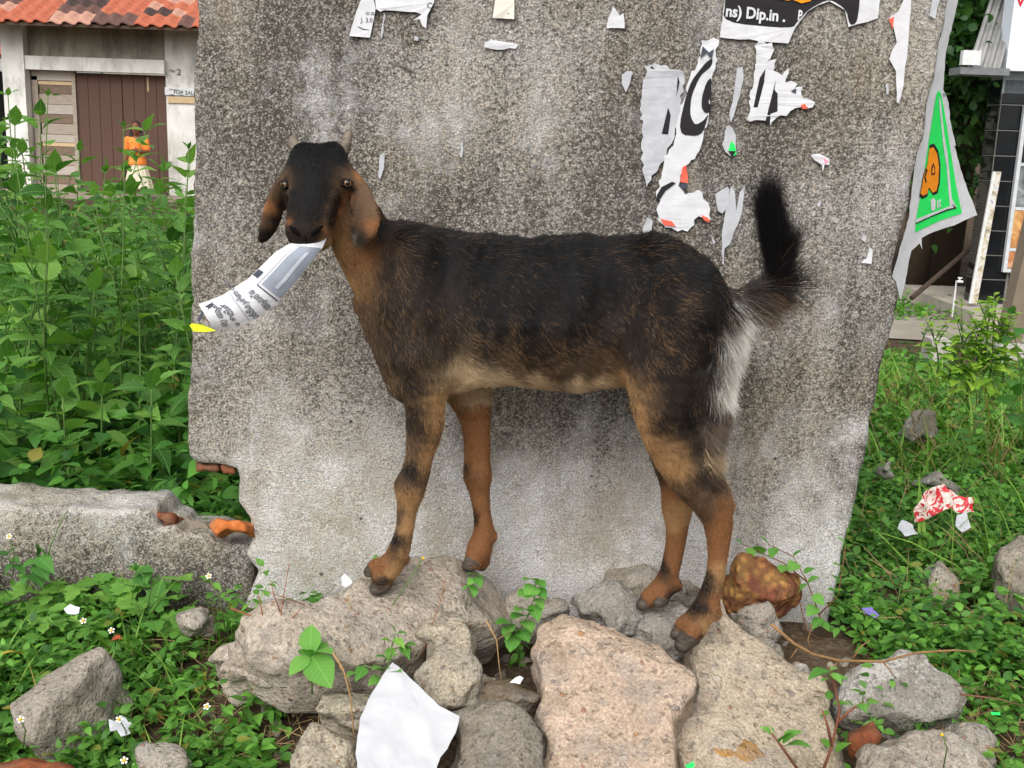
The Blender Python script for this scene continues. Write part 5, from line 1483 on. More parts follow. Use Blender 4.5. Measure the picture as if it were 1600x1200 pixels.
# ---------------------------------------------------------------- shop
SY = 9.3
SHOP = thing('shop', 'shop front with black tiled pillar, white fascia and corrugated awning', 'shop', P(1560, 480, SY))
sx = lambda px, py, Y=SY: P(px, py, Y)
m = N('black_glazed_tile', .08, .5); m.color(m.ramp(m.noise(5, 3), [(.3, lin(14, 16, 18)), (.7, lin(26, 30, 34))])); m.bump(m.noise(9, 2), .03, .01); M_BT = m.mat
M_GROUT = plain('grout', lin(120, 118, 114), .9)
m = N('grey_glazed_tile', .15, .5); m.color(m.ramp(m.noise(4, 3), [(.3, lin(116, 130, 138)), (.7, lin(150, 162, 168))])); M_GT = m.mat
zS0 = sx(1535, 474)[2]; zCol = sx(1575, 148)[2]
x0 = sx(1528, 470)[0]; x0t = sx(1562, 150)[0]; xc = (x0 + x0t) / 2; wcol = .235
mb = MB(); mb.box((xc, SY, zS0), (xc + 2.6, SY + .25, zCol + .20)); mb.build('wall', M_GROUT, SHOP)
T = .205; r0 = 0
z = zS0; row = 0
tm = {}
def tile_plate(name, x, z_, w_, h_, y, mat, parent=SHOP):
    key = (round(w_, 3), round(h_, 3), mat.name)
    if key not in tm:
        b = .006
        v = [(-w_/2, 0, -h_/2), (w_/2, 0, -h_/2), (w_/2, 0, h_/2), (-w_/2, 0, h_/2), (-w_/2+b, -b, -h_/2+b), (w_/2-b, -b, -h_/2+b), (w_/2-b, -b, h_/2-b), (-w_/2+b, -b, h_/2-b)]
        f = [(4, 5, 6, 7), (0, 1, 5, 4), (1, 2, 6, 5), (2, 3, 7, 6), (3, 0, 4, 7)]
        tm[key] = new_mesh(name, v, f, mat, False)
    o = bpy.data.objects.new(name, tm[key]); COL.objects.link(o); o.parent = parent
    o.location = Vector((x, y, z_)) - parent.location
    return o
while z < zCol - .05:
    tile_plate('tile', xc + wcol / 2, z + T / 2, wcol - .008, T - .008, SY - .001, M_BT)
    for k in range(1, 9):
        tile_plate('tile', xc + wcol + .012 + (k - .5) * T, z + T / 2, T - .006, T - .006, SY - .001, M_BT)
    z += T
z = zS0
while z < zCol - .05:
    o = tile_plate('tile', xc - .001, z + T / 2, wcol - .008, T - .008, SY + .125, M_BT); o.rotation_euler = (0, 0, -math.pi / 2)
    z += T
for k in range(9): tile_plate('tile', xc + .11 + k * .24, zCol + .10, .232, .19, SY - .001, M_GT)
zT = zCol + .20
zl = sx(1570, 112)[2]
mb = MB(); mb.box((sx(1572, 60)[0] - .03, SY - .14, zl + .0), (xc + 3.2, SY + .05, zl + 1.6)); mb.build('fascia_board', plain('fascia_white', lin(226, 234, 244), .5, var=.03), SHOP)
mp_f = lambda a, b: on_plane(a, b, (0, SY - .143, 0), np.array([0, 1.0, 0]))
text_mesh('lettering', 'V', 24, 1587, 9, 0, plain('fascia_red', lin(196, 40, 50)), SHOP, 3, mapper=mp_f, bold=.03)
# plinth and step
mb = MB(); mb.box((sx(1498, 478)[0] - .1, SY - .55, -.1), (xc + 3.2, SY + 1.2, zS0 - .002)); mb.build('plinth', plain('plinth_cement', lin(170, 162, 150), .85, scale=4), SHOP)
# corrugated awning roof with white bargeboard
am = N('asbestos_sheet', .9, .1); am.color(am.ramp(am.noise(3, 5), [(.3, lin(112, 112, 110)), (.7, lin(160, 160, 158))])); am = am.mat
xa0, xa1 = sx(1506, 100)[0], sx(1572, 100)[0] - .05
def slope_roof():
    """sheets running down towards the left end"""
    v, f = [], []
    n = 60; ya, yb = SY - .12, SY + 1.6
    zlo, zhi = sx(1510, 100)[2], sx(1575, -30)[2]
    for i in range(n + 1):
        y = ya + (yb - ya) * i / n; w_ = .028 * math.sin(2 * math.pi * (y - ya) / .15)
        for x_, z_ in ((xa0, zlo), (xa1, zhi)):
            v += [(x_, y, z_ + w_), (x_, y, z_ + w_ - .012)]
    for i in range(n):
        a = 4 * i
        f += [(a, a + 2, a + 6, a + 4), (a + 1, a + 5, a + 7, a + 3), (a, a + 4, a + 5, a + 1), (a + 2, a + 3, a + 7, a + 6)]
    return obj('roof_sheet', v, f, am, SHOP)
def slope_roof2():
    # sheets with their ridges running up the slope (towards the right)
    v, f = [], []
    n = 40; m_ = 4
    A = sx(1512, 106, SY - .25); B = sx(1562, 110, SY - .25); C = sx(1602, -40, SY + .5); D = sx(1560, -40, SY + .5)
    nx = np.cross(B - A, D - A); nx /= np.linalg.norm(nx)
    if nx[2] < 0: nx = -nx
    for i in range(n + 1):
        s_ = i / n
        for j in range(m_ + 1):
            t_ = j / m_
            p = (A * (1 - s_) + B * s_) * (1 - t_) + (D * (1 - s_) + C * s_) * t_ + nx * .022 * math.sin(2 * math.pi * s_ * 3.4)
            v.append(p)
    for i in range(n):
        for j in range(m_): f.append((i*(m_+1)+j, (i+1)*(m_+1)+j, (i+1)*(m_+1)+j+1, i*(m_+1)+j+1))
    k_ = len(v); v2 = [p - nx * .012 for p in v]
    f2 = [tuple(q + k_ for q in t[::-1]) for t in f]
    return obj('roof_sheet', v + v2, f + f2, am, SHOP)
slope_roof2()
mb = MB(); a_ = sx(1497, 116, SY - .3); b_ = sx(1564, 116, SY - .3)
mb.box((a_[0], SY - .34, a_[2]), (b_[0] + .05, SY - .1, a_[2] + .055)); mb.build('gutter', plain('gutter_zinc', lin(120, 122, 124), .5), SHOP)
mb = MB(); a_ = sx(1498, 108, SY - .3); mb.box((a_[0], SY - .36, a_[2] + .03), (a_[0] + .14, SY - .30, a_[2] + .14)); mb.build('bargeboard', plain('barge_white', lin(222, 222, 222)), SHOP)
# photo panels in an aluminium frame
M_AL = plain('aluminium', lin(196, 200, 204), .35, .5)
fr0 = sx(1554, 420, SY - .06); fr1 = sx(1592, 180, SY - .06)
xf0 = sx(1563, 420)[0]; zf0 = sx(1563, 424)[2]; zf1 = sx(1590, 165)[2]
mb = MB(); mb.box((xf0, SY - .06, zf0), (xf0 + .03, SY - .02, zf1)); mb.build('display_frame', M_AL, SHOP)
mb = MB(); mb.box((xf0 + .03, SY - .06, zf0), (xf0 + 1.4, SY - .02, zf0 + .03)); mb.build('display_frame', M_AL, SHOP)
zp = zf0 + .035
def photo_mat(name, cols, sc):
    m = N(name, .25, .4); m.color(m.ramp(m.noise(sc, 3, dist=1.2), [(.25 + .5 * i / (len(cols) - 1), c) for i, c in enumerate(cols)])); return m.mat
PH = [photo_mat('photo_flesh', (lin(60, 40, 30), lin(190, 130, 90), lin(222, 196, 170)), 6), photo_mat('photo_warm', (lin(40, 24, 20), lin(150, 84, 50), lin(214, 170, 110), lin(150, 160, 120)), 5), photo_mat('photo_grey', (lin(30, 34, 38), lin(120, 124, 126), lin(190, 196, 200)), 6), photo_mat('photo_dark', (lin(14, 14, 16), lin(50, 48, 46), lin(130, 120, 116)), 6)]
for i, h_ in enumerate((.17, .34, .36, .36)):
    mb = MB(); mb.box((xf0 + .035, SY - .045, zp), (xf0 + 1.35, SY - .03, zp + h_ - .03)); mb.build('photo_panel', PH[i % 4], SHOP)
    mb = MB(); mb.box((xf0 + .035, SY - .05, zp + h_ - .028), (xf0 + 1.35, SY - .025, zp + h_ - .002)); mb.build('display_frame', M_AL, SHOP)
    zp += h_
# thin leaning signboard
sb = thing('signboard', 'tall thin white framed signboard leaning against the tiled pillar', 'signboard', sx(1517, 474, SY - .2))
a_ = sx(1514, 474, SY - .22); b_ = sx(1552, 268, SY - .06); w_ = .075
dv = b_ - a_; 
def bar(o0, o1, w0, y_off, name, mat):
    A0 = a_ + np.array([o0, y_off, 0]); A1 = a_ + np.array([o1, y_off, 0]); q = [A0, A1, A1 + dv, A0 + dv]
    mb = MB(); mb.add(q + [p + np.array([0, .02, 0]) for p in q], [(0,1,2,3),(7,6,5,4),(0,4,5,1),(1,5,6,2),(2,6,7,3),(3,7,4,0)]); return mb.build(name, mat, sb)
bar(0, .022, 0, 0, 'frame', plain('sign_frame', lin(206, 208, 206), .5)); bar(.023, .07, 0, .004, 'printed_face', photo_mat('sign_print', (lin(80, 86, 110), lin(176, 164, 134), lin(208, 206, 202), lin(120, 130, 160)), 16))
# slanting concrete prop in front of the shop
mb = MB()
pa = P(1584, 543, 7.6); pb = P(1618, 370, 7.75)
for (o0, o1) in ((-.105, .04),):
    q = [pa + np.array([o0, 0, -.25]), pa + np.array([o1, 0, -.25]), pb + np.array([.05, 0, .2]), pb + np.array([-.03, 0, .2])]
    mb.add(q + [p + np.array([0, .14, 0]) for p in q], [(0,1,2,3),(7,6,5,4),(0,4,5,1),(1,5,6,2),(2,6,7,3),(3,7,4,0)])
o = mb.build('concrete_post', plain('old_post', lin(124, 112, 96), .9, scale=6)); tag(o, 'old brown post standing in the weeds in front of the shop', 'post')
# white stones by the roadside
def small_block(px, py, Y, w_, h_, d_, label, name='kerb_stone'):
    c_ = P(px, py, Y); mb = MB(); mb.box((c_[0] - w_/2, Y, c_[2] - h_ - .3), (c_[0] + w_/2, Y + d_, c_[2] + h_/2)); o = mb.build(name, stone_mat('kerb_white' + str(px), lin(196, 194, 190), lin(222, 220, 216), (), 40, .2)); return tag(o, label, 'kerb stone')
small_block(1472, 536, 6.8, .13, .035, .16, 'white painted kerb stone left of the yellow green bush')
small_block(1592, 548, 6.8, .22, .03, .2, 'long pale kerb stone at the foot of the brown post')
# tap on its pipe
mb = MB(); a_ = P(1499, 440, 9.0); mb.tube([a_ + np.array([0, .06, -.3]), a_ + np.array([0, .06, 0]), a_], .007, 6); mb.tube([a_ + np.array([-.02, 0, 0]), a_ + np.array([.028, 0, 0])], .010, 6); mb.tube([a_ + np.array([-.016, 0, .03]), a_ + np.array([.02, 0, .03])], .006, 6); mb.tube([a_, a_ + np.array([0, 0, .035])], .008, 6)
o = mb.build('water_tap', plain('tap_white', lin(220, 222, 224), .4)); tag(o, 'small white water tap on a pipe beside the tiled pillar', 'tap')
# tiled house and beam behind the poster
H2 = thing('far_house', 'old house with a red tiled roof behind the hanging poster', 'house', (P(1488, 300, 13)[0], 13.2, .1))
zz2 = P(1490, 62, 12.4)[2]
xh = P(1500, 62, 12.4)[0]
roof(H2, xh - 3.2, xh + .05, 12.4, zz2, 5, rn, frac=(.3, .3, .35, .05))
wbox('wall', xh - 3.0, xh - .35, .0, zz2, 12.9, 13.1, M_PLASTER, H2)
wbox('pillar', xh - .25, xh - .10, .0, zz2, 12.6, 12.75, M_PLANKS[1], H2)
mb = MB(); mb.tube([P(1424, 466, 9.4), P(1530, 376, 9.9)], .022, 8); o = mb.build('leaning_pole', plain('dark_pole', lin(70, 58, 48))); tag(o, 'dark bare pole slanting in the gap under the hanging poster', 'pole')
# ================================================================= vegetation
def leaf_mat(name, a, b, trans=.3, rough=.5, attr=False, vein=True):
    m = N(name, rough, .35)
    if attr:
        at = m.new('ShaderNodeAttribute', attribute_name='tint')
        fac = at.outputs['Fac']
    else:
        fac = m.rand()
    n = m.noise(30, 3)
    f2 = m.math('ADD', m.math('MULTIPLY', fac, .75), m.math('MULTIPLY', n, .25))
    col = m.ramp(f2, [(.12, a), (.5, tuple((x + y) / 2 for x, y in zip(a, b))), (.88, b)])
    if attr:                                            # a few yellowed or dry leaves
        at2 = m.new('ShaderNodeAttribute', attribute_name='dry')
        col = m.mix(at2.outputs['Fac'], col, lin(150, 136, 62))
    hgt = m.noise(120, 2)
    if not attr:                                        # midrib and side veins (leaf meshes are one unit long)
        sp = m.new('ShaderNodeSeparateXYZ'); m.lk(m.coord(), sp.inputs[0])
        ax_ = m.math('ABSOLUTE', sp.outputs[0])
        ph = m.math('SUBTRACT', sp.outputs[1], m.math('MULTIPLY', ax_, .9))
        sv = m.math('SINE', m.math('MULTIPLY', ph, 52.0))
        side = m.ramp(sv, [(.86, 0.0), (.98, 1.0)])
        rib = m.ramp(ax_, [(.0, 1.0), (.022, 0.0)])
        vn_ = m.math('MAXIMUM', m.math('MULTIPLY', side, .55), rib)
        col = m.mix(m.math('MULTIPLY', vn_, .42), col, tuple(min(1, x * 1.5 + .03) for x in b[:3]))
        blot = m.ramp(m.noise(5, 4, .7, vec=m.mapping((1, 1, 1))), [(.58, 0.0), (.72, .5)])
        col = m.mix(m.math('MULTIPLY', blot, .5), col, tuple(x * .6 for x in a[:3]))
        hgt = m.math('SUBTRACT', m.math('MULTIPLY', hgt, .3), m.math('MULTIPLY', vn_, .8))
    m.color(col)
    tr = m.new('ShaderNodeBsdfTranslucent')
    mx = m.new('ShaderNodeMixShader'); mx.inputs[0].default_value = trans
    bright = m.mix(1.0, col, (1.25, 1.35, .7), 'MULTIPLY')
    m.lk(bright, tr.inputs['Color'])
    out = m.t.nodes['Material Output']
    m.lk(m.b.outputs[0], mx.inputs[1]); m.lk(tr.outputs[0], mx.inputs[2]); m.lk(mx.outputs[0], out.inputs['Surface'])
    m.bump(hgt, .35, .02 if not attr else .002)
    return m.mat
G_WEED = leaf_mat('weed_leaf', lin(58, 104, 42), lin(122, 172, 78), .36)
G_WEED2 = leaf_mat('weed_leaf_pale', lin(84, 132, 56), lin(142, 184, 88), .36)
G_LOBED = leaf_mat('lobed_leaf', lin(70, 128, 50), lin(140, 190, 84), .3)
G_DARK = leaf_mat('dark_leaf', lin(48, 96, 42), lin(92, 150, 66), .3)
G_OVAL = leaf_mat('oval_leaf', lin(84, 146, 58), lin(128, 186, 86), .3)
G_COVER = leaf_mat('cover_leaf', lin(52, 98, 38), lin(116, 172, 70), .3, attr=True)
G_UNDER = leaf_mat('undergrowth_leaf', lin(46, 92, 36), lin(98, 156, 62), .3, attr=True)
G_GRASS = leaf_mat('grass_blade', lin(76, 124, 44), lin(140, 180, 76), .3, attr=True)
G_LIME = leaf_mat('lime_leaf', lin(120, 170, 50), lin(176, 206, 84), .35)
G_TREE = leaf_mat('tree_leaf', lin(28, 60, 24), lin(66, 108, 46), .25, attr=True)
M_STEM = plain('green_stem', lin(92, 122, 62), .7)
M_RSTEM = plain('red_stem', lin(128, 82, 62), .7)
M_DRY = plain('dry_stalk', lin(168, 134, 92), .85)
M_BARK = plain('bark', lin(78, 66, 52), .95)

def leaf_shape(kind, n=5):
    """a leaf along +Y from the origin, length 1, face up +Z; folded on the midrib, drooping"""
    prof = {'ovate': [(0, .03), (.12, .22), (.28, .34), (.5, .30), (.75, .16), (1, .0)],
            'oval': [(0, .03), (.15, .20), (.38, .32), (.62, .30), (.85, .16), (1, .0)],
            'lance': [(0, .02), (.15, .10), (.4, .16), (.65, .13), (.85, .06), (1, 0)],
            'toothed': [(0, .02), (.10, .16), (.17, .225), (.20, .205), (.28, .28), (.31, .25), (.42, .275), (.45, .235), (.57, .22), (.60, .185), (.72, .14), (.75, .11), (.87, .055), (1, 0)],
            'round': [(0, .05), (.1, .28), (.3, .42), (.55, .40), (.8, .24), (1, .02)]}[kind]
    v, f = [], []
    for t, w in prof:
        z = .06 * math.sin(t * 2.2) - .22 * t * t
        v += [(-w, t, z + .22 * w), (0, t, z), (w, t, z + .22 * w)]
    for i in range(len(prof) - 1):
        a = 3 * i
        f += [(a, a + 1, a + 4, a + 3), (a + 1, a + 2, a + 5, a + 4)]
    return np.array(v), f
def lobed_shape():
    """palmate leaf with three to five toothed lobes"""
    half = [(.0, .0), (.16, -.10), (.36, -.06), (.30, .06), (.48, .10), (.40, .22), (.50, .36), (.30, .36), (.26, .44), (.34, .58), (.20, .62), (.20, .74), (.10, .80), (.0, 1.0)]
    v = [(0, 0, 0)]
    mids = [(0, .25, .01), (0, .5, 0), (0, .75, -.06)]
    ring = half + [(-x, y) for x, y in half[::-1][1:-1]]
    v = [(x, y, .16 * abs(x) - .20 * max(0, y) ** 2 + .05 * math.sin(7 * y + 5 * x)) for x, y in ring]
    c = len(v); v.append((0, .30, .0))
    f = [(i, (i + 1) % len(ring), c) for i in range(len(ring))]
    f = [t[::1] for t in f]
    return np.array(v), f
SHAPES = {k: leaf_shape(k) for k in ('ovate', 'oval', 'lance', 'toothed', 'round')}
SHAPES['lobed'] = lobed_shape()
LM = {}
def leaf_mesh(kind, mat):
    if (kind, mat.name) not in LM:
        v, f = SHAPES[kind]; LM[(kind, mat.name)] = new_mesh('leaf', v, f, mat, True)
    return LM[(kind, mat.name)]

def leaf_rot(d, roll=0.0):
    """matrix whose Y runs along d, Z as near up as may be"""
    d = Vector([float(c) for c in d]).normalized()
    up = Vector((0, 0, 1))
    if abs(d.z) > .96: up = Vector((1, 0, 0))
    x = d.cross(up).normalized(); z = x.cross(d)
    m = Matrix((x, d, z)).transposed()
    return m @ Matrix.Rotation(roll, 3, 'Y')

pr = np.random.default_rng(77)
def put_leaf(parent, kind, mat, p, d, size, roll=0.0, name='leaf'):
    o = bpy.data.objects.new(name, leaf_mesh(kind, mat)); COL.objects.link(o)
    o.parent = parent
    M = leaf_rot(d, roll)
    o.rotation_euler = M.to_euler()
    o.location = Vector([float(c) for c in p]) - parent.location
    o.scale = (size * float(pr.uniform(.85, 1.1)), size, size)
    return o

def weed(base, h, label, group, kind='ovate', mat=None, pairs=8, lsize=.085, lean=None, stem=M_STEM, stem_r=.0035, name='tall_weed', cat='plant', branch=0, top_small=.4, droop=.35, start=.15):
    """upright weed: bowed stem, opposite pairs of leaves turned a quarter each time"""
    mat = mat or G_WEED
    base = np.array(base, float)
    root = thing(name, label, cat, base, group)
    lean = np.array(lean if lean is not None else [pr.normal(0, .18), pr.normal(0, .15), 0])
    n = 8
    pts = [base + np.array([0, 0, h * t]) + lean * h * t * t + np.array([math.sin(t * 5 + base[0] * 9), math.cos(t * 4 + base[1] * 7), 0]) * .012 * h for t in np.linspace(0, 1, n)]
    mb = MB(); mb.tube(pts, list(np.linspace(stem_r, stem_r * .4, n)), 5)
    br = []
    for b in range(branch):
        t = pr.uniform(.35, .7); a = pr.uniform(0, 6.28); k = t * (n - 1); i = int(k)
        p0 = pts[i] + (pts[i + 1] - pts[i]) * (k - i); L = h * pr.uniform(.25, .4)
        q = [p0, p0 + np.array([math.cos(a) * .35, math.sin(a) * .35, .8]) * L * .5, p0 + np.array([math.cos(a) * .5, math.sin(a) * .5, .9]) * L]
        mb.tube(q, [stem_r * .6, stem_r * .5, stem_r * .3], 4); br.append(q)
    mb.build('stem', stem, root, True)
    a0 = pr.uniform(0, 3.14)
    for j in range(pairs):
        t = start + (1 - start) * j / max(1, pairs - 1)
        k = min(t * (n - 1), n - 1.001); i = int(k); p = pts[i] + (pts[i + 1] - pts[i]) * (k - i)
        s = lsize * (1 - (1 - top_small) * max(0, (t - .55) / .45)) * pr.uniform(.75, 1.15)
        for sgn in (0, math.pi):
            a = a0 + j * 1.35 + sgn + pr.normal(0, .25)
            el = pr.normal(.12 if t < .8 else .5, .25)
            d = (math.cos(a) * math.cos(el), math.sin(a) * math.cos(el), math.sin(el) - droop * .3)
            put_leaf(root, kind, mat, p + np.array(d) * .012, d, s, pr.normal(0, .3))
    put_leaf(root, kind, mat, pts[-1], (lean[0] + .2, lean[1] - .3, .8), lsize * top_small * .9)
    for q in br:
        for t in (.5, .75, 1.0):
            p = q[1] + (q[2] - q[1]) * (t - .5) * 2
            a = pr.uniform(0, 6.28)
            for sgn in (0, math.pi):
                d = (math.cos(a + sgn), math.sin(a + sgn), .15); put_leaf(root, kind, mat, p, d, lsize * .6 * pr.uniform(.7, 1.1))
    return root

# ---- joined leaf masses
def mass(name, label, cat, recs, mat, shape='ovate', kind='stuff', extra=None):
    """recs: list of (p, d, size, roll, tint, dry)"""
    sv, sf = SHAPES[shape]; nv = len(sv)
    n = len(recs)
    V = np.empty((n, nv, 3), np.float32); T = np.empty((n, nv), np.float32); D = np.empty((n, nv), np.float32)
    for i, (p, d, s, roll, tint, dry) in enumerate(recs):
        M = np.array(leaf_rot(d, roll))
        V[i] = (sv * s) @ M.T + np.array(p); T[i] = tint; D[i] = dry
    quads = [q for q in sf]
    me = bpy.data.meshes.new(name)
    V = V.reshape(-1, 3)
    lens = np.array([len(q) for q in quads]); flat = np.concatenate([np.array(q) for q in quads])
    loops = (flat[None, :] + (np.arange(n) * nv)[:, None]).ravel()
    ls = np.tile(lens, n)
    me.vertices.add(len(V)); me.vertices.foreach_set('co', V.ravel())
    me.loops.add(len(loops)); me.loops.foreach_set('vertex_index', loops.astype(np.int32))
    me.polygons.add(len(ls)); me.polygons.foreach_set('loop_start', np.concatenate([[0], np.cumsum(ls)[:-1]]).astype(np.int32)); me.polygons.foreach_set('loop_total', ls.astype(np.int32))
    me.update(calc_edges=True); me.shade_smooth()
    for nm, arr in (('tint', T), ('dry', D)):
        a = me.attributes.new(nm, 'FLOAT', 'POINT'); a.data.foreach_set('value', arr.ravel())
    me.materials.append(mat)
    o = link(name, me)
    return tag(o, label, cat, kind=kind) if label else o

def sprigs(n, xs, ys, h, leaves, size, zf=None, seed=1, accept=None, tint=(0, 1), clump=2.2, lean=.35):
    """little leafy shoots rooted on the ground"""
    r = np.random.default_rng(seed); out = []
    k = 0; tries = 0
    while k < n and tries < n * 30:
        tries += 1
        x, y = r.uniform(*xs), r.uniform(*ys)
        if accept is not None and not accept(x, y): continue
        q = float(vnoise(np.array([x * clump, y * clump, seed * 1.7])))
        if q < r.uniform(-.9, .5): continue
        k += 1
        z = float(ground_z(x, y)) if zf is None else zf(x, y)
        hh = r.uniform(*h) * (1 + .5 * q)
        ln = np.array([r.normal(0, lean), r.normal(-.1, lean), 1.0]); ln /= np.linalg.norm(ln)
        tn = r.uniform(*tint)
        for j in range(int(r.integers(*leaves))):
            t = r.uniform(.15, 1)
            p = np.array([x, y, z]) + ln * hh * t
            a = r.uniform(0, 6.283); el = r.normal(.1, .35)
            d = np.array([math.cos(a) * math.cos(el), math.sin(a) * math.cos(el), math.sin(el)])
            s = r.uniform(*size) * (1.1 - .35 * t)
            out.append((p + d * .25 * s, d, s, r.normal(0, .4), float(np.clip(tn + r.normal(0, .15), 0, 1)), r.uniform(.4, 1.0) if r.random() < .04 else 0.0))
    return out

# ================= left: tall nettle-like weeds behind the low wall
LEFT_LABEL = 'tall leafy green weed with pointed toothed leaves, in the thicket behind the low wall'
def lx(px, Y): return P(px, 500, Y)[0]
ROWLAB = ['shorter toothed weed growing right behind the low wall', 'toothed leafy weed standing in front of the middle of the thicket', 'tall toothed weed in the middle of the thicket behind the low wall', 'tall toothed weed towards the back of the thicket', 'tall weed at the back of the thicket, next to the road verge']
for ri, (Yr, cnt, top) in enumerate(((2.55, 7, (540, 660)), (2.95, 9, (360, 470)), (3.4, 10, (240, 330)), (3.9, 11, (175, 260)), (4.5, 12, (160, 230)))):
    for c in range(cnt):
        px = -70 + (400 if Yr > 2.7 else 420) * (c + pr.uniform(.15, .85)) / cnt
        Yp = max(2.45, Yr + pr.uniform(-.18, .18))
        x = lx(px, Yp); g_ = float(ground_z(x, Yp)) - .01
        tp = pr.uniform(*top) + .22 * max(0, px)
        if 165 < px < 255: tp = max(tp, 305)                # the girl shows above these
        h = max(.25, P(px, tp, Yp)[2] - g_)
        weed((x, Yp, g_), h, ROWLAB[ri], 'thicket weeds, row %s' % ('one', 'two', 'three', 'four', 'five')[ri], 'toothed', G_WEED if c % 3 else G_WEED2, pairs=int(7 + h * 10), lsize=pr.uniform(.085, .145), branch=int(h > .7) * 2, droop=.6, start=.15, top_small=.75, lean=(pr.normal(0, .10), pr.normal(0, .1), 0), stem_r=.0045)
# single tall ones that overlap the house
def tall(px, top_py, Y, label, ls=.085, lean=None, mat=None):
    x = lx(px, Y); g = float(ground_z(x, Y)); zt = P(px, top_py, Y)[2]
    weed((x, Y, g), zt - g, label, 'weeds reaching up in front of the house', 'toothed', mat or G_WEED, pairs=int(10 + (zt - g) * 5), lsize=ls, branch=2, lean=lean if lean is not None else (.05, -.02, 0), droop=.5)
tall(70, 150, 3.1, 'tallest weed in front of the boarded panel of the house', .07)
tall(195, 200, 3.0, 'slender weed crossing in front of the girl', .07, (.0, 0, 0))
tall(262, 232, 2.9, 'weed in front of the whitewashed house pillar', .07, (.06, 0, 0))
tall(14, 150, 3.3, 'bushy weed in front of the white left house pillar', .085)
tall(95, 235, 2.8, 'weed with a few broad leaves before the boarded panel', .08, (-.1, 0, 0))
tall(285, 255, 3.1, 'weed brushing the edge of the concrete wall', .075, (-.12, 0, 0))
# undergrowth filling the thicket
rec = sprigs(1500, (-2.6, -.75), (2.32, 5.2), (.10, .42), (7, 12), (.045, .085), seed=3, accept=lambda x, y: -90 < proj(np.array([x, y, .5]))[0] < 330, tint=(.1, .9), lean=.3)
def upx(x, y, z=.5): return float(proj(np.array([x, y, z]))[0])
rec += sprigs(1500, (-4.2, .9), (2.34, 5.2), (.12, .50), (7, 12), (.05, .095), seed=43, accept=lambda x, y: not (-90 < upx(x, y) < 330) and upx(x, y) < 1290 and not (x > -.62 and y < 2.42), tint=(.1, .9), lean=.3)
mass('undergrowth', 'dense low green undergrowth under the tall weeds behind the low wall', 'undergrowth', rec, G_UNDER, 'ovate')
rec = sprigs(900, (-9.0, -1.2), (5.2, 11.5), (.2, .75), (6, 10), (.08, .14), seed=5, accept=lambda x, y: -90 < proj(np.array([x, y, .3]))[0] < 340 and y < 12.4 + .14 * (-x - 5), tint=(.1, .9))
rec += sprigs(900, (-11.0, 3.0), (5.2, 11.5), (.2, .7), (6, 10), (.08, .14), seed=45, accept=lambda x, y: not (-90 < upx(x, y, .3) < 340) and upx(x, y, .3) < 1290 and y < (7.0 - .16 * x), tint=(.1, .9))
mass('far_undergrowth', 'green weeds on the verge between thicket and road', 'undergrowth', rec, G_UNDER, 'ovate')
# lighter shoots right behind the low wall
rec = sprigs(420, (-1.30, -.56), (2.30, 2.62), (.10, .30), (7, 11), (.03, .065), seed=6, tint=(.4, 1.0))
mass('light_undergrowth', 'bright green narrow leaved shoots just behind the low wall', 'undergrowth', rec, G_UNDER, 'lance')

# ================= right: weedy bank
def right_ok(x, y):
    u = proj(np.array([x, y, float(ground_z(x, y))]))
    return u[0] > 1290 and u[0] < 1760 and y < 6.3 + .25 * math.sin(x * 9) and not (y < 2.3 and x < P(1290, 1000, 2.2)[0])
rec = sprigs(2600, (.5, 2.1), (1.9, 3.4), (.03, .13), (7, 13), (.016, .034), seed=8, accept=right_ok, tint=(.15, .9))
rec += sprigs(1700, (.9, 3.6), (3.4, 5.2), (.05, .20), (6, 11), (.03, .055), seed=9, accept=right_ok, tint=(.15, .95))
rec += sprigs(800, (1.6, 4.6), (5.2, 6.6), (.04, .13), (6, 10), (.03, .06), seed=10, accept=right_ok, tint=(.4, 1.0))
rec += sprigs(1500, (.8, 4.6), (1.7, 5.4), (.04, .16), (6, 11), (.022, .046), seed=48, accept=lambda x, y: 1760 < upx(x, y, float(ground_z(x, y))) < 2700, tint=(.15, .9))
rec += sprigs(420, (.62, 1.5), (1.62, 2.0), (.02, .10), (6, 11), (.014, .030), seed=28, accept=lambda x, y: proj(np.array([x, y, .48]))[0] > 1420, tint=(.2, 1.0))
mass('ground_cover', 'dense small leaved ground cover over the bank right of the wall', 'ground cover', rec, G_COVER, 'oval')
# grass tufts in it
def blades(n, xs, ys, L, seed, accept, label, name='grass'):
    r = np.random.default_rng(seed); out = []
    k = 0
    while k < n:
        x, y = r.uniform(*xs), r.uniform(*ys)
        if not accept(x, y): continue
        if float(vnoise(np.array([x * 3, y * 3, seed]))) < r.uniform(-.6, .6): continue
        z = float(ground_z(x, y)); tn = r.uniform(.2, 1)
        for j in range(int(r.integers(4, 9))):
            a = r.uniform(0, 6.283); el = r.uniform(.6, 1.4)
            d = np.array([math.cos(a) * math.cos(el), math.sin(a) * math.cos(el), math.sin(el)])
            out.append((np.array([x, y, z]) + r.normal(0, .01, 3) * [1, 1, 0], d, r.uniform(*L), r.normal(0, .5), float(np.clip(tn + r.normal(0, .1), 0, 1)), 1.0 if r.random() < .04 else 0.0))
        k += 1
    return mass(name, label, 'grass', out, G_GRASS, 'blade')
gvv = []
for t, w in [(0, .012), (.3, .016), (.65, .011), (1, 0)]:
    z = -.30 * t * t
    gvv += [(-w, t, z + .4 * w), (0, t, z), (w, t, z + .4 * w)]
SHAPES['blade'] = (np.array(gvv), [q for i in range(3) for q in ((3*i, 3*i+1, 3*i+4, 3*i+3), (3*i+1, 3*i+2, 3*i+5, 3*i+4))])
blades(300, (.95, 3.4), (2.4, 5.4), (.12, .34), 12, right_ok, 'fine green grass tufts growing through the bank ground cover')
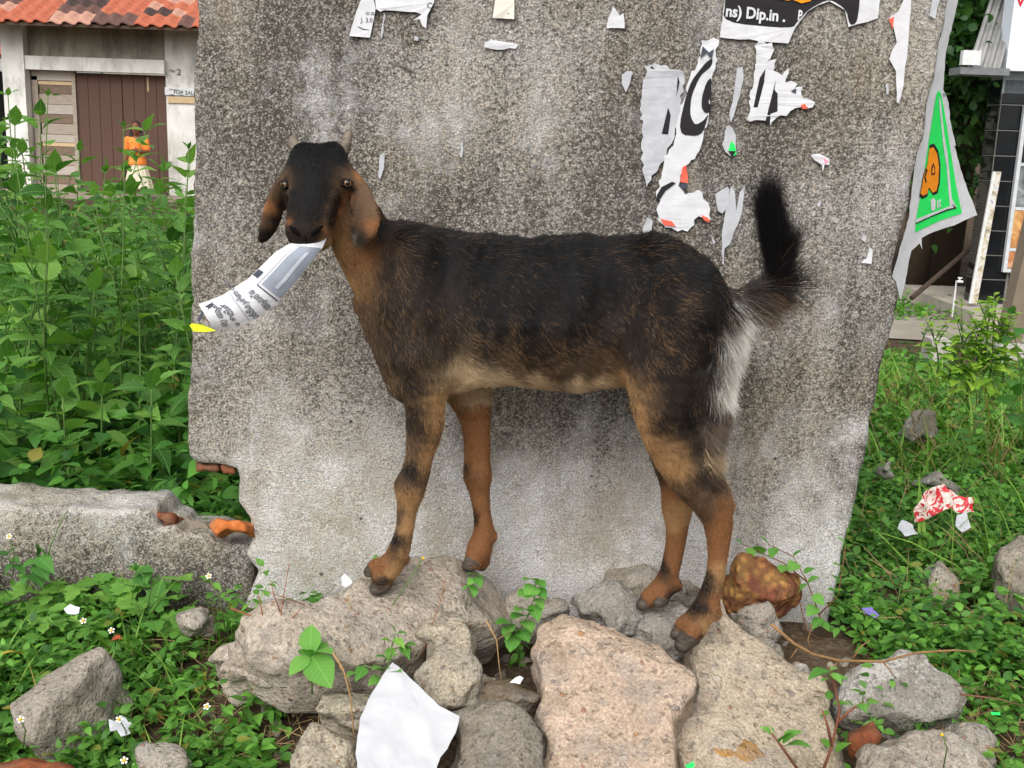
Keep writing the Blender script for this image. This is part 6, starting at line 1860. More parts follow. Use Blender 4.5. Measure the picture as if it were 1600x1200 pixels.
# yellow-green bush by the road and other single plants on the bank
def at_ground(px, py):
    p = ground_hit(px, py); return p
for i, (px, py, hh) in enumerate(((1520, 600, .26), (1545, 590, .24), (1500, 590, .22), (1565, 600, .20), (1535, 575, .22), (1482, 596, .18), (1510, 620, .2), (1530, 630, .2), (1552, 625, .18), (1490, 625, .16), (1570, 575, .2), (1465, 585, .16))):
    p = at_ground(px, py); weed(p, hh, 'lime green leafy weed of the bright clump near the roadside', 'lime green clump near the road', 'ovate', G_LIME, 8, .055, branch=3, name='lime_weed')
for px, py, hh, lb in ((1596, 700, .42, 'broad leaved blue green weed growing high on the bank'), (1500, 745, .22, 'small upright weed above the pale long stone'), (1420, 620, .25, 'dark leafy weed next to the wall edge on the bank')):
    p = at_ground(px, py); weed(p, hh, lb, None, 'ovate', G_DARK, 6, .10 if px > 1590 else .05, branch=1)
for i, (px, py) in enumerate(((1395, 985), (1430, 950), (1470, 990), (1520, 960), (1550, 1010), (1380, 900), (1420, 860), (1340, 960), (1560, 850), (1500, 830), (1360, 830), (1575, 980))):
    p = at_ground(px, py)
    weed(p, pr.uniform(.09, .16), 'low small leaved creeper shoot on the bank near the boulder', 'creeper shoots on the bank', 'oval', G_OVAL if i % 2 else G_DARK, 5, .034, branch=1, name='creeper_shoot', stem_r=.0015)

# ================= front left: creeping lobed weeds
FL = 'creeping weed with pale green lobed leaves among the front rubble'
for i, (px, py, s) in enumerate(((40, 960, .05), (95, 965, .055), (150, 955, .06), (205, 945, .06), (250, 950, .055), (60, 1010, .05), (190, 990, .055), (235, 1000, .055), (120, 1005, .045), (20, 905, .05), (260, 930, .05), (15, 1060, .045), (420, 915, .042), (395, 925, .045), (450, 905, .04), (480, 920, .038))):
    p = at_ground(px, py + 8)
    p[2] = float(ground_z(p[0], p[1]))
    root = thing('lobed_weed', FL if i < 12 else 'lobed weed growing against the foot of the concrete wall', 'plant', p, 'creeping lobed weeds' if i < 12 else 'lobed weeds at the wall foot')
    mb = MB(); ends = []
    for k in range(int(pr.integers(7, 11))):
        a = pr.uniform(0, 6.28); L = pr.uniform(.02, .085); hgt = pr.uniform(.03, .085)
        e = p + np.array([math.cos(a) * L, math.sin(a) * L * .8, hgt]); mb.tube([p, (p + e) / 2 + np.array([0, 0, .012]), e], [.0012, .001, .0008], 4); ends.append((e, a))
    mb.build('stem', M_STEM, root, True)
    for e, a in ends:
        put_leaf(root, 'lobed', G_LOBED, e, (math.cos(a) * .8, math.sin(a) * .8 - .45, pr.uniform(-.15, .45)), s * pr.uniform(.8, 1.3), pr.normal(0, .25))
def fl_ok(x, y):
    u = proj(np.array([x, y, float(ground_z(x, y))])); return -40 < u[0] < 640 and 880 < u[1] < 1290 and not (560 < u[0] and u[1] > 1050) and not (500 < u[0] and u[1] < 1000) and not (430 < u[0] and u[1] > 1110)
rec = sprigs(700, (-1.2, -.1), (1.15, 2.03), (.02, .09), (6, 11), (.018, .036), seed=14, accept=fl_ok, tint=(.15, .95), clump=4)
rec += sprigs(520, (-2.4, -.75), (1.2, 2.04), (.02, .09), (6, 11), (.020, .038), seed=54, accept=lambda x, y: upx(x, y, .45) < -40, tint=(.15, .95), clump=4)
mass('low_weeds', 'low trailing weeds covering the soil between the front stones', 'ground cover', rec, G_COVER, 'toothed')
blades(40, (-1.2, -.3), (1.2, 2.0), (.06, .16), 15, fl_ok, 'sparse thin grass between the front weeds', 'thin_grass')
rec = []
for cx_, cy_, n_ in ((640, 1000, 5), (560, 960, 5), (520, 1010, 6), (460, 980, 6), (400, 1010, 6), (350, 990, 6), (430, 900, 6), (380, 920, 6), (330, 940, 6), (480, 905, 5), (1330, 1000, 7), (1345, 975, 7), (1310, 985, 5), (820, 1035, 4), (1150, 850, 3), (1250, 960, 5), (1360, 1150, 4), (1500, 1190, 4), (1290, 1190, 3), (640, 1100, 3), (545, 1075, 5), (350, 1090, 6), (390, 1060, 6), (430, 1080, 5), (420, 1140, 5), (330, 1180, 5), (380, 1190, 4), (240, 1060, 5), (1540, 1050, 6), (1580, 1060, 6), (1560, 1130, 5)):
    q_ = ground_hit(cx_, cy_)
    rec += sprigs(n_, (q_[0] - .05, q_[0] + .05), (q_[1] - .04, q_[1] + .04), (.05, .16), (7, 12), (.016, .036), seed=int(cx_ + cy_), tint=(.3, 1.0), clump=.01)
mass('gap_weeds', 'small green weeds sprouting in the gaps between the stones', 'ground cover', rec, G_COVER, 'toothed')
# dry straw
r = np.random.default_rng(31); mb = MB()
for k in range(190):
    px, py = r.uniform(60, 520), r.uniform(1000, 1200)
    p = at_ground(px, py); a = r.uniform(0, 6.28); L = r.uniform(.03, .12)
    q = [p + np.array([0, 0, .004]), p + np.array([math.cos(a) * L * .5, math.sin(a) * L * .5, r.uniform(.004, .04)]), p + np.array([math.cos(a + .4) * L, math.sin(a + .4) * L, r.uniform(0, .02)])]
    mb.tube(q, .0009, 4)
for k in range(120):
    px, py = r.uniform(1480, 1600), r.uniform(1000, 1180)
    p = at_ground(px, py); a = r.uniform(0, 6.28); L = r.uniform(.03, .12)
    mb.tube([p + np.array([0, 0, .004]), p + np.array([math.cos(a) * L * .5, math.sin(a) * L * .5, r.uniform(.004, .04)]), p + np.array([math.cos(a + .4) * L, math.sin(a + .4) * L, r.uniform(0, .02)])], .0009, 4)
for k in range(260):
    px, py = r.uniform(1330, 1600), r.uniform(600, 1010)
    p = at_ground(px, py); a = r.uniform(0, 6.28); L = r.uniform(.05, .22)
    e = p + np.array([math.cos(a) * L * .6, math.sin(a) * L * .6, L * r.uniform(.3, .9)])
    mb.tube([p, (p + e) / 2 + np.array([0, 0, L * .15]), e], [.0012, .001, .0006], 3)
o = mb.build('dry_straw', plain('straw', lin(160, 134, 98), .9), None, True); tag(o, 'dry straw and dead stalks strewn between the weeds', 'straw', kind='stuff')

# daisies on thin stalks
wm = plain('white_petal', lin(236, 236, 228), .7); ym = plain('yellow_disc', lin(226, 184, 50), .8)
def daisy(px, py, root_px, Y, label):
    top = P(px, py, Y); b = P(root_px[0], root_px[1], Y + .02); b[2] = min(b[2], top[2] - .01)
    root = thing('daisy', label, 'flower', b, None)
    mb = MB(); mb.tube([b, (b + top) / 2 + np.array([.006, 0, .006]), top], .0011, 5); mb.build('stalk', M_STEM, root, True)
    s = SDF(top - .012, top + .012, .0012); s.ball(top, (.0030, .0030, .0026), 0); v, f = s.mesh(); obj('disc', v, f, ym, root)
    n = np.array([0.1, -.7, .7]); ex, ey, ez = frame(n)
    if 'bud' in label: return
    for k in range(5):
        a = 2 * math.pi * k / 5 + px; c, d = math.cos(a) * ex + math.sin(a) * ey, -math.sin(a) * ex + math.cos(a) * ey
        q = [top + c * .002 - d * .0012, top + c * .002 + d * .0012, top + c * .0050 + d * .0019, top + c * .0060, top + c * .0050 - d * .0019]
        obj('petal', q, [(0, 1, 2, 3, 4)], wm, root, False)
for px, py, rp, Y, lb in ((14, 838, (20, 900), 1.95, 'small daisy in front of the low wall by the glossy leaves'), (326, 900, (352, 985), 1.86, 'daisy on a tall arched stalk below the orange brick'), (130, 970, (140, 1010), 1.76, 'daisy among the lobed leaves above the concrete post'), (174, 985, (180, 1010), 1.76, 'half open daisy beside the red scrap'),
        (323, 1104, (332, 1160), 1.60, 'open white daisy right of the concrete post'), (32, 1124, (36, 1170), 1.50, 'yellow daisy beside the concrete post foot'), (186, 1124, (196, 1170), 1.52, 'daisy above the crumpled white scrap'), (194, 1188, (200, 1230), 1.44, 'daisy next to the small pale stone'), (661, 872, (585, 985), 1.76, 'yellow bud on a long curved stalk near the front hoof'), (1472, 1148, (1474, 1200), 1.52, 'yellow bud in front of the flat grey stone')):
    daisy(px, py, rp, Y, lb)

# glossy plant at the low wall, seedling with oval leaves, sprigs by the hooves
def hand_plant(name, label, base_px, Y, stem_px, leaves, kind, mat, stem=M_STEM, sr=.0016, cat='plant'):
    """stem traced as px + depth; leaves: px of base, px of tip, depth shift of tip"""
    b = P(base_px[0], base_px[1], Y)
    root = thing(name, label, cat, b)
    mb = MB()
    for st in stem_px: mb.tube([P(q[0], q[1], Y + (q[2] if len(q) > 2 else 0)) for q in st], list(np.linspace(sr, sr * .5, len(st))), 5)
    mb.build('stem', stem, root, True)
    for l in leaves:
        a = P(l[0], l[1], Y + (l[5] if len(l) > 5 else 0)); t = P(l[2], l[3], Y + (l[5] if len(l) > 5 else 0) + l[4])
        put_leaf(root, kind, mat, a, t - a, float(np.linalg.norm(t - a)), float(pr.normal(0, .2)))
    return root
hand_plant('seedling', 'young seedling with five large oval veined leaves before the ledge', (488, 1085), 1.62, [[(488, 1085), (486, 1040), (484, 1024)]],
    [(484, 1024, 486, 974, .03), (486, 1022, 520, 1014, -.03), (484, 1026, 452, 1050, -.04), (487, 1026, 514, 1068, -.06), (484, 1026, 478, 1010, -.02), (488, 1024, 512, 1000, .03), (482, 1026, 466, 1012, .02)], 'oval', G_OVAL)
hand_plant('leafy_sprig', 'leafy green sprig rising between ledge and pink slab', (800, 1015), 1.80, [[(800, 1015), (812, 985), (826, 960), (836, 930), (838, 906)], [(812, 985), (800, 975), (788, 968)], [(826, 960), (842, 950), (850, 944)]],
    [(838, 908, 818, 902, -.02), (838, 908, 852, 916, -.02), (836, 916, 822, 932, -.03), (838, 920, 854, 934, -.02), (834, 930, 812, 926, -.03), (830, 945, 842, 968, -.03), (826, 955, 806, 950, -.03), (800, 975, 776, 970, -.02), (800, 976, 790, 996, -.03), (812, 985, 826, 1000, -.03), (806, 992, 796, 1016, -.03), (836, 935, 850, 950, -.02), (822, 962, 800, 962, -.03), (818, 970, 832, 984, -.03), (826, 950, 846, 958, -.01), (808, 986, 786, 984, -.03)], 'round', G_OVAL)
hand_plant('small_sprig', 'small sprig with few leaves in front of the far front hoof', (728, 950), 1.80, [[(728, 950), (732, 925), (742, 905), (745, 896)]],
    [(744, 898, 730, 895, -.01), (744, 898, 756, 902, -.01), (742, 904, 732, 912, -.02), (743, 902, 752, 916, -.02), (736, 915, 722, 920, -.01), (738, 914, 742, 932, -.02), (734, 920, 746, 920, -.01)], 'round', G_OVAL, sr=.001)
hand_plant('leafy_sprig', 'sprig hanging over the top corner of the white sheet', (612, 1010), 1.60, [[(612, 1010), (604, 1050), (598, 1085), (602, 1110)], [(604, 1050), (570, 1040), (552, 1050)]],
    [(604, 1046, 582, 1040, -.03), (604, 1050, 626, 1044, -.02), (600, 1062, 576, 1066, -.03), (600, 1062, 612, 1086, -.04), (598, 1080, 578, 1094, -.03), (598, 1086, 610, 1106, -.04), (600, 1080, 622, 1080, -.02), (570, 1042, 556, 1062, -.03), (556, 1050, 540, 1056, -.02), (606, 1030, 622, 1020, .0), (606, 1030, 586, 1022, -.01), (600, 1090, 584, 1078, -.02)], 'ovate', G_OVAL)
hand_plant('leafy_sprig', 'toothed leafy sprig growing beside the knobbly lump', (600, 1035), 1.66, [[(600, 1035), (612, 1010), (618, 990)], [(608, 1016), (630, 1010)]],
    [(618, 990, 610, 972, 0), (618, 992, 636, 986, -.01), (614, 1004, 596, 996, -.02), (630, 1010, 650, 1004, -.02), (628, 1010, 640, 1028, -.03), (612, 1012, 606, 1034, -.03), (616, 998, 634, 1012, -.02), (630, 1010, 646, 1016, -.01)], 'toothed', G_LOBED)
hand_plant('glossy_weed', 'glossy dark leaved weed standing against the low wall', (40, 920), 2.0, [[(40, 920), (50, 895), (58, 868)], [(45, 905), (20, 880), (10, 862)]],
    [(58, 870, 84, 892, -.03), (58, 870, 60, 848, .0), (56, 876, 34, 884, -.02), (54, 882, 76, 904, -.03), (20, 880, 6, 896, -.02), (12, 866, 26, 852, 0), (12, 868, -6, 860, 0), (22, 882, 40, 896, -.02), (46, 898, 32, 912, -.03), (48, 896, 68, 914, -.03), (16, 874, 30, 876, -.02)], 'ovate', G_DARK)
hand_plant('glossy_weed', 'little weed with paired leaves growing up the low wall', (205, 945), 1.95, [[(205, 945), (210, 910), (213, 890)], [(232, 945), (238, 910), (236, 888)]],
    [(213, 892, 198, 882, -.01), (213, 892, 212, 878, 0), (212, 896, 238, 888, -.02), (236, 892, 226, 912, -.02), (212, 900, 222, 914, -.02), (208, 918, 194, 912, -.02), (236, 905, 250, 900, -.01)], 'ovate', G_DARK, sr=.0012)
hand_plant('grass_stalk', 'thin green seed stalk rising in front of the low wall', (72, 880), 2.0, [[(70, 885), (80, 850), (94, 818), (106, 796)]], [(74, 876, 62, 850, 0), (72, 880, 88, 862, 0)], 'lance', G_OVAL, sr=.0016, cat='grass')
hand_plant('red_stemmed_weed', 'reddish branching weed with few leaves on the tan slab', (1282, 1215), 1.56, [[(1282, 1215), (1300, 1165), (1312, 1110), (1302, 1060), (1296, 1046)], [(1300, 1165), (1292, 1130), (1285, 1110)], [(1308, 1130), (1328, 1110), (1350, 1096)], [(1256, 1215), (1220, 1165), (1205, 1145)]],
    [(1296, 1048, 1262, 1056, -.02), (1296, 1048, 1310, 1042, 0), (1298, 1052, 1318, 1068, -.02), (1300, 1060, 1326, 1058, -.01), (1298, 1056, 1280, 1044, 0), (1340, 1100, 1356, 1112, -.02), (1346, 1098, 1350, 1080, 0), (1334, 1106, 1322, 1092, 0), (1205, 1146, 1188, 1134, 0), (1210, 1150, 1204, 1132, 0), (1218, 1160, 1236, 1140, -.01), (1226, 1166, 1266, 1160, -.03), (1222, 1160, 1250, 1138, -.01)], 'ovate', G_OVAL, M_RSTEM, .0028)
hand_plant('wall_creeper', 'thin creeper with small round leaves trailing up the wall corner', (1300, 1010), 2.02, [[(1300, 1010), (1280, 960), (1262, 910), (1240, 870), (1200, 850)], [(1280, 960), (1310, 930), (1322, 850)], [(1262, 910), (1225, 880), (1160, 850)], [(1300, 1010), (1260, 985), (1240, 900)]],
    [(1200, 850, 1190, 838, 0), (1212, 856, 1204, 870, -.02), (1240, 870, 1252, 858, 0), (1246, 880, 1232, 890, -.02), (1262, 910, 1278, 900, -.01), (1262, 912, 1246, 922, -.02), (1270, 930, 1288, 944, -.02), (1276, 948, 1262, 960, -.02), (1284, 966, 1270, 980, -.02), (1310, 930, 1296, 918, -.01), (1314, 910, 1330, 902, -.01), (1318, 890, 1304, 878, -.01), (1320, 870, 1334, 862, 0), (1322, 852, 1310, 838, 0), (1160, 850, 1150, 842, 0), (1170, 856, 1176, 872, -.02), (1190, 866, 1180, 850, -.01), (1282, 972, 1296, 984, -.02), (1256, 896, 1272, 886, 0), (1306, 946, 1320, 956, -.02), (1230, 884, 1216, 894, -.02)], 'round', G_OVAL, M_RSTEM, .0016)
# bare dry stems
def dry(label, lines, Y, mat, name='dead_twig', r0=.0022):
    mb = MB()
    b = P(lines[0][0][0], lines[0][0][1], Y)
    for si, st in enumerate(lines):
        ra = r0 * (1.0 if si == 0 else .5)
        mb.tube([P(q[0], q[1], Y + (q[2] if len(q) > 2 else 0) - (.006 * math.sin(7.0 * qi) if len(st) > 3 else 0)) for qi, q in enumerate(st)], list(np.linspace(ra, ra * .45, len(st))), 6)
    o = mb.build(name, mat, None, True)
    o.data.transform(Matrix.Translation(-Vector(b))); o.location = Vector(b)
    return tag(o, label, 'twig')
dry('long dry yellow twig lying over the lichened boulder', [[(1205, 975), (1240, 1005), (1270, 1022), (1310, 1032), (1380, 1034), (1430, 1020), (1490, 1016), (1525, 1018)], [(1270, 1022), (1262, 1000), (1270, 975)], [(1330, 1033), (1345, 1010), (1360, 1000)], [(1380, 1034), (1400, 1060)], [(1248, 1010), (1234, 1030)], [(1310, 1032), (1296, 1052)]], 1.72, plain('twig_bark', lin(140, 108, 72), .9, var=.35, scale=60), 'dry_twig', .0032)
dry('branching reddish dead stem standing over the ledge', [[(452, 1060), (430, 1020), (412, 985), (398, 965), (360, 950)], [(412, 985), (410, 960), (404, 930), (402, 935)], [(430, 1020), (438, 985), (440, 950), (452, 880)], [(438, 985), (462, 960), (476, 945), (420, 925)], [(440, 962), (428, 930), (424, 912)]], 1.70, plain('dead_red_stem', lin(150, 92, 66), .85), r0=.0026)
dry('pale dead stalks arching in front of the seedling', [[(520, 1020), (536, 1045), (548, 1090), (552, 1140), (560, 1200)], [(530, 1040), (545, 1060), (556, 1110)]], 1.56, M_DRY, r0=.0018)
dry('dead grass stalk standing on the ledge near the front hoof', [[(556, 985), (550, 960), (543, 930)], [(556, 985), (566, 970)]], 1.74, M_DRY, r0=.0014)
dry('thin brown seed stalk standing in front of the far front leg', [[(658, 1030), (672, 985), (688, 940), (698, 895)], [(688, 940), (682, 915)], [(690, 930), (704, 912)]], 1.74, plain('seed_stalk', lin(150, 104, 76), .85), r0=.0012)
dry('pale stalk lying across dark soil beside the pink slab', [[(760, 970), (776, 1000), (780, 1040), (786, 1082)], [(776, 1000), (800, 985)]], 1.70, M_DRY, r0=.0014)
dry('thin dry stalks leaning below the weedy bank stone', [[(1500, 1085), (1560, 1092), (1605, 1105)], [(1490, 1070), (1540, 1080)], [(1520, 1120), (1580, 1100)]], 1.72, plain('brown_stalk', lin(112, 84, 62), .9), r0=.0022)

# ================= dark trees behind the shop gap and beyond the house
def tree(name, label, base, h, crown, n, seed, group=None, size=(.06, .13)):
    r = np.random.default_rng(seed); base = np.array(base, float)
    root = thing(name, label, 'tree', base, group)
    mb = MB(); top = base + np.array([r.normal(0, .2), r.normal(0, .2), h * .75])
    mb.tube([base - np.array([0, 0, .2]), (base + top) / 2 + r.normal(0, .1, 3), top], [.16, .12, .05], 8)
    cs = []
    for k in range(9):
        a = r.uniform(0, 6.28); t = r.uniform(.25, .95)
        e = base + np.array([math.cos(a) * crown * r.uniform(.4, .95), math.sin(a) * crown * r.uniform(.4, .95), h * (t * .85 + .15)])
        mb.tube([base + (top - base) * t * .8, e], [.05, .015], 5); cs.append(e)
    mb.build('trunk', M_BARK, root, True)
    rec = []
    for k in range(n):
        c = cs[r.integers(len(cs))]; q = r.normal(0, .42, 3) * crown * .62; p = c + q
        if p[2] < base[2] + .05: continue
        d = r.normal(0, 1, 3); d[2] -= .4; d /= np.linalg.norm(d)
        rec.append((p - base, d, r.uniform(*size), r.normal(0, .5), float(np.clip(r.normal(.5, .25), 0, 1)), 0.0))
    o = mass('crown', None, None, rec, G_TREE, 'ovate')
    o.parent = root
    return root
tree('dark_tree', 'dark leafy tree behind the hanging green poster', (P(1500, 300, 11.4)[0], 11.6, .1), 4.6, 1.5, 7000, 1)
tree('dark_tree', 'dark leafy tree in the gap between wall and shop', (P(1440, 300, 11.2)[0], 11.2, .1), 3.6, 1.4, 6000, 2)
tree('dark_tree', 'dense shaded tree over the corrugated shop awning', (P(1545, 300, 14.0)[0], 14.0, .1), 6.0, 1.9, 7000, 3)
rec = sprigs(170, (2.4, 4.2), (9.0, 9.9), (.05, .2), (6, 10), (.04, .07), seed=19, accept=lambda x, y: proj(np.array([x, y, .2]))[0] < 1510, tint=(.4, 1.0))
mass('roadside_weeds', 'green weeds along the far edge of the road under the poster', 'ground cover', rec, G_COVER, 'ovate')
# far line of trees closing the view beyond house and shop
r = np.random.default_rng(61); rec = []
for k in range(9000):
    x = r.uniform(-34, 34); hh = 3.2 + 1.6 * math.sin(x * .55) + 1.2 * math.sin(x * 1.7 + 2)
    d = r.normal(0, 1, 3); d[2] -= .4; d /= np.linalg.norm(d)
    rec.append((np.array([x, 34 + r.uniform(-1.5, 2.5), .1 + hh * r.random() ** .8 * 1.25]), d, r.uniform(.3, .6), r.normal(0, .5), float(np.clip(r.normal(.5, .25), 0, 1)), 0.0))
mass('distant_trees', 'far belt of dark trees beyond house and shop', 'trees', rec, G_TREE, 'ovate')
# ================================================================= the girl walking past the house
PYY = 19.0
def person():
    foot = P(217, 322, PYY); top = P(214, 190, PYY)
    H = 1.42; base = np.array([foot[0], PYY, top[2] - H])
    root = thing('person', 'girl in orange top and cream skirt walking past the brown door', 'person', base)
    B = lambda x, y, z: base + np.array([x, y, z]) 
    sk = N('skin', .55, .3); sk.color(lin(120, 78, 58))
    ht = N('black_hair', .4, .4); ht.color((.012, .010, .010))
    ot = N('orange_cloth', .85, .15); ot.color(ot.ramp(ot.noise(9, 4), [(.3, lin(232, 120, 48)), (.7, lin(246, 160, 84))])); ot.bump(ot.noise(14, 3), .5, .02)
    ct = N('cream_cloth', .85, .15); ct.color(ct.ramp(ct.noise(6, 4), [(.3, lin(206, 192, 166)), (.7, lin(232, 222, 200))])); ct.bump(ct.noise(12, 2, vec=ct.mapping((4, 4, .4))), .6, .03)
    s = SDF(base + np.array([-.45, -.4, -.02]), base + np.array([.45, .4, H + .05]), .008)
    # head turned to the camera
    s.ball(B(.01, -.02, 1.31), (.070, .085, .105), .01); s.cone(B(.01, -.04, 1.25), B(.01, -.045, 1.235), .052, .04, .02)
    s.ball(B(.012, -.108, 1.30), (.013, .018, .022), .01)                      # nose
    s.ball(B(.012, -.095, 1.262), (.024, .012, .009), .006)                    # lips
    s.ball(B(.085, -.01, 1.30), (.012, .02, .028), .006); s.ball(B(-.065, -.01, 1.30), (.012, .02, .028), .006)
    s.cone(B(.005, 0, 1.24), B(0, .01, 1.14), .045, .05, .02)
    s.cone(B(-.13, .01, 1.11), B(.13, .01, 1.11), .05, .05, .04)
    s.cone(B(0, .01, 1.05), B(0, .01, .80), .105, .095, .05); s.cone(B(-.04, .01, .74), B(.04, .01, .74), .11, .11, .05)
    # far arm folded across, near arm hanging
    s.chain([(B(-.17, .02, 1.10), .042), (B(-.19, .04, .90), .036), (B(-.20, -.02, .74), .028), (B(-.205, -.05, .68), .024)], .015)
    s.chain([(B(.16, 0, 1.10), .042), (B(.19, -.03, .92), .036), (B(.10, -.14, .93), .030), (B(.04, -.16, .96), .026)], .015)
    for k, (dx, L) in enumerate(((-.020, .05), (-.008, .06), (.004, .065), (.016, .055))):
        s.chain([(B(-.205 + dx, -.055, .66), .009), (B(-.205 + dx, -.065, .66 - L * .6), .008), (B(-.203 + dx, -.060, .66 - L), .006)], .004)
        s.chain([(B(.035, -.16, .945 + dx), .009), (B(.0, -.172, .95 + dx), .008), (B(.02 - L, -.165, .95 + dx), .006)], .004)
    s.chain([(B(-.185, -.06, .69), .010), (B(-.175, -.085, .66), .008)], .004); s.chain([(B(.05, -.165, .98), .010), (B(.03, -.175, 1.0), .008)], .004)
    # legs in stride
    s.chain([(B(-.06, .01, .74), .085), (B(-.10, -.03, .42), .055), (B(-.08, .04, .08), .035)], .02)
    s.chain([(B(.06, .01, .74), .085), (B(.12, .0, .42), .055), (B(.17, .02, .09), .035)], .02)
    s.cone(B(-.08, .05, .03), B(-.10, -.11, .022), .032, .028, .02); s.cone(B(.17, .03, .03), B(.20, -.12, .022), .032, .028, .02)
    v, f = s.mesh(); obj('body', v, f, sk.mat, root)
    # hair: cap and a plait behind the shoulder
    h = SDF(base + np.array([-.3, -.3, .8]), base + np.array([.3, .3, H + .06]), .008)
    h.ball(B(.005, .012, 1.325), (.083, .092, .108), .0)
    h.ball(B(.012, -.095, 1.275), (.062, .085, .085), .012, carve=True)
    h.chain([(B(-.06, .05, 1.27), .05), (B(-.09, .04, 1.14), .05), (B(-.10, .03, 1.04), .035)], .03)
    h.chain([(B(.08, .03, 1.26), .022), (B(.10, .0, 1.14), .02)], .02)
    v, f = h.mesh(); obj('hair', v, f, ht.mat, root)
    for ex in (-.018, .042):
        e = SDF(B(ex, -.095, 1.315) - .02, B(ex, -.095, 1.315) + .02, .003); e.ball(B(ex, -.094, 1.315), (.013, .008, .007), 0); v, f = e.mesh(); obj('eye', v, f, ht.mat, root)
    # top
    t = SDF(base + np.array([-.4, -.35, .6]), base + np.array([.4, .35, 1.3]), .008)
    t.cone(B(0, .01, 1.06), B(0, .01, .78), .118, .118, .0); t.cone(B(-.12, .01, 1.10), B(.12, .01, 1.10), .062, .062, .03)
    t.chain([(B(-.15, .01, 1.11), .062), (B(-.18, .03, .98), .058)], .02); t.chain([(B(.15, .0, 1.11), .062), (B(.18, -.02, .98), .058)], .02)
    t.cone(B(-.03, .01, .74), B(.03, .01, .74), .125, .125, .03)
    sl, g = t.sub(base + np.array([-.4, -.35, .6]), base + np.array([.4, .35, 1.3]))
    t.f[sl] = np.maximum(t.f[sl], (base[2] + .70) - g[..., 2]); t.ball(B(.008, -.04, 1.21), (.06, .07, .07), .01, carve=True)
    v, f = t.mesh(); obj('blouse', v, f, ot.mat, root)
    # skirt with pleats, closed below
    n = 56; V, F = [], []
    for j, (z, r) in enumerate(((.78, .118), (.70, .145), (.55, .185), (.42, .215), (.31, .235))):
        for i in range(n):
            a = 2 * math.pi * i / n; q = r * (1 + .07 * j / 4 * math.sin(11 * a + .4 * j))
            V.append(B(q * math.cos(a) * 1.0 + .02 * j / 4, .01 + q * .8 * math.sin(a), z))
    for j in range(4):
        for i in range(n): F.append((j*n+i, (j+1)*n+i, (j+1)*n+(i+1) % n, j*n+(i+1) % n))
    o = obj('skirt', V, F, ct.mat, root)
    return root
person()
# ================================================================= litter on the rubble
def crumple(name, label, px, Y0, n, mat, amp=.006, freq=30, cat='paper', seed=1, step=12, back=None):
    """an open sheet lying on a plane, creased"""
    c = np.mean(px, axis=0); o = P(c[0], c[1], Y0); ex, ey, ez = frame(n)
    pts = dense(px, step, 1.0, seed=seed)
    me = bmesh.new(); vs = [me.verts.new((p[0], p[1], 0)) for p in pts]; [me.faces.new([vs[i3] for i3 in t3]) for t3 in tri_fill(pts)]
    for _ in range(4):
        bmesh.ops.subdivide_edges(me, edges=[e for e in me.edges if e.calc_length() > 9], cuts=1); bmesh.ops.triangulate(me, faces=me.faces[:])
    me.verts.index_update()
    V = np.array([on_plane(q.co.x, q.co.y, o, ez) for q in me.verts])
    F = [tuple(q.index for q in t.verts) for t in me.faces]; me.free()
    a, b, c_ = V[F[0][0]], V[F[0][1]], V[F[0][2]]
    if np.cross(b - a, c_ - a) @ ez < 0: F = [t[::-1] for t in F]
    q = V * freq + seed * 5
    ridge = 1 - np.abs(fbm(q * np.array([.5, .5, .5]), 2))
    V = V + ez * (amp * (ridge + .5 * fbm(q, 3)))[:, None]
    k = len(V)
    V2 = V - ez * .0008
    ob = obj(name, np.concatenate([V, V2]), F + [tuple(i + k for i in t[::-1]) for t in F], mat, None, True)
    b = V.mean(0); b[2] = V[:, 2].min(); ob.data.transform(Matrix.Translation(-Vector(b))); ob.location = Vector(b)
    return tag(ob, label, cat)
m = N('sheet_white', .6, .3); m.color(m.ramp(m.noise(8, 4), [(.3, lin(178, 180, 184)), (.7, lin(198, 199, 202))])); m.bump(m.noise(14, 3, dist=.5), .5, .01)
crumple('white_sheet', 'large creased white sheet lying among the front stones', [(613, 1036), (640, 1060), (664, 1084), (686, 1106), (718, 1122), (712, 1146), (698, 1172), (682, 1200), (690, 1260), (560, 1260), (556, 1180), (563, 1124), (576, 1094), (597, 1058)], 1.52, (.05, -.62, .78), m.mat, .008, 26, 'sheet', 2)
crumple('paper_scrap', 'crumpled white wrapper caught in weeds near the daisies', [(172, 1126), (184, 1130), (190, 1118), (206, 1130), (200, 1138), (204, 1146), (190, 1152), (184, 1142), (176, 1146)], 1.54, (0, -.7, .7), PG, .012, 60, 'paper scrap', 5, 6)
crumple('paper_scrap', 'white corner of paper by the left end of the ledge', [(533, 902), (540, 897), (556, 914), (540, 918), (534, 914)], 1.86, (0, -.8, .6), PW, .004, 50, 'paper scrap', 6, 6)
crumple('paper_scrap', 'white folded scrap lying between dark stone and pink slab', [(796, 1068), (812, 1056), (818, 1060), (812, 1070)], 1.66, (0, -.7, .7), PW, .003, 50, 'paper scrap', 7, 6)
crumple('paper_scrap', 'small white litter among lobed leaves below the low wall', [(100, 952), (112, 945), (126, 950), (124, 960), (106, 960)], 1.80, (0, -.7, .7), PW, .006, 60, 'paper scrap', 8, 6)
crumple('plastic_scrap', 'purple and white plastic scrap in the weeds beside the wall corner', [(1346, 950), (1360, 950), (1374, 962), (1366, 966), (1350, 958)], 2.0, (0, -.7, .7), paper_mat('purple_plastic', lin(120, 110, 180)), .004, 60, 'plastic scrap', 9, 6)
crumple('plastic_scrap', 'bright green plastic shred near the dry stalks', [(1548, 1113), (1562, 1114), (1562, 1118), (1550, 1118)], 1.64, (0, -.6, .8), PGR, .002, 60, 'plastic scrap', 10, 6)
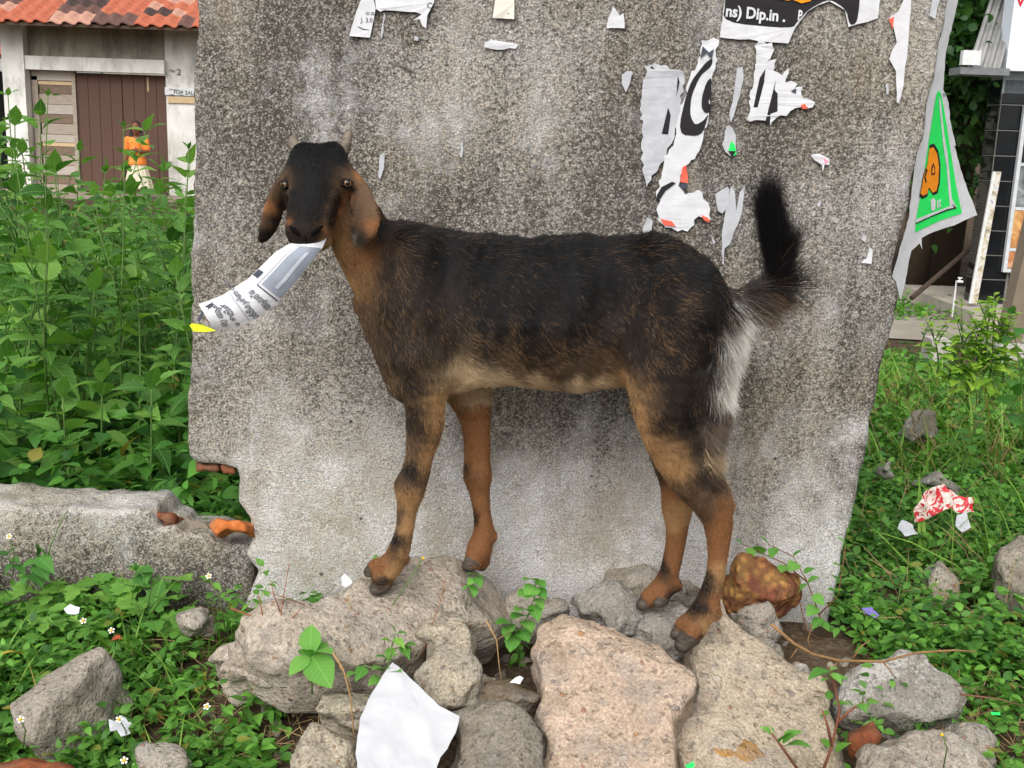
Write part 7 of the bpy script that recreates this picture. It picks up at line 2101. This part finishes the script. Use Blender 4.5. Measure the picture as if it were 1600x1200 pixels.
crumple('plastic_scrap', 'faded blue plastic bag under the upright bank stone', [(1446, 985), (1466, 975), (1476, 990), (1470, 1002), (1450, 998)], 2.1, (0, -.7, .7), paper_mat('blue_plastic', lin(70, 110, 150)), .012, 60, 'plastic scrap', 11, 6)
crumple('plastic_scrap', 'small green and white scrap at the foot of the tan slab', [(1070, 1196), (1082, 1190), (1086, 1198), (1074, 1202)], 1.50, (0, -.6, .8), PGR, .003, 60, 'plastic scrap', 12, 6)
def fallen(px, py, Y, c, size, label):
    o = link('fallen_leaf', new_mesh('fallen_leaf', SHAPES['ovate'][0] * size, SHAPES['ovate'][1], paper_mat('dead_leaf' + str(px), c)), None, P(px, py, Y)); o.rotation_euler = (.5, .2, px); tag(o, label, 'leaf')
fallen(174, 1000, 1.74, lin(176, 80, 48), .026, 'fallen orange red leaf beside the concrete post')
fallen(34, 1022, 1.70, lin(200, 180, 70), .040, 'yellowed leaf among green lobed leaves')
fallen(1290, 1085, 1.66, lin(150, 110, 70), .022, 'curled brown leaf at the edge of the tan slab')
# red and white torn packet
RW = N('packet_print', .45, .4)
rn_ = RW.math('ADD', RW.noise(34, 2, dist=1.2), 0.0)
RW.color(RW.ramp(rn_, [(.0, lin(200, 50, 60)), (.44, lin(186, 52, 60)), (.46, lin(214, 204, 196)), (.58, lin(214, 204, 196)), (.60, lin(180, 48, 58))], 'CONSTANT'))
crumple('torn_packet', 'torn red and white packet lying in the bank weeds', [(1424, 800), (1440, 772), (1466, 762), (1490, 780), (1512, 786), (1516, 806), (1490, 806), (1478, 800), (1462, 806), (1440, 814), (1426, 818)], 2.55, (0, -.8, .6), RW.mat, .03, 34, 'packet', 15, 8)
crumple('paper_scrap', 'white scrap just below the red packet', [(1494, 806), (1506, 800), (1514, 826), (1500, 834), (1492, 822)], 2.5, (0, -.8, .6), PG, .012, 50, 'paper scrap', 16, 6)
crumple('paper_scrap', 'pale bluish wrapper left of the red packet', [(1402, 826), (1410, 812), (1426, 820), (1434, 834), (1412, 840)], 2.45, (0, -.8, .6), PG, .008, 50, 'paper scrap', 17, 6)
